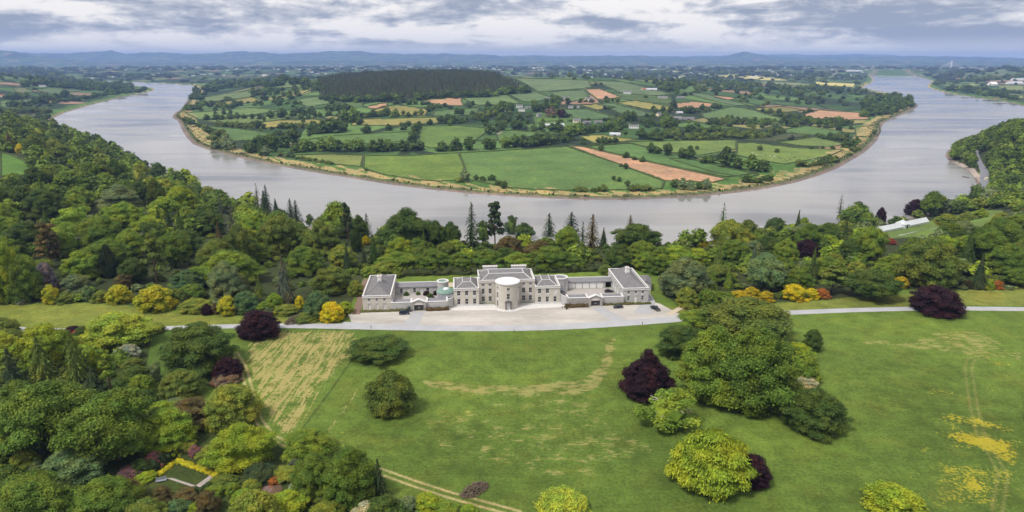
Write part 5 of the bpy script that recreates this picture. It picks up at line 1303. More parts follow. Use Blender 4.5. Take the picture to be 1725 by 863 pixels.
# conifer wood on the hill
con = []
CONIF = [conifer_np(300+i, 6, 6, .30, 1.0, 0, 2) for i in range(3)]
hw = [(538,161),(570,166),(600,168.5),(650,168),(710,164.5),(780,162.5),(850,157),(890,153),(868,144),(850,136),(834,128)]
wv = poly_at(hw); P_ = []
hillpoly = np.concatenate([wv, np.array([(-140.,3100.),(-300.,3300.),(-520.,3250.),(-680.,3050.),(-760.,2700.)])])
lo, hi = hillpoly.min(0), hillpoly.max(0); yv = lo[1]
while yv < hi[1]:
    xv = lo[0]
    while xv < hi[0]: P_.append((xv+rr_.uniform(-4,4), yv+rr_.uniform(-4,4))); xv += 11
    yv += 11
P_ = np.array(P_); P_ = P_[in_poly(P_[:,0], P_[:,1], hillpoly)]; Z_ = hgt(P_[:,0], P_[:,1])
_F = FAR; V = []; F3 = []; F4 = []; Cc = []; nv = 0
for (x, y), z in zip(P_, Z_):
    v, f3, f4 = CONIF[rr_.randrange(3)]; R = rr_.uniform(4.2,6.5); H = rr_.uniform(11,24); c = np.array(rr_.choice([(.080,.104,.046),(.092,.108,.048),(.102,.100,.050),(.074,.110,.046)]))*rr_.uniform(.8,1.2)
    V.append(v*np.array([R,R,H/2])+np.array([x,y,z-.1])); F3.append(f3+nv); F4.append(f4+nv); Cc.append(np.tile([*c,1.], (len(v),1))); nv += len(v)
me = np_mesh('conifer_wood', np.concatenate(V), [np.concatenate(F3), np.concatenate(F4)])
a_ = me.color_attributes.new('tint','FLOAT_COLOR','POINT'); a_.data.foreach_set('color', np.concatenate(Cc).astype(np.float32).ravel())
tag(link('conifer_wood', me, LEAFV), kind='stuff'); print('conifers', len(P_))

pos = at([f[0] for f in FT], [f[1] for f in FT])
FTI = []
for f, q in zip(FT, pos):
    R = f[2]/2*depth_of(*q)/FOC
    if bank(q[0], q[1]) < 6: continue
    FTI.append((f[2], q[0], q[1], q[2], R, 2*R*f[4], f[3], f[5]))
FTI.sort(key=lambda k: -k[0]); TW = {'dk':'dark','md':'mid green','ol':'olive','gg':'grey green','lt':'light green','cu':'purple','dd':'mauve brown'}
for k, (wpx, x, y, z, R, H, tone, words) in enumerate(FTI[:296]):
    o = link('field_tree', FARM[k % 5]); o.location = (x, y, z-.15); o.scale = (R, R, H/2); o.rotation_euler = (0, 0, random.uniform(0,6.28)); c = np.array(COLR[tone])*random.uniform(.85,1.15); o.color = (*c, 1)
    if 'purple tree' in words or 'mauve' in words: tag(o, words, 'tree')
    else: tag(o, f"{TW[tone]} tree of the {words}" if not words.startswith(('round field','small lone','single tree','tree ','dark tree','dark bush','bush ','grey bush','round tree','scrub')) else f"{TW[tone]} leaved {words}", 'tree', words)
mass('hedgerow_woodland', [(x, y, z, R, H, np.array(COLR[t_])*random.uniform(.85,1.15), random.randrange(5)) for (_, x, y, z, R, H, t_, _w) in FTI[296:]])
print('far trees', len(FTI))

# reeds along the far bank
rp = []
q = np.array([p for p in FARR if 300 <= p[0] <= 1548 and p[1] > 160], float); bk = on_plane(q[:,0], q[:,1], ZW)
rr2 = np.random.default_rng(8); Pr = []
for i in range(len(bk)-1):
    a, b = bk[i], bk[i+1]; L = np.linalg.norm(b-a); m = int(L*.9) if L < 400 else 200
    Pr.append(a+(b-a)*rr2.random((m,1))+rr2.normal(size=(m,2))*13)
Pr = np.concatenate(Pr); sdp = bank(Pr[:,0], Pr[:,1]); Pr = Pr[(sdp > 9) & (sdp < 42)]; sdp = bank(Pr[:,0], Pr[:,1])
z = hgt(Pr[:,0], Pr[:,1]); hh = rr2.uniform(1.6,3.0,len(Pr)); P3 = np.stack([Pr[:,0], Pr[:,1], z+hh*.45], -1)
lv, lf = leaf_quads(P3, _unit(rr2.normal(size=P3.shape)*[1,1,.3]), hh*.62, rr2, 1.0, np.tile([0,0,1.], (len(P3),1))+rr2.normal(size=P3.shape)*.2, (.8,1.5))
me = np_mesh('reeds', lv, [lf]); cc = np.where((sdp < 17)[:,None], np.array([.085,.10,.035]), np.array([.30,.24,.10]))*rr2.uniform(.75,1.2,(len(P3),1))
a_ = me.color_attributes.new('tint','FLOAT_COLOR','POINT'); a_.data.foreach_set('color', np.repeat(np.concatenate([cc, np.ones((len(cc),1))],1), 4, 0).astype(np.float32).ravel())
tag(link('reeds', me, LEAFV), kind='stuff')

# farms and houses
WHITE = mat('white_render', (.74,.72,.68), .8, .06, .3); GREYW = mat('grey_render', (.40,.38,.36), .85, .1, .3); CREAM = mat('cream_render', (.70,.62,.44), .8, .06, .3)
SLATE = mat('slate', (.150,.143,.145), .65, .22, .9, .3, .35, var2=.12, scale2=6.0); SLATED = mat('slate_lead', (.165,.162,.172), .6, .2, 1.2, .2, .35, var2=.1)
TILE = mat('red_tile', (.32,.12,.07), .8, .2, .6); TIN = mat('tin_roof', (.42,.43,.45), .45, .15, .4, 0, .5); GLASSD = mat('dark_glass', (.035,.037,.045), .18, .2, .4, 0, .6)
DOORM = mat('dark_door', (.08,.07,.06), .6)
HN = 0
def house(px, py, wpx, wall, roof, label, ratio=.5, hpx=None, rz=0.0, cat='house', name='farmhouse', storeys=2):
    q = at1(px, py); dp = depth_of(*q); L = wpx*dp/FOC; D = L*ratio; Hh = 2.7*storeys
    o = empty(name, (q[0], q[1]+D/2, q[2]-.2), rz); tag(o, label, cat)
    m = MB(); m.box(-L/2, L/2, -D/2, D/2, 0, Hh); g = D*.30; m.extrude_x([(-D/2+.01,Hh),(D/2-.01,Hh),(0,Hh+g)], -L/2+.02, L/2-.02); m.build('wall', wall, o)
    m = MB(); e = .35
    for sy in (-1, 1): m.extrude_x([(sy*(D/2+e),Hh-.12),(0,Hh+g+.14),(0,Hh+g+.42),(sy*(D/2+e),Hh+.16)], -L/2-e, L/2+e)
    rf = m.build('roof', roof, o)
    if storeys > 1 or cat == 'house':
        for sx in (-1, 1): m = MB(); m.box(sx*(L/2-.8)-.45, sx*(L/2-.8)+.45, -.35, .35, Hh+g-.3, Hh+g+1.5); m.build('chimney', wall, rf)
        nwin = max(int(L/4), 2)
        for f in range(storeys):
            for i in range(nwin):
                x = -L/2+L*(i+.5)/nwin
                if f == 0 and i == nwin//2: m = MB(); m.box(x-.55,x+.55,-D/2-.06,-D/2+.05,.1,2.2); m.build('door', DOORM, o); continue
                m = MB(); m.box(x-.6,x+.6,-D/2-.05,-D/2+.05,f*2.7+.9,f*2.7+2.2); m.build('window', GLASSD, o)
    else:
        m = MB(); m.box(-L*.12, L*.12, -D/2-.06, -D/2+.05, .1, Hh*.8); m.build('door', DOORM, o)
    return o
for a in [
 (854,188.5,7,CREAM,SLATE,'small cream house at the left end of the central farm',.6,None,.2),
 (875,182,10,WHITE,SLATE,'white farmhouse with slate roof in the central farm',.5,None,.1),
 (879,188,11,WHITE,SLATE,'long white wing in front of the central farmhouse',.4,None,-.3),
 (890,183,9,GREYW,SLATE,'grey barn at the right of the central farm',.6,None,.25,'barn','barn',1),
 (926,169,12,WHITE,SLATE,'white house with grey roof, left of three on the hillside',.5,None,.25),
 (941,168,5,WHITE,SLATE,'small white cottage between the hillside houses',.7,None,1.2),
 (953,168.5,12,WHITE,SLATE,'white house with two gables in the hillside group',.5,None,-.15),
 (993,170,14,WHITE,SLATE,'white house below the brown hillside field',.45,None,.1),
 (967,182.5,18,WHITE,SLATED,'long low white bungalow above the dark green field',.35,None,0,'house','bungalow',1),
 (1057,158.5,13,WHITE,SLATE,'white house alone on the right hillside',.45,None,-.2),
 (1098,152.5,18,GREYW,TIN,'large pale farm complex near the skyline',.4,None,.1,'barn','barn',1),
 (1085,151.5,9,CREAM,TILE,'reddish shed beside the pale farm complex',.5,None,.1,'barn','barn',1),
 (1117,166,15,CREAM,SLATED,'low cream bungalow right of the hillside houses',.4,None,0,'house','bungalow',1),
 (1147,166,13,GREYW,SLATED,'low grey bungalow in the trees on the right',.4,None,.1,'house','bungalow',1),
 (1110,196,10,CREAM,SLATE,'cream gabled farmhouse by the sheds',.6,None,.9),
 (1126,198,10,WHITE,SLATED,'white fronted shed beside the cream farmhouse',.6,None,-.2,'barn','barn',1),
 (1145,192,11,GREYW,TIN,'pale tin shed behind the cream farmhouse',.6,None,.3,'barn','barn',1),
 (1142,201,15,GREYW,SLATED,'grey shed in front of the cream farmhouse',.5,None,-.25,'barn','barn',1),
 (1160,202,20,GREYW,SLATE,'long dark shed right of the cream farmhouse',.35,None,.12,'barn','barn',1),
 (1068,217,16,WHITE,SLATE,'white house with two wings above the scrub band',.4,None,-.1),
 (1037,229,18,GREYW,TIN,'low grey shed in the trees by the ploughed strip',.5,None,-.3,'barn','barn',1),
 (972,207.5,12,CREAM,SLATE,'square pale stone farmhouse in the centre right',.7,None,.1),
 (989,208,13,GREYW,SLATE,'stone outbuilding beside the square farmhouse',.45,None,.3,'barn','barn',1),
 (1008,207.5,14,GREYW,SLATE,'long ruined stone barn right of the square farmhouse',.4,None,.1,'barn','barn',1),
 (942,214,17,GREYW,TIN,'large grey barn left of the square farmhouse',.6,None,.15,'barn','barn',1),
 (925,213,13,CREAM,TIN,'low open shed left of the large grey barn',.5,None,0,'barn','barn',1),
 (908,197,7,GREYW,SLATE,'grey tower like house in the trees by the lane',.8,None,.5),
 (70,147,10,WHITE,SLATE,'white cottage on the left hill',.5,None,.1),
 (2,164,9,CREAM,TILE,'red roofed house at the left edge',.5,None,0),
 (203,300,13,CREAM,TILE,'red roof just showing in the left wood',.6,None,.2),
 (1675,144,12,WHITE,WHITE,'tall white shed on the far right bank',.8,None,.2,'works','factory_shed',3),
 (1712,142,26,WHITE,TIN,'long white works at the right edge',.35,None,.05,'works','factory_shed',2),
 (1716,136,20,WHITE,TIN,'upper white works behind the long one',.35,None,.05,'works','factory_shed',2),
 (1230,143,20,WHITE,TIN,'pale long shed far to the right',.35,None,0,'barn','barn',1),
 (1318,131,7,WHITE,TIN,'white house in the far sunlit fields',.6,None,0),
 (1302,123,7,CREAM,TIN,'cream house on the far skyline right of centre',.6,None,0),
 (1440,121,26,WHITE,TIN,'pale factory on the shore far up the river',.2,None,0,'works','factory_shed',2),
 (1680,116,5,WHITE,TIN,'small white house on the far right hilltop',.7,None,0),
 ]: house(*a)
# far scattered roofs of the plain: town and farms, a mass of pale dots
vv = MB(); r_ = random.Random(5)
for k in range(420):
    Y = r_.uniform(5200, 12500); s = r_.choice([r_.gauss(-.25,.22), r_.gauss(.15,.25), r_.uniform(-.8,.8)]); x = s*Y
    if float(bank(x, Y)) < 60: continue
    z = float(hgt(x, Y)); L = r_.uniform(10,34)*(1.6 if r_.random() < .12 else 1); D = r_.uniform(8,16); H_ = r_.uniform(5,10)
    vv.box(x-L/2, x+L/2, Y-D/2, Y+D/2, z-2, z+H_)
tag(vv.build('distant_houses', WHITE), kind='stuff')

# cattle in the bright pasture
def cow_parts(o, body, patch):
    m = MB(); n = 8; prof = [(-1.05,.10,1.12),(-.95,.30,1.08),(-.6,.36,1.02),(0,.38,.98),(.55,.35,1.02),(.85,.26,1.10),(1.02,.16,1.20),(1.25,.13,1.30),(1.42,.15,1.34),(1.66,.12,1.22),(1.78,.07,1.15)]
    for i in range(len(prof)):
        x, r, z = prof[i]; m.v += [(x, cos(2*pi*k/n)*r*.85, z+sin(2*pi*k/n)*r) for k in range(n)]
    for i in range(len(prof)-1): m.f += [(i*n+k, i*n+(k+1)%n, (i+1)*n+(k+1)%n, (i+1)*n+k) for k in range(n)]
    m.f += [tuple(range(n-1,-1,-1)), tuple(range((len(prof)-1)*n, len(prof)*n))]
    for sx in (-.75,.7):
        for sy in (-1,1): m.tube([(sx,sy*.2,.95),(sx+(.05 if sx>0 else -.08),sy*.2,.5),(sx,sy*.2,0)], [.12,.07,.055], 5)
    m.tube([(-1.04,0,1.2),(-1.12,0,.8),(-1.1,0,.45)], [.035,.03,.045], 4)
    for sy in (-1,1): m.tube([(1.45,sy*.12,1.42),(1.42,sy*.3,1.44)], [.05,.03], 4)
    return m
MCW = mat('white_hide', (.62,.58,.50), .8, .1); MCB = mat('dark_hide', (.035,.03,.028), .7, .3); MCR = mat('brown_hide', (.16,.07,.035), .7, .2)
cowm = [cow_parts(None, None, None).mesh('cow', True) for _ in range(3)]
for me, m_ in zip(cowm, (MCW, MCB, MCR)): me.materials.append(m_)
cw = [(1268,259,0),(1285,263,0),(1290,261,1),(1297,264,0),(1304,265,0),(1306,263,0),(1311,266,1),(1314,268,1),(1318,267,1),(1322,270,2),(1325,272,1),(1329,262,0),(1339,266,1),(1360,268,1),(1362,267,1),(1369,270,0),(1300,269,0),(1282,258,1),(1274,262,0),(1331,270,2)]
for i, (px, py, k) in enumerate(cw):
    q = at1(px, py); o = link('cow', cowm[k]); o.location = q; o.rotation_euler = (0,0,random.uniform(0,6.28)); o.scale = (1.15,)*3
    tag(o, ('pale','dark','brown')[k]+' cow among the cattle in the bright pasture across the river', 'cow', ('pale','dark','brown')[k]+' cattle in the bright pasture')
# cable stayed bridge far up the river
BW = mat('bridge_white', (.72,.72,.74), .6); br_Y = 8200.0
d = pix_dir(1601, 118); k = br_Y/d[1]; bx, bz = d[0]*k, -30.0
o = empty('cable_bridge', (bx, br_Y, bz), radians(12)); tag(o, 'white cable stayed bridge pylon standing above the far valley', 'bridge')
top = CZ+br_Y*pix_dir(1601,102.5)[2]/pix_dir(1601,102.5)[1]-bz; zd = 45.0
m = MB()
for sy in (-1,1): m.tube([(0,sy*16,0),(0,sy*15,zd),(0,sy*3,top*.75),(0,0,top)], [5,4.6,3.6,2.4], 6)
m.build('pylon', BW, o); m = MB(); m.box(-520,520,-13,13,zd-4,zd); m.build('deck', BW, o)
for sx in (-1,1):
    for j in range(6): m = MB(); m.tube([(0,0,top*(.97-.05*j)),(sx*(190-28*j),0,zd)], [.9,.9], 4); m.build('cable', BW, o)
for x in (-420,-260,260,420): m = MB(); m.tube([(x,0,-10),(x,0,zd-4.3)], [5,4], 6); m.build('pier', BW, o)
# ------------------------------------------------------------------ the mansion, its courts and pavilions
AX, AY, AR = -2.0, 285.6, radians(4.85)
def fac(u, v, z=0.0): return (AX+u*cos(AR)-v*sin(AR), AY+u*sin(AR)+v*cos(AR), z)
STONE = mat('limestone', (.50,.462,.405), .85, .08, .35, .3, .25, var2=.06, scale2=2.2); STONEG = mat('grey_limestone', (.42,.41,.395), .85, .10, .5, .3, .25, var2=.06, scale2=2.5)
RUBBLE = mat('rubble_stone', (.33,.305,.285), .9, .14, .8, .5, .2, var2=.16, scale2=3.0); COPING = mat('pale_coping', (.55,.54,.535), .75, .07, .6)
LEAD = mat('white_flat_roof', (.60,.595,.60), .6, .05, .4); COPPER = mat('green_copper', (.15,.24,.20), .6, .2, .5); SASH = mat('white_joinery', (.74,.73,.71), .5, .04)
GLASSW = mat('window_glass', (.030,.028,.034), .2, .35, .6, 0, .3); GATE = mat('dark_timber', (.055,.05,.05), .7, .2); GGREEN = mat('dark_green_paint', (.02,.04,.03), .5); FLAG = mat('terrace_paving', (.54,.52,.50), .8, .07, .6, .2, .2, var2=.06, scale2=2.0)
SKY = mat('skylight', (.52,.56,.58), .25, .1, .5, 0, .6); DARKS = mat('dark_opening', (.03,.028,.028), .8)
WINDY = mat('blind_window', (.62,.60,.56), .6, .06)

def wall_holes(m, fn, s0, s1, z0, z1, holes, depth=.28, cuts=()):
    S = sorted({s0, s1, *cuts, *[h[0] for h in holes], *[h[1] for h in holes]}); Z = sorted({z0, z1, *[h[2] for h in holes], *[h[3] for h in holes]})
    for i in range(len(S)-1):
        for j in range(len(Z)-1):
            cs, cz = (S[i]+S[i+1])/2, (Z[j]+Z[j+1])/2
            if any(h[0] < cs < h[1] and h[2] < cz < h[3] for h in holes): continue
            m.add([fn(S[i],0,Z[j]), fn(S[i+1],0,Z[j]), fn(S[i+1],0,Z[j+1]), fn(S[i],0,Z[j+1])], [(0,1,2,3)])
    for a, b, c, d in holes:
        for p, q in (((a,c),(b,c)),((b,c),(b,d)),((b,d),(a,d)),((a,d),(a,c))):
            m.add([fn(p[0],0,p[1]), fn(q[0],0,q[1]), fn(q[0],depth,q[1]), fn(p[0],depth,p[1])], [(0,1,2,3)])
def slab(m, fn, a, b, c, d, d0, d1):
    """a small block that follows the wall: from depth d0 to d1"""
    P = [fn(a,d0,c), fn(b,d0,c), fn(b,d1,c), fn(a,d1,c), fn(a,d0,d), fn(b,d0,d), fn(b,d1,d), fn(a,d1,d)]
    m.add(P, [(3,2,1,0),(4,5,6,7),(0,1,5,4),(1,2,6,5),(2,3,7,6),(3,0,4,7)])
def window(o, fn, h, blind=False, wallmat=None, small=False, sill=True):
    a, b, c, d = h
    m = MB(); t = .06
    slab(m, fn, a, a+t, c, d, .12, .22); slab(m, fn, b-t, b, c, d, .12, .22); slab(m, fn, a+t, b-t, c, c+t, .12, .22); slab(m, fn, a+t, b-t, d-t, d, .12, .22)
    if not blind:
        zc = (c+d)/2; slab(m, fn, a+t, b-t, zc-.02, zc+.02, .13, .21); sc = (a+b)/2; slab(m, fn, sc-.015, sc+.015, c+t, d-t, .135, .205)
    w = m.build('window', SASH, o)
    m = MB(); slab(m, fn, a+.01, b-.01, c+.01, d-.01, .225, .27); m.build('shutter' if blind else 'pane', WINDY if blind else GLASSW, w)
    if sill: m = MB(); slab(m, fn, a-.12, b+.12, c-.16, c, -.10, .2); m.build('sill', COPING, w)
    return w
def front(v): return lambda s, d, z: (s, v+d, z)

def parapet(m, x0, x1, y0, y1, z0, z1, t=.55):
    m.box(x0, x1, y0, y0+t, z0, z1); m.box(x0, x1, y1-t, y1, z0, z1); m.box(x0, x0+t, y0+t, y1-t, z0, z1); m.box(x1-t, x1, y0+t, y1-t, z0, z1)
def hip(m, x0, x1, y0, y1, z0, z1, rx0, rx1, ry0, ry1):
    m.add([(x0,y0,z0),(x1,y0,z0),(x1,y1,z0),(x0,y1,z0),(rx0,ry0,z1),(rx1,ry0,z1),(rx1,ry1,z1),(rx0,ry1,z1)], [(0,1,5,4),(1,2,6,5),(2,3,7,6),(3,0,4,7),(4,5,6,7)])
def block(o, x0, x1, y0, y1, z1, holes, wall, kinds=None, side_holes=None, base=0.0, roofz=None, cop=.55):
    """a stone block: walls with real openings, parapet and coping"""
    m = MB(); fn = front(y0)
    wall_holes(m, fn, x0, x1, base, z1, holes)
    m.add([(x1,y0,base),(x1,y1,base),(x1,y1,z1),(x1,y0,z1)], [(0,1,2,3)]); m.add([(x1,y1,base),(x0,y1,base),(x0,y1,z1),(x1,y1,z1)], [(0,1,2,3)]); m.add([(x0,y1,base),(x0,y0,base),(x0,y0,z1),(x0,y1,z1)], [(0,1,2,3)])
    rz = roofz if roofz is not None else z1-.55
    m.add([(x0+.02,y0+.3,rz),(x1-.02,y0+.3,rz),(x1-.02,y1-.02,rz),(x0+.02,y1-.02,rz)], [(0,1,2,3)])
    w = m.build('wall', wall, o)
    m = MB(); e = .12; parapet(m, x0-e, x1+e, y0-e, y1+e, z1, z1+.28, cop); m.build('coping', COPING, w)
    m = MB(); m.box(x0-.22, x1+.22, y0-.26, y0-.005, z1-.75, z1-.5); m.build('cornice', COPING, w)
    return w
# ---- main block
M = empty('mansion', fac(0,0), AR); tag(M, 'pale stone country mansion with a bowed entrance front and two wings', 'mansion')
WW = 1.42
def wins(cols, rows): return [(c-WW/2, c+WW/2, a, b) for c in cols for a, b in rows]
lw = [-22.1,-18.5,-14.9]; rw = [14.9,18.5,22.1]
for sgn, cols, x0, x1 in ((-1, lw, -24.4, -12.9), (1, rw, 12.9, 24.4)):
    hs = wins(cols, [(.95,3.45),(5.15,7.35)])
    block(M, x0, x1, 2.0, 18.0, 8.3, hs, STONE)
    for i, h in enumerate(hs): window(M, front(2.0), h, blind=(sgn > 0 and i == 5))
    m = MB()
    for c in cols: m.box(c-.75, c+.75, 1.9, 1.99, 4.35, 4.95)
    m.build('apron_panel', COPING, M)
    a, b = (x0+.75, x1-.1) if sgn < 0 else (x0+.1, x1-.75)
    m = MB(); ro = 3.3; hip(m, a, b, 2.8, 17.2, 7.75, 10.2, a+3.4, b-3.4, 6.2, 13.6); rf = m.build('roof', SLATE, M)
    m = MB()
    for p, q in (((a,2.8,7.8),(a+3.4,6.2,10.25)), ((b,2.8,7.8),(b-3.4,6.2,10.25)), ((a,17.2,7.8),(a+3.4,13.6,10.25)), ((b,17.2,7.8),(b-3.4,13.6,10.25)), ((a+3.4,6.2,10.25),(b-3.4,6.2,10.25)), ((a+3.4,6.2,10.25),(a+3.4,13.6,10.25)), ((b-3.4,6.2,10.25),(b-3.4,13.6,10.25))): m.tube([p,q], .16, 5)
    m.build('ridge_flashing', COPING, rf)
# centre
cc_ = [-10.9,-7.7,7.7,10.9]
hs = wins(cc_, [(1.3,3.6),(5.0,7.3)])+[(c-WW/2, c+WW/2, 8.75, 9.75) for c in cc_]
block(M, -12.88, 12.88, 4.0, 20.0, 11.2, hs, STONE, roofz=10.5)
for h in hs: window(M, front(4.0), h)
m = MB()
for c in cc_:
    m.box(c-.75, c+.75, 3.9, 3.99, 4.05, 4.7); m.box(c-.75, c+.75, 3.9, 3.99, 7.75, 8.3)
m.build('apron_panel', COPING, M)
m = MB(); hip(m, -12.1, 12.1, 4.8, 19.2, 10.55, 13.1, -8.1, 8.1, 8.6, 15.4); rf = m.build('roof', SLATE, M)
m = MB()
for p, q in (((-12.1,4.8,10.6),(-8.1,8.6,13.15)), ((12.1,4.8,10.6),(8.1,8.6,13.15)), ((-12.1,19.2,10.6),(-8.1,15.4,13.15)), ((12.1,19.2,10.6),(8.1,15.4,13.15)), ((-8.1,8.6,13.15),(8.1,8.6,13.15)), ((-8.1,15.4,13.15),(8.1,15.4,13.15)), ((-8.1,8.6,13.15),(-8.1,15.4,13.15)), ((8.1,8.6,13.15),(8.1,15.4,13.15))): m.tube([p,q], .2, 5)
m.build('ridge_flashing', COPING, rf)
for x0, x1 in ((-10.4,-3.6), (3.2,10.2)):
    m = MB(); m.box(x0, x1, 17.0, 18.5, 10.6, 13.7); ch = m.build('chimney', STONEG, rf)
    m = MB(); m.box(x0-.15, x1+.15, 16.85, 18.65, 13.7, 14.05)
    m.build('chimney_cap', COPING, ch)
    for k in range(5): m = MB(); m.cyl(x0+.9+k*(x1-x0-1.8)/4, 17.75, .26, .2, 14.05, 14.35, 8); m.build('chimney_pot', mat('clay_pot', (.42,.30,.22), .8), ch)
for x, y in ((-12.6,4.4),(-12.6,9.0)): m = MB(); m.cyl(x, y, .55, .55, 11.48, 11.8, 10); m.cyl(x, y, .3, .62, 11.8, 12.5, 10); m.cyl(x, y, .62, .1, 12.5, 12.9, 10); m.build('urn', COPING, M)
# bow
BR, BV = 5.4, .9
def bowfn(s, d, z): a = s/BR; return (sin(a)*(BR-d), BV-cos(a)*(BR-d), z)
ang = [-62*pi/180, 0, 62*pi/180]; hs = []
for i, a in enumerate(ang):
    c = a*BR
    if i == 1: hs += [(c-.8, c+.8, .25, 3.1)]
    else: hs += [(c-.68, c+.68, 1.0, 3.6)]
    hs += [(c-.68, c+.68, 5.0, 7.6), (c-.68, c+.68, 9.1, 10.3)]
hb = radians(112)*BR
m = MB(); wall_holes(m, bowfn, -hb, hb, 0, 11.6, hs, .28, [hb*(k/26*2-1) for k in range(27)]); bow = m.build('bow_front', STONE, M)
for i, h in enumerate(hs):
    if i != 0+3: window(M, bowfn, h, blind=(i in (7,)))
m = MB(); m.cyl(0, BV, BR+.30, BR+.30, 11.6, 12.0, 48); m.cyl(0, BV, BR+.12, BR+.12, 12.0, 12.12, 48, cap=False); m.build('cornice', COPING, bow)
m = MB(); m.cyl(0, BV, BR+.1, .2, 12.0, 12.3, 48); m.build('roof', LEAD, M)
# doorcase
m = MB(); dy = BV-BR
m.box(-1.35,-.95,dy-.75,dy-.15,.25,3.5); m.box(.95,1.35,dy-.75,dy-.15,.25,3.5); m.box(-1.6,1.6,dy-.95,dy+.1,3.5,3.95); m.extrude_y([(-1.6,3.95),(1.6,3.95),(0,4.6)], dy-.9, dy+.05); m.build('door_surround', mat('dark_stone', (.13,.12,.12), .85, .15, 1.0), M)
m = MB(); slab(m, bowfn, -.78, .78, .27, 3.08, .1, .2); dr = m.build('door', SASH, M); m = MB(); m.cyl(.5, dy+.06, .07, .07, 1.2, 1.34, 8); m.build('handle', GATE, dr)
m = MB(); m.box(-2.2,2.2,dy-2.4,dy+.4,0,.16); m.box(-1.8,1.8,dy-1.9,dy+.4,.16,.25); m.build('step', FLAG, M)
# plinth and terrace
for a_, b_ in ((-24.7,-5.6),(5.6,24.7)): m = MB(); m.box(a_,b_,1.6,1.99,0,.55); m.build('plinth', COPING, M)
tr = MB(); tr.prism([(-27,-3.1),(-6,-4.4),(-2.3,-7.0),(2.3,-7.0),(6,-4.4),(27,-3.1),(27,1.58),(-27,1.58)], -.1, .09)
t_ = tr.build('terrace', FLAG); t_.location = fac(0,0); t_.rotation_euler = (0,0,AR); tag(t_, kind='structure')

# ---- pavilions
def pavilion(u0, u1, v0, v1, label, right):
    o = empty('pavilion', fac(0,0), AR); tag(o, label, 'pavilion'); z1 = 6.7; c = [u0+(u1-u0)*f for f in (.23,.5,.77)]
    if right: hs = [(x-.55, x+.55, 1.0, 3.0) for x in (c[0],c[2])]+[(c[1]-.6,c[1]+.6,.1,2.6)]+[(x-.55, x+.55, 4.2, 5.5) for x in c]
    else: hs = [(x-.6, x+.6, .5, 3.0) for x in c]+[(x-.5, x+.5, 4.5, 5.6) for x in c]
    block(o, u0, u1, v0, v1, z1, hs, STONE if not right else STONEG)
    for i, h in enumerate(hs):
        if right and i == 2: m = MB(); m.box(h[0]+.01,h[1]-.01,v0+.12,v0+.22,h[2],h[3]-.01); m.build('door', SASH, o)
        else: window(o, front(v0), h, blind=(not right and i < 3))
    m = MB()
    for x in c: m.box(x-.7, x+.7, v0-.09, v0-.006, 3.35, 4.05)
    m.build('apron_panel', COPING, o)
    # windows on the court side
    xs = u1+.001 if not right else u0-.001; sg = 1 if not right else -1
    sf = (lambda s, d, z: (u1-d+.02, s, z)) if not right else (lambda s, d, z: (u0+d-.02, s, z))
    for k in range(5):
        yv = v0+5+k*4.6
        m = MB(); a, b = (xs-.05, xs+.05); m.box(a, b, yv-.55, yv+.55, 4.3, 5.5); w = m.build('window', SASH, o); m = MB(); m.box(a-.02*1, b+.02, yv-.4, yv+.4, 4.42, 5.38); m.build('pane', GLASSW, w)
        m = MB(); m.box(a, b, yv-.6, yv+.6, .6, 2.9); m.build('shutter', SASH, o)
    xc = (u0+u1)/2; m = MB(); hip(m, u0+.75, u1-.75, v0+.75, v1-.75, 6.2, 9.5, xc-.06, xc+.06, v0+8.6, v1-6.5); rf = m.build('roof', SLATE, o)
    m = MB(); m.tube([(xc,v0+8.6,9.55),(xc,v1-6.5,9.55)], .17, 5)
    for p in ((u0+.75,v0+.75),(u1-.75,v0+.75)): m.tube([(p[0],p[1],6.25),(xc,v0+8.6,9.55)], .13, 5)
    m.build('ridge_flashing', SLATED, rf)
    yc = v0+14.5 if not right else v0+17
    m = MB(); m.box(xc-.85, xc+.85, yc-1.2, yc+1.2, 7.6, 11.4); ch = m.build('chimney', WHITE, rf); m = MB(); m.box(xc-1.0, xc+1.0, yc-1.35, yc+1.35, 11.4, 11.7); m.build('chimney_cap', COPING, ch)
    for k in (-.7, 0, .7): m = MB(); m.cyl(xc, yc+k, .2, .16, 11.7, 12.3, 8); m.build('chimney_pot', mat('clay_pot', (.42,.30,.22), .8), ch)
    return o
pavilion(-65.0, -52.4, 0, 30, 'left end pavilion with hipped slate roof and three blind ground floor windows', False)
pavilion(53.4, 65.6, 0.5, 31, 'right end pavilion with hipped slate roof and a door in its front', True)

# ---- screen walls, lean-to roofs and gateways
def screen(name, u0, u1, v0, v1, z, label, roof=True, wm_=STONEG):
    o = empty(name, fac(0,0), AR); tag(o, label, 'wall'); m = MB(); m.box(u0, u1, v0, v0+.6, 0, z); m.box(u0,u0+.6,v0+.6,v1,0,z); m.box(u1-.6,u1,v0+.6,v1,0,z); m.box(u0+.6,u1-.6,v1-.5,v1,0,z-.5); m.build('wall', wm_, o)
    m = MB(); m.box(u0-.08, u1+.08, v0-.08, v0+.68, z, z+.2); m.box(u0-.08,u0+.68,v0+.68,v1,z,z+.2); m.box(u1-.68,u1+.08,v0+.68,v1,z,z+.2); m.build('coping', COPING, o)
    if roof: m = MB(); m.add([(u0+.6,v0+.6,z-.5),(u1-.6,v0+.6,z-.5),(u1-.6,v1,z-.15),(u0+.6,v1,z-.15)], [(0,1,2,3)]); m.build('roof', SLATED, o)
    return o
screen('screen_wall', -52.38, -43.2, -1.3, 3.6, 3.7, 'stretch of screen wall between the left pavilion and the left gateway')
screen('screen_wall', -36.8, -27.2, -1.3, 4.6, 3.7, 'stretch of screen wall between the left gateway and the mansion')
screen('screen_wall', 27.2, 36.8, -2.3, 3.2, 3.8, 'stretch of screen wall between the mansion and the right gateway', True, RUBBLE)
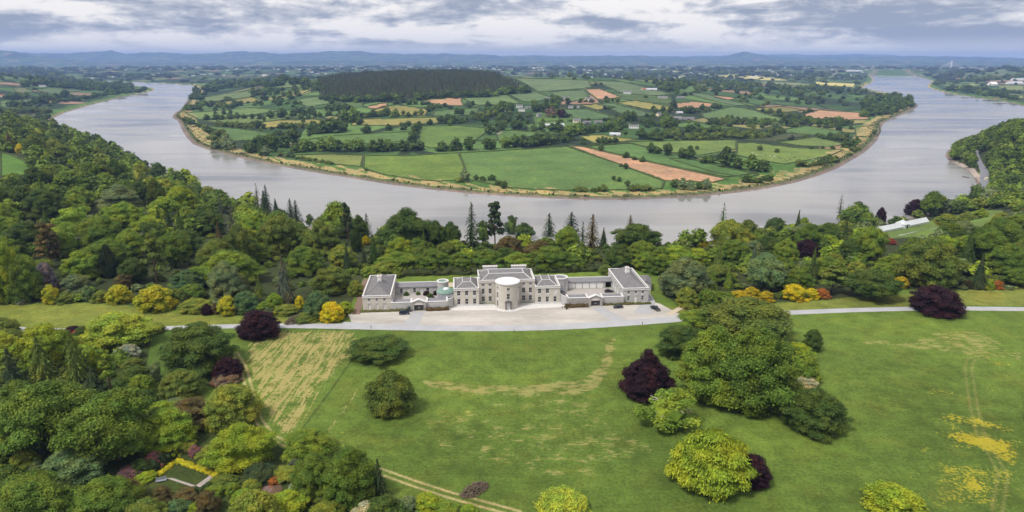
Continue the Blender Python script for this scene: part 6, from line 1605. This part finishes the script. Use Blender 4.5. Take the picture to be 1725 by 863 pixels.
screen('screen_wall', 43.2, 53.38, -1.6, 3.4, 3.6, 'stretch of screen wall between the right gateway and the right pavilion', True)
def quadrant(u0, u1, v0, v1, label, sg):
    o = empty('curved_wall', fac(0,0), AR); tag(o, label, 'wall'); m = MB(); c = MB(); n = 12
    cx_, cy_ = u1, v0; rx, ry = abs(u1-u0), v1-v0
    for k in range(n):
        P = []
        for q in (k, k+1):
            a = pi/2*q/n; x = u0+(u1-u0)*sin(a); y = v0+(v1-v0)*(1-cos(a)); P.append((x, y))
        for mm, z0, z1, e in ((m, 0, 4.6, 0), (c, 4.6, 4.8, .08)):
            (xa, ya), (xb, yb) = P; mm.add([(xa,ya-e,z0),(xb,yb-e,z0),(xb,yb+.5+e,z0),(xa,ya+.5+e,z0),(xa,ya-e,z1),(xb,yb-e,z1),(xb,yb+.5+e,z1),(xa,ya+.5+e,z1)], [(3,2,1,0),(4,5,6,7),(0,1,5,4),(1,2,6,5),(2,3,7,6),(3,0,4,7)])
    m.build('wall', STONEG, o); c.build('coping', COPING, o)
quadrant(-27.15, -24.45, -1.2, 3.6, 'curved wall joining the left screen wall to the mansion', -1)
quadrant(27.15, 24.45, -2.2, 3.6, 'curved wall joining the right screen wall to the mansion', 1)
def gateway(u, v, label):
    o = empty('gateway', fac(u, v), AR); tag(o, label, 'gateway'); m = MB()
    m.box(-3.2,-2.1,-.3,1.2,0,3.9); m.build('pier', RUBBLE, o); m = MB(); m.box(2.1,3.2,-.3,1.2,0,3.9); m.build('pier', RUBBLE, o)
    m = MB(); n = 12; arch = [(2.1*cos(pi*k/n), 2.6+1.1*sin(pi*k/n)) for k in range(n+1)]
    for k in range(n):
        (xa, za), (xb, zb) = arch[k], arch[k+1]; zt = lambda x: 5.2-abs(x)*.42
        m.add([(xa,-.28,za),(xb,-.28,zb),(xb,-.28,zt(xb)),(xa,-.28,zt(xa)),(xa,1.18,za),(xb,1.18,zb),(xb,1.18,zt(xb)),(xa,1.18,zt(xa))], [(0,1,2,3),(5,4,7,6),(0,4,5,1),(3,2,6,7)])
    m.build('arch', RUBBLE, o)
    m = MB(); m.extrude_y([(-3.5,3.78),(-3.5,4.05),(0,5.5),(3.5,4.05),(3.5,3.78),(0,5.2)], -.5, 1.35); m.build('pediment', COPING, o)
    for sg in (-1,1):
        m = MB(); x0, x1 = (-2.08,-.02) if sg < 0 else (.02,2.08); m.box(x0,x1,.4,.5,.05,2.5)
        for k in range(3): m.box(x0+.15+.65*k, x0+.55+.65*k, .34,.399,.3,2.3)
        lf = m.build('gate_leaf', GATE, o); m = MB(); m.cyl(sg*.25,.3,.1,.1,1.15,1.35,8); m.build('handle', SASH, lf)
gateway(-40, -2.0, 'left pedimented stone gateway with dark timber gates'); gateway(40, -3.0, 'right pedimented stone gateway with dark timber gates')
o = empty('sentry_box', fac(-44.3,-2.9), AR); tag(o, 'small dark green hut standing left of the left gateway', 'hut'); m = MB(); m.box(-.65,.65,-.6,.6,0,2.0); m.build('wall', GGREEN, o); m = MB(); m.extrude_x([(-.75,2.0),(.75,2.0),(0,2.5)], -.75,.75); m.build('roof', GGREEN, o); m = MB(); m.box(-.4,.4,-.66,-.61,.05,1.8); m.build('door', GATE, o)
# ---- court ranges
def court_range(u0, u1, v0, label, garage):
    o = empty('garage_range' if garage else 'court_range', fac(0,0), AR); tag(o, label, 'court building'); z = 3.5
    n = 6; holes = []
    if garage:
        w = (u1-u0-5.5)/5; holes = [(u0+1.5+k*w, u0+1.5+k*w+w-.55, .1, 3.0) for k in range(5)]+[(u1-3.3,u1-.4,.1,3.1)]
    else: holes = [(u0+2.2+k*(u1-u0-4)/n-.0, u0+2.2+k*(u1-u0-4)/n+1.3, .5 if k % 2 == 0 else .1, 2.7) for k in range(n)]
    m = MB(); wall_holes(m, front(v0), u0, u1, 0, z, holes, .3); m.add([(u1,v0,0),(u1,v0+4.4,0),(u1,v0+4.4,z),(u1,v0,z)], [(0,1,2,3)]); m.add([(u0,v0+4.4,0),(u0,v0,0),(u0,v0,z),(u0,v0+4.4,z)], [(0,1,2,3)]); m.add([(u1,v0+4.4,0),(u0,v0+4.4,0),(u0,v0+4.4,z+.5),(u1,v0+4.4,z+.5)], [(0,1,2,3)]); m.build('wall', STONEG, o)
    m = MB(); m.add([(u0,v0-.3,z),(u1,v0-.3,z),(u1,v0+4.1,z+.75),(u0,v0+4.1,z+.75)], [(0,1,2,3)]); m.box(u0,u1,v0-.35,v0-.02,z-.12,z-.01); m.build('roof', SLATED, o)
    m = MB(); m.box(u0,u1,v0+4.12,v0+4.7,z+.5,z+1.0); m.build('coping', COPING, o)
    for i, h in enumerate(holes):
        if garage and i < 5: m = MB(); m.box(h[0]+.02,h[1]-.02,v0+.15,v0+.22,h[2],h[3]); [m.box(h[0]+.02,h[1]-.02,v0+.12,v0+.149,h[2]+.55*k,h[2]+.55*k+.46) for k in range(5)]; m.build('garage_door', SASH, o)
        elif garage: m = MB(); m.box(h[0]+.02,h[1]-.02,v0+2.5,v0+2.6,h[2],h[3]); m.build('dark_recess', DARKS, o)
        else:
            m = MB(); a, b = h[0], h[1]; m.cyl((a+b)/2, v0+.1, .66, .66, 2.55, 2.56, 4); 
            window(o, front(v0), h, blind=(i % 2 == 1), sill=False)
    return o
court_range(-52.3, -29.5, 21.0, 'slate roofed range with arched openings at the back of the left court', False); court_range(30.3, 53.3, 21.5, 'slate roofed garage range with five white doors at the back of the right court', True)
def tower(u, v, r, z, label, topm):
    o = empty('round_tower', fac(u, v), AR); tag(o, label, 'tower'); m = MB(); m.cyl(0,0,r,r,0,z,32); m.build('wall', STONEG, o)
    m = MB(); n = 32
    for k in range(n):
        a0, a1 = 2*pi*k/n, 2*pi*(k+1)/n; P = [((r+.2)*cos(a0),(r+.2)*sin(a0)),((r+.2)*cos(a1),(r+.2)*sin(a1)),((r-.65)*cos(a1),(r-.65)*sin(a1)),((r-.65)*cos(a0),(r-.65)*sin(a0))]
        m.add([(*p,z) for p in P]+[(*p,z+.5) for p in P], [(3,2,1,0),(4,5,6,7),(0,1,5,4),(2,3,7,6)])
    m.build('coping', COPING, o); m = MB(); m.cyl(0,0,r-.66,.1,z+.02,z+.35,28); m.build('roof', topm, o); return o
tower(-29.6, 21.5, 2.7, 5.6, 'smaller round tower with greenish roof beside the left court', COPPER); tw = tower(27.4, 20.0, 3.35, 6.5, 'larger round stone tower with dark flat roof beside the right court', SLATED)
for k in range(5): m = MB(); m.box(2.4,3.1,-2.35,-1.8,.6+k*1.0,1.1+k*1.0); m.build('quoin', COPING, tw)
# green domed rotunda in the left court
o = empty('rotunda', fac(-28.2, 12.0), AR); tag(o, 'green copper domed rotunda between the left court and the mansion', 'rotunda'); m = MB(); m.cyl(0,0,4.1,4.1,0,3.9,36); m.build('wall', STONEG, o)
m = MB(); rings = [(4.4,3.9),(4.2,4.25),(3.6,4.75),(2.6,5.2),(1.5,5.5),(.1,5.62)]; n = 36
for r_, z in rings: m.v += [(r_*cos(2*pi*k/n), r_*sin(2*pi*k/n), z) for k in range(n)]
m.f += [(i*n+k, i*n+(k+1)%n, (i+1)*n+(k+1)%n, (i+1)*n+k) for i in range(len(rings)-1) for k in range(n)]; dm = m.build('dome', COPPER, o, True)
m = MB(); m.cyl(.2,-.6,1.55,1.2,5.36,5.75,24); m.build('skylight', SKY, dm)
o = empty('service_block', fac(0,0), AR); tag(o, 'low slate roofed block in front of the green dome', 'court building'); m = MB(); m.box(-31.5,-24.6,4.7,8.6,0,3.4); m.build('wall', STONEG, o); m = MB(); m.box(-31.8,-24.5,4.65,8.7,3.41,3.6); m.build('roof', SLATED, o)
o = empty('link_range', fac(0,0), AR); tag(o, 'low link roof between the right wing and the right round tower', 'court building'); m = MB(); m.box(24.5,27.5,8,17.2,0,3.4); m.build('wall', RUBBLE, o); m = MB(); m.add([(24.45,7.8,4.4),(27.9,7.8,3.3),(27.9,17.3,3.3),(24.45,17.3,4.4),(24.45,7.8,4.55),(27.9,7.8,3.45),(27.9,17.3,3.45),(24.45,17.3,4.55)], [(3,2,1,0),(4,5,6,7),(0,1,5,4),(1,2,6,5),(2,3,7,6),(3,0,4,7)]); m.build('roof', SLATED, o)
o = empty('outbuilding', fac(69.5, 19.5), AR-.25); tag(o, 'stone outbuilding with slate roof behind the right pavilion', 'outbuilding'); m = MB(); m.box(-2.6,2.6,-5,5,0,3.6); m.extrude_y([(-2.59,3.6),(2.59,3.6),(0,5.0)], -4.99, 4.99); m.build('wall', STONEG, o)
m = MB(); m.extrude_y([(-2.8,3.55),(0,5.1),(0,5.35),(-2.8,3.85)], -5.2,5.2); m.extrude_y([(2.8,3.55),(2.8,3.85),(0,5.35),(0,5.1)], -5.2,5.2); m.build('roof', SLATE, o); m = MB(); m.box(-.7,.7,-5.07,-4.9,.05,2.3); m.build('door', SASH, o)
for k in range(3): m = MB(); m.box(-2.68,-2.5,-3.4+k*3,-2.4+k*3,1.0,2.3); m.build('window', GLASSW, o)
m = MB(); m.box(68-.7,74,29.5,29.9,0,3.2); o = m.build('garden_wall', RUBBLE); o.location = fac(0,0); o.rotation_euler = (0,0,AR); tag(o, 'grey rubble garden wall behind the right pavilion', 'wall')
# court floors, back path, forecourt, drive
def sheet(name, pts, z, mt, loc=None):
    me = bpy.data.meshes.new(name); me.from_pydata([(*p[:2], z) for p in pts], [], [tuple(range(len(pts)))]); me.update(); return tag(link(name, me, mt), kind='structure')
GRAVEL = mat('tan_gravel', (.375,.345,.31), .95, .20, .09, .3, .1, var2=.09, scale2=.9, stretch=(.35,1.3,1)); DRIVE = mat('pale_drive', (.335,.335,.345), .95, .10, .12, .3, .1, var2=.06, scale2=1.8); DRIVED = mat('grey_drive', (.325,.322,.325), .95, .07, .12, .2, .1, var2=.06, scale2=1.8)
COURT = mat('court_paving', (.34,.31,.29), .95, .08, .3, .2, .1, var2=.06, scale2=1.5)
for a, b in ((-52.3,-24.6),(24.6,53.4)): sheet('court_floor', [fac(a,-1.0), fac(b,-1.0), fac(b,21.2), fac(a,21.2)], .012, COURT)
sheet('back_path', [fac(-56,29.5), fac(56,29.5), fac(56,36.2), fac(-56,36.2)], .014, mat('sand_path', (.43,.36,.26), .95, .08, .2))
gp = lambda pp: [tuple(q) for q in on_plane(*np.array(pp, float).T, 0.0)]
sheet('forecourt', gp([(586,528),(606,523),(660,524),(760,523),(820,521),(905,520),(960,516),(1060,511),(1098,508),(1112,512),(1150,532),(1100,538),(1000,544),(870,550),(750,551),(640,547),(592,543)]), .016, GRAVEL)
def ribbon(name, pts, w, z, mt, pxl=True):
    P_ = on_plane(*np.array(pts, float).T, 0.0) if pxl else np.array(pts, float)
    L = np.concatenate([[0], np.cumsum(np.linalg.norm(np.diff(P_, axis=0), axis=1))]); n = int(L[-1]/3)+2; s = np.linspace(0, L[-1], n)
    for _ in range(3): P_[1:-1] = P_[1:-1]*.6+(P_[:-2]+P_[2:])*.2
    Q = np.stack([np.interp(s, L, P_[:,0]), np.interp(s, L, P_[:,1])], -1)
    for _ in range(12): Q[1:-1] = Q[1:-1]*.5+(Q[:-2]+Q[2:])*.25
    T_ = np.gradient(Q, axis=0); T_ /= np.linalg.norm(T_, axis=1, keepdims=True); Nn = np.stack([-T_[:,1], T_[:,0]], -1)
    ww = (np.interp(s, L, w) if hasattr(w, '__len__') else np.full(n, w))[:,None]/2*(1+.03*np.sin(s*.7))[:,None]
    V = np.concatenate([Q-Nn*ww, Q+Nn*ww]); zz = hgt(V[:,0], V[:,1]) if not pxl else np.zeros(len(V))
    i = np.arange(n-1); me = np_mesh(name, np.column_stack([V, zz+z]), [np.stack([i, i+1, i+1+n, i+n], -1)]); return tag(link(name, me, mt), kind='structure')
ribbon('driveway', [(-140,540),(-60,548),(0,553.5),(40,558),(110,559),(200,556),(290,552),(400,548),(500,547.5),(600,549.5),(690,552.5),(790,554.5),(870,554.5),(960,552),(1050,546),(1110,540),(1160,535),(1240,531),(1330,526.5),(1440,521.5),(1540,518.5),(1640,518.3),(1725,521.5),(1900,524),(2300,529),(2900,531)], [4.2,4.2,4.2,4.2,4.2,4.2,4.2,4.6,5.2,6.2,6.4,6.4,6.4,6.4,6.4,6.4,6.0,5.4,5.0,5.0,5.0,5.0,5.0,5.0,5.0,5.0], .026, DRIVE)
ribbon('gate_track', [fac(-40,-3)[:2], fac(-40.5,-9)[:2], fac(-42,-15)[:2], fac(-43,-21)[:2]], [5.6,5.8,6.4,7.5], .022, DRIVED, False)
ribbon('gate_track', [fac(40,-4)[:2], fac(41,-10)[:2], fac(43,-16)[:2], fac(47,-21)[:2]], [5.6,5.8,6.4,8.0], .022, DRIVED, False)
ribbon('gate_track', [fac(58,-14)[:2], fac(64,-9)[:2], fac(68,-3)[:2], fac(69.5,8)[:2], fac(68,20)[:2]], [7,7,6,4,4], .022, DRIVED, False)
ribbon('gate_track', [fac(-72,-14)[:2], fac(-66,-16)[:2], fac(-58,-19)[:2], fac(-50,-21)[:2]], [3,4,5,4], .021, DRIVED, False)
ribbon('side_path', [(1126,530),(1140,523),(1150,517)], 2.6, .02, mat('sand_path', (.4,.35,.3), .9)); ribbon('side_path', [(600,530),(604,505),(618,470)], 3.4, .018, mat('bark_path', (.17,.115,.085), .95, .2, .6))
# planting at the foot of the walls
def bed(u0, u1, v, h, c, label, w=1.2, seed=0):
    a, b = fac(u0, v), fac(u1, v); me = hedge_mesh([a[:2], b[:2]], w, h, False, 1.2, seed, 0.0); o = link('border_shrubs', me, LEAF); o.color = (*c, 1); tag(o, label, 'border')
bed(-66, -45.5, -1.9, .9, (.10,.10,.03), 'yellowish border plants along the foot of the left pavilion', 1.2, 1); bed(-36.6, -26.6, -2.3, 1.3, (.085,.055,.022), 'russet border shrubs along the wall right of the left gateway', 1.8, 2)
bed(26.4, 36.4, -3.6, 1.3, (.085,.06,.025), 'russet border shrubs along the wall left of the right gateway', 1.9, 3); bed(25.9, 26.6, -5, 1.6, (.07,.05,.022), 'small russet bush at the corner of the right curved wall', 2.0, 4); bed(44, 66, -2.4, .9, (.085,.085,.028), 'olive border plants along the foot of the right pavilion', 1.2, 5)
for u, v, r_, c, l in ((-37.5,18.5,1.5,'cu','dark red shrub left of the pair in the left court'), (-32.8,18.8,1.5,'cu','dark red shrub right of the pair in the left court'), (-35.5,14.5,1.6,'dk','dark low bush in the middle of the left court'), (-30.3,17.8,1.2,'dk','small dark bush by the round tower in the left court'), (-47,19,1.3,'dk','green bush at the left end of the left court'), (-41.5,19.4,1.1,'md','small green bush before the arched openings')):
    x, y, _ = fac(u, v); plant('S', x, y, r_, r_*1.5, np.array(COLR[c]), l)
# clipped hedge behind the mansion
for a, b, l in (((672,464.5),(1012,455.5),'long dark clipped hedge behind the back lawn of the mansion'),):
    P_ = on_plane(*np.array([a, (760,461.5), (880,459), (960,457.5), b], float).T, 0.0); me = hedge_mesh(P_, 5.0, 3.0, False, 2.2, 77, 0.0); o = link('hedge', me, LEAF); o.color = (.040,.052,.014,1); tag(o, l, 'hedge')
x, y = on_plane(np.array(1020.), np.array(461.), 0.0); plant('S', float(x), float(y), 3.6, 5.2, np.array(COLR['ol']), 'rounded clipped bush at the right end of the long back hedge')
x, y = on_plane(np.array(672.), np.array(468.), 0.0); plant('S', float(x), float(y), 2.2, 3.6, np.array(COLR['ol']), 'small bush at the left end of the long back hedge')

# ---- cars
BLUE = mat('blue_car_paint', (.010,.022,.050), .25, .05, 1, 0, .6); BLACK = mat('black_car_paint', (.010,.013,.016), .25, .05, 1, 0, .6); TYRE = mat('tyre', (.015,.015,.015), .9); ALLOY = mat('alloy', (.45,.45,.46), .35, .05, 1, 0, .5, .6); CGL = mat('car_glass', (.02,.025,.03), .08, .1, 1, 0, .8)
LAMP = mat('lamp_glass', (.75,.75,.72), .2, .02); TAIL = mat('tail_lamp', (.35,.02,.02), .3, .05)
def car(loc, rz, paint, label, kind='estate'):
    o = empty('pickup_truck' if kind == 'pickup' else 'parked_car', loc, rz); tag(o, label, 'pickup truck' if kind == 'pickup' else 'car')
    L = 5.2 if kind == 'pickup' else 4.5; w = .92; m = MB(); h = L/2
    if kind == 'pickup': prof = [(-h,.45),(-h,1.15),(-.75,1.18),(-.75,1.02),(h-1.55,1.05),(h-.15,.92),(h,.70),(h,.42)]
    elif kind == 'suv': prof = [(-h,.45),(-h+.03,1.08),(h-1.35,1.10),(h-.2,.92),(h,.72),(h,.40)]
    else: prof = [(-h,.42),(-h+.05,.92),(h-1.4,.95),(h-.2,.78),(h,.60),(h,.35)]
    n = len(prof); m.add([(p[0],-w,p[1]) for p in prof]+[(p[0],w,p[1]) for p in prof], [tuple(range(n)), tuple(range(2*n-1,n-1,-1))]+[(i,n+i,n+(i+1)%n,(i+1)%n) for i in range(n)])
    bd = m.build('body', paint, o)
    zb = max(p[1] for p in prof)-.02; ht = {'pickup': 1.78, 'suv': 1.78, 'estate': 1.45}[kind]; xr, xf = {'pickup': (-.7,1.15), 'suv': (-h+.15,.95), 'estate': (-h+.55,.85)}[kind]
    m = MB(); a, b = (xr+.25 if kind == 'pickup' else xr+.35), xf-.65
    m.add([(xr,-w+.06,zb),(xf,-w+.06,zb),(b,-w+.2,ht),(a,-w+.2,ht),(xr,w-.06,zb),(xf,w-.06,zb),(b,w-.2,ht),(a,w-.2,ht)], [(0,1,2,3),(5,4,7,6),(1,5,6,2),(4,0,3,7)]); m.build('window', CGL, o)
    m = MB(); m.box(a-.05, b+.05, -w+.19, w-.19, ht-.01, ht+.06); m.build('roof', paint, o)
    if kind == 'pickup': m = MB(); m.box(-h+.12,-.85,-w+.12,w-.12,1.155,1.19); m.build('cargo_bed', mat('bed_liner', (.03,.03,.03), .8), o)
    for x in (-h*.62, h*.63):
        for s in (-1,1):
            m = MB(); n = 14; r_ = .36 if kind != 'estate' else .32; ya, yb = s*w*1.01, s*(w-.22)
            m.add([(x+r_*cos(2*pi*k/n), ya, r_+r_*sin(2*pi*k/n)) for k in range(n)]+[(x+r_*cos(2*pi*k/n), yb, r_+r_*sin(2*pi*k/n)) for k in range(n)], [tuple(range(n)), tuple(range(2*n-1,n-1,-1))]+[(k,n+k,n+(k+1)%n,(k+1)%n) for k in range(n)])
            wh = m.build('wheel', TYRE, o); m = MB(); r2 = r_*.6; y2 = s*w*1.03; m.add([(x+r2*cos(2*pi*k/n), y2, r_+r2*sin(2*pi*k/n)) for k in range(n)]+[(x+r2*cos(2*pi*k/n), ya, r_+r2*sin(2*pi*k/n)) for k in range(n)], [tuple(range(n)), tuple(range(2*n-1,n-1,-1))]+[(k,n+k,n+(k+1)%n,(k+1)%n) for k in range(n)]); m.build('rim', ALLOY, wh)
    for s in (-1,1):
        m = MB(); m.box(h-.06,h+.03,s*.62-.2,s*.62+.2,.58,.74); m.build('headlight', LAMP, o); m = MB(); m.box(-h-.02,-h+.06,s*.72-.13,s*.72+.13,.7,.95); m.build('tail_light', TAIL, o)
    return o
gx = lambda px, py: (*[float(q) for q in on_plane(np.array(float(px)), np.array(float(py)), 0.0)], .03)
car(gx(681,529.5), AR+.08, BLUE, 'dark blue estate car parked on the gravel by the left gateway', 'suv'); car(gx(1041,519.0), AR+pi+.1, BLACK, 'dark saloon car parked on the gravel by the right gateway'); car(gx(1104,522), radians(-62), BLACK, 'black pickup truck on the drive at the right end of the forecourt', 'pickup'); car(gx(1026,492.5), AR, BLACK, 'dark car parked inside the right court')
# marker posts along the drive edge
for i, (px, py, w) in enumerate([(625,553.5,'left end of the forecourt'),(866,559.5,'middle of the forecourt'),(1082,547,'right end of the forecourt'),(1160,530.5,'junction right of the black pickup')]):
    m = MB(); m.box(-.09,.09,-.09,.09,0,1.1); m.extrude_x([(-.11,1.1),(.11,1.1),(0,1.24)], -.11, .11); o = m.build('marker_post', GATE); o.location = gx(px, py); tag(o, 'short dark post at the drive edge, '+w, 'post')
m = MB(); m.box(-.45,.45,-.35,.35,0,.5); m.box(-.3,.3,-.22,.22,.5,1.2); m.cyl(0,0,.34,.2,1.2,1.5,8); o = m.build('stone_pedestal', STONEG); o.location = gx(1161,528); tag(o, 'small pale stone pedestal on the grass verge beside the drive', 'pedestal')

# ---- sunken garden, lower left
S3 = [on_plane(np.array(float(a)), np.array(float(b)), 0.0) for a, b in ((301.5,781),(361,803),(333,823),(272,803))]    # back, right, front, left corners of the paving
def lerp(a, b, f): return a+(b-a)*f
def inset(S, f0): c = sum(S)/4; return [c+(p-c)*f0 for p in S]
PAV = mat('garden_paving', (.30,.26,.235), .9, .18, 1.0, .3, .2, var2=.15, scale2=5.0)
So = inset(S3, 1.04); Si = inset(S3, .80); m = MB()
for i in range(4):
    j = (i+1) % 4; m.add([(*So[i],.02),(*So[j],.02),(*Si[j],.02),(*Si[i],.02),(*So[i],.12),(*So[j],.12),(*Si[j],.12),(*Si[i],.12)], [(3,2,1,0),(4,5,6,7),(0,1,5,4),(2,3,7,6)])
tag(m.build('garden_path', PAV), kind='structure'); sheet('garden_lawn', Si, .05, mat('garden_grass', (.045,.085,.014), .95, .2, .5, .3, .1, var2=.2, scale2=3.0))
Sh = inset(S3, 1.17); o = link('hedge', hedge_mesh([Sh[3]+(Sh[0]-Sh[3])*.02, Sh[0], Sh[1]], 1.7, .9, False, .8, 5, 0.0), LEAF); o.color = (.34,.31,.012,1); tag(o, 'clipped golden yellow hedge along two sides of the sunken garden', 'hedge')
Sk = inset(S3, 1.62); o = link('hedge', hedge_mesh([lerp(Sk[3],Sk[0],.12), lerp(Sk[3],Sk[0],.98)], 2.6, 2.6, False, 1.0, 6, 0.0), LEAF); o.color = (.024,.040,.012,1); tag(o, 'tall dark clipped hedge left of the sunken garden', 'hedge')
Sm = inset(S3, 1.32); o = link('hedge', hedge_mesh([lerp(Sm[1],Sm[2],.05), Sm[2], lerp(Sm[2],Sm[3],.12)], 1.6, .9, False, 1.0, 7, 0.0), LEAF); o.color = (.026,.044,.012,1); tag(o, 'dark curved hedge at the near right corner of the sunken garden', 'hedge')
BENCHW = mat('weathered_blue_wood', (.27,.28,.33), .7, .1, 2.0); o = empty('garden_bench', (*on_plane(np.array(272.), np.array(812.), 0.0), 0.02), radians(20)); o.scale = (.75,)*3; tag(o, 'weathered blue grey garden bench beside the sunken garden', 'bench')
m = MB(); [m.box(-1.7,1.7,-.45+k*.24,-.26+k*.24,.55,.64) for k in range(4)]; m.build('seat', BENCHW, o); m = MB(); [m.box(-1.7,1.7,.46,.54,.75+k*.25,.92+k*.25) for k in range(4)]; m.build('backrest', BENCHW, o)
for x in (-1.6,1.6):
    for y in (-.4,.45): m = MB(); m.box(x-.07,x+.07,y-.07,y+.07,0,.55); m.build('leg', BENCHW, o)
    m = MB(); m.box(x-.08,x+.08,-.5,.45,.9,1.0); m.build('armrest', BENCHW, o)
ribbon('garden_walk', [(418,880),(432,850),(440,826),(452,814),(468,800)], 2.6, .03, mat('brown_path', (.16,.10,.085), .95, .2, .6)); sheet('garden_soil', gp([(305,768),(332,772),(378,786),(374,800),(362,798),(312,780)]), .02, mat('brown_soil', (.10,.06,.035), .95, .2, .6)); sheet('garden_soil', gp([(440,812),(470,808),(476,824),(450,850),(400,866),(380,880),(400,850)]), .02, mat('brown_soil', (.10,.06,.035), .95, .2, .6)); sheet('garden_soil', gp([(196,690),(222,688),(226,745),(204,750)]), .02, mat('brown_soil', (.10,.06,.035), .95, .2, .6))
# brush heap on the lawn and the dead brush by the drive
def heap(loc, rx, ry, h, label, n=260, seed=0):
    r = np.random.default_rng(seed); m = MB()
    for k in range(n):
        a = r.uniform(0,6.28); f = math.sqrt(r.random()); x, y = rx*f*cos(a), ry*f*sin(a); z = h*(1-f*f)*r.uniform(.2,1.1)+.1; b = r.uniform(0,6.28); L = r.uniform(.6,1.9); p = r.normal()*.25
        m.tube([(x-cos(b)*L/2,y-sin(b)*L/2,max(z-p*L/2,.05)),(x,y,z+.1),(x+cos(b)*L/2,y+sin(b)*L/2,max(z+p*L/2,.05))], [.07,.09,.03], 4)
    o = m.build('brush_heap', mat('dead_brush', (.125,.092,.064), .9, .35, 1.5)); o.location = loc; o.rotation_euler = (0,0,r.uniform(0,6)); tag(o, label, 'brush heap')
heap(gx(800,827), 4.2, 2.2, 1.7, 'heap of cut brown branches lying on the lower lawn', 320, 1); heap(gx(499,541), 5.4, 3.0, 2.4, 'pile of dead brown brushwood between the golden bushes by the drive', 420, 2)

# ---- glasshouse and walled garden on the right
GLZ = mat('whitewashed_glass', (.50,.52,.54), .3, .08, .5, 0, .5); o = None
A_ = at1(1482,393.5); B_ = at1(1565,376); d_ = B_-A_; Lg = float(np.linalg.norm(d_[:2])); rzg = atan2(d_[1], d_[0])
o = empty('glasshouse', (A_[0],A_[1],min(A_[2],B_[2])), rzg); o.scale = (1,1.3,1.25); tag(o, 'long white glasshouse with a raised middle in the walled garden', 'glasshouse')
for x0, x1 in ((0,Lg*.47),(Lg*.55,Lg)):
    m = MB(); m.box(x0,x1,0,5.2,0,1.3); m.extrude_x([(0.01,1.3),(5.19,1.3),(2.6,3.9)], x0+.01, x1-.01); m.build('glass_roof', GLZ, o)
    m = MB(); n = 14
    for k in range(n+1): x = x0+(x1-x0)*k/n; m.tube([(x,-.02,1.3),(x,2.6,3.95),(x,5.22,1.3)], .06, 4)
    m.tube([(x0,2.6,3.97),(x1,2.6,3.97)], .09, 4); m.build('glazing_bar', SASH, o)
m = MB(); m.box(Lg*.46,Lg*.56,-1.0,6,0,2.8); hip(m, Lg*.455,Lg*.565,-1.1,6.1,2.8,5.2,Lg*.5,Lg*.52,2,3.2); m.cyl(Lg*.51,2.6,.4,.25,5.1,6.6,8); m.build('porch', GLZ, o); m = MB(); m.box(Lg*.495,Lg*.525,-1.07,-.9,.05,2.3); m.build('door', GLASSD, o)
BRICK = mat('brick_wall', (.20,.11,.08), .9, .2, .8); 
m = MB(); Lw = 46; m.box(-6,Lg+4,6.4,6.9,-.3,3.0); w_ = m.build('garden_wall', BRICK); w_.location = o.location; w_.rotation_euler = (0,0,rzg); tag(w_, 'red brick garden wall behind the long glasshouse', 'wall')
P_ = poly_at([(1515,397),(1560,386),(1600,376),(1640,366),(1668,362)]); ribbon('garden_walk', [tuple(q) for q in P_], 2.4, .06, DRIVE, False)
P_ = poly_at([(1610,378),(1625,383)]); ribbon('garden_walk', [tuple(q) for q in P_], 1.6, .07, DRIVE, False)
P_ = poly_at([(1410,405),(1428,404),(1446,401)]); ribbon('garden_walk', [tuple(q) for q in P_], 2.4, .06, DRIVE, False)
# shore road by the bay, with its gravel turning place
P_ = poly_at([(1640,331),(1650,322),(1660,308),(1664,296),(1662,288),(1652,276),(1643,264),(1640,254),(1642,247)]); ribbon('shore_road', [tuple(q) for q in P_], [6,7,9,11,8,5,4.5,4.5,4.5], .15, mat('road_asphalt', (.17,.17,.185), .9, .1, .2), False)
m = MB(); m.box(-1.6,1.6,-1.0,1.0,0,2.4); m.extrude_x([(-1.15,2.4),(1.15,2.4),(0,3.0)], -1.75, 1.75); o = m.build('roadside_hut', CREAM); q = at1(1661,303); o.location = q; tag(o, 'tiny cream hut at the side of the shore road', 'hut')
q = at1(1627,300.5); heap((q[0], q[1], ZW+.05), 7, 2.4, .8, 'dark drift of branches lying in the shallows of the bay', 120, 3)
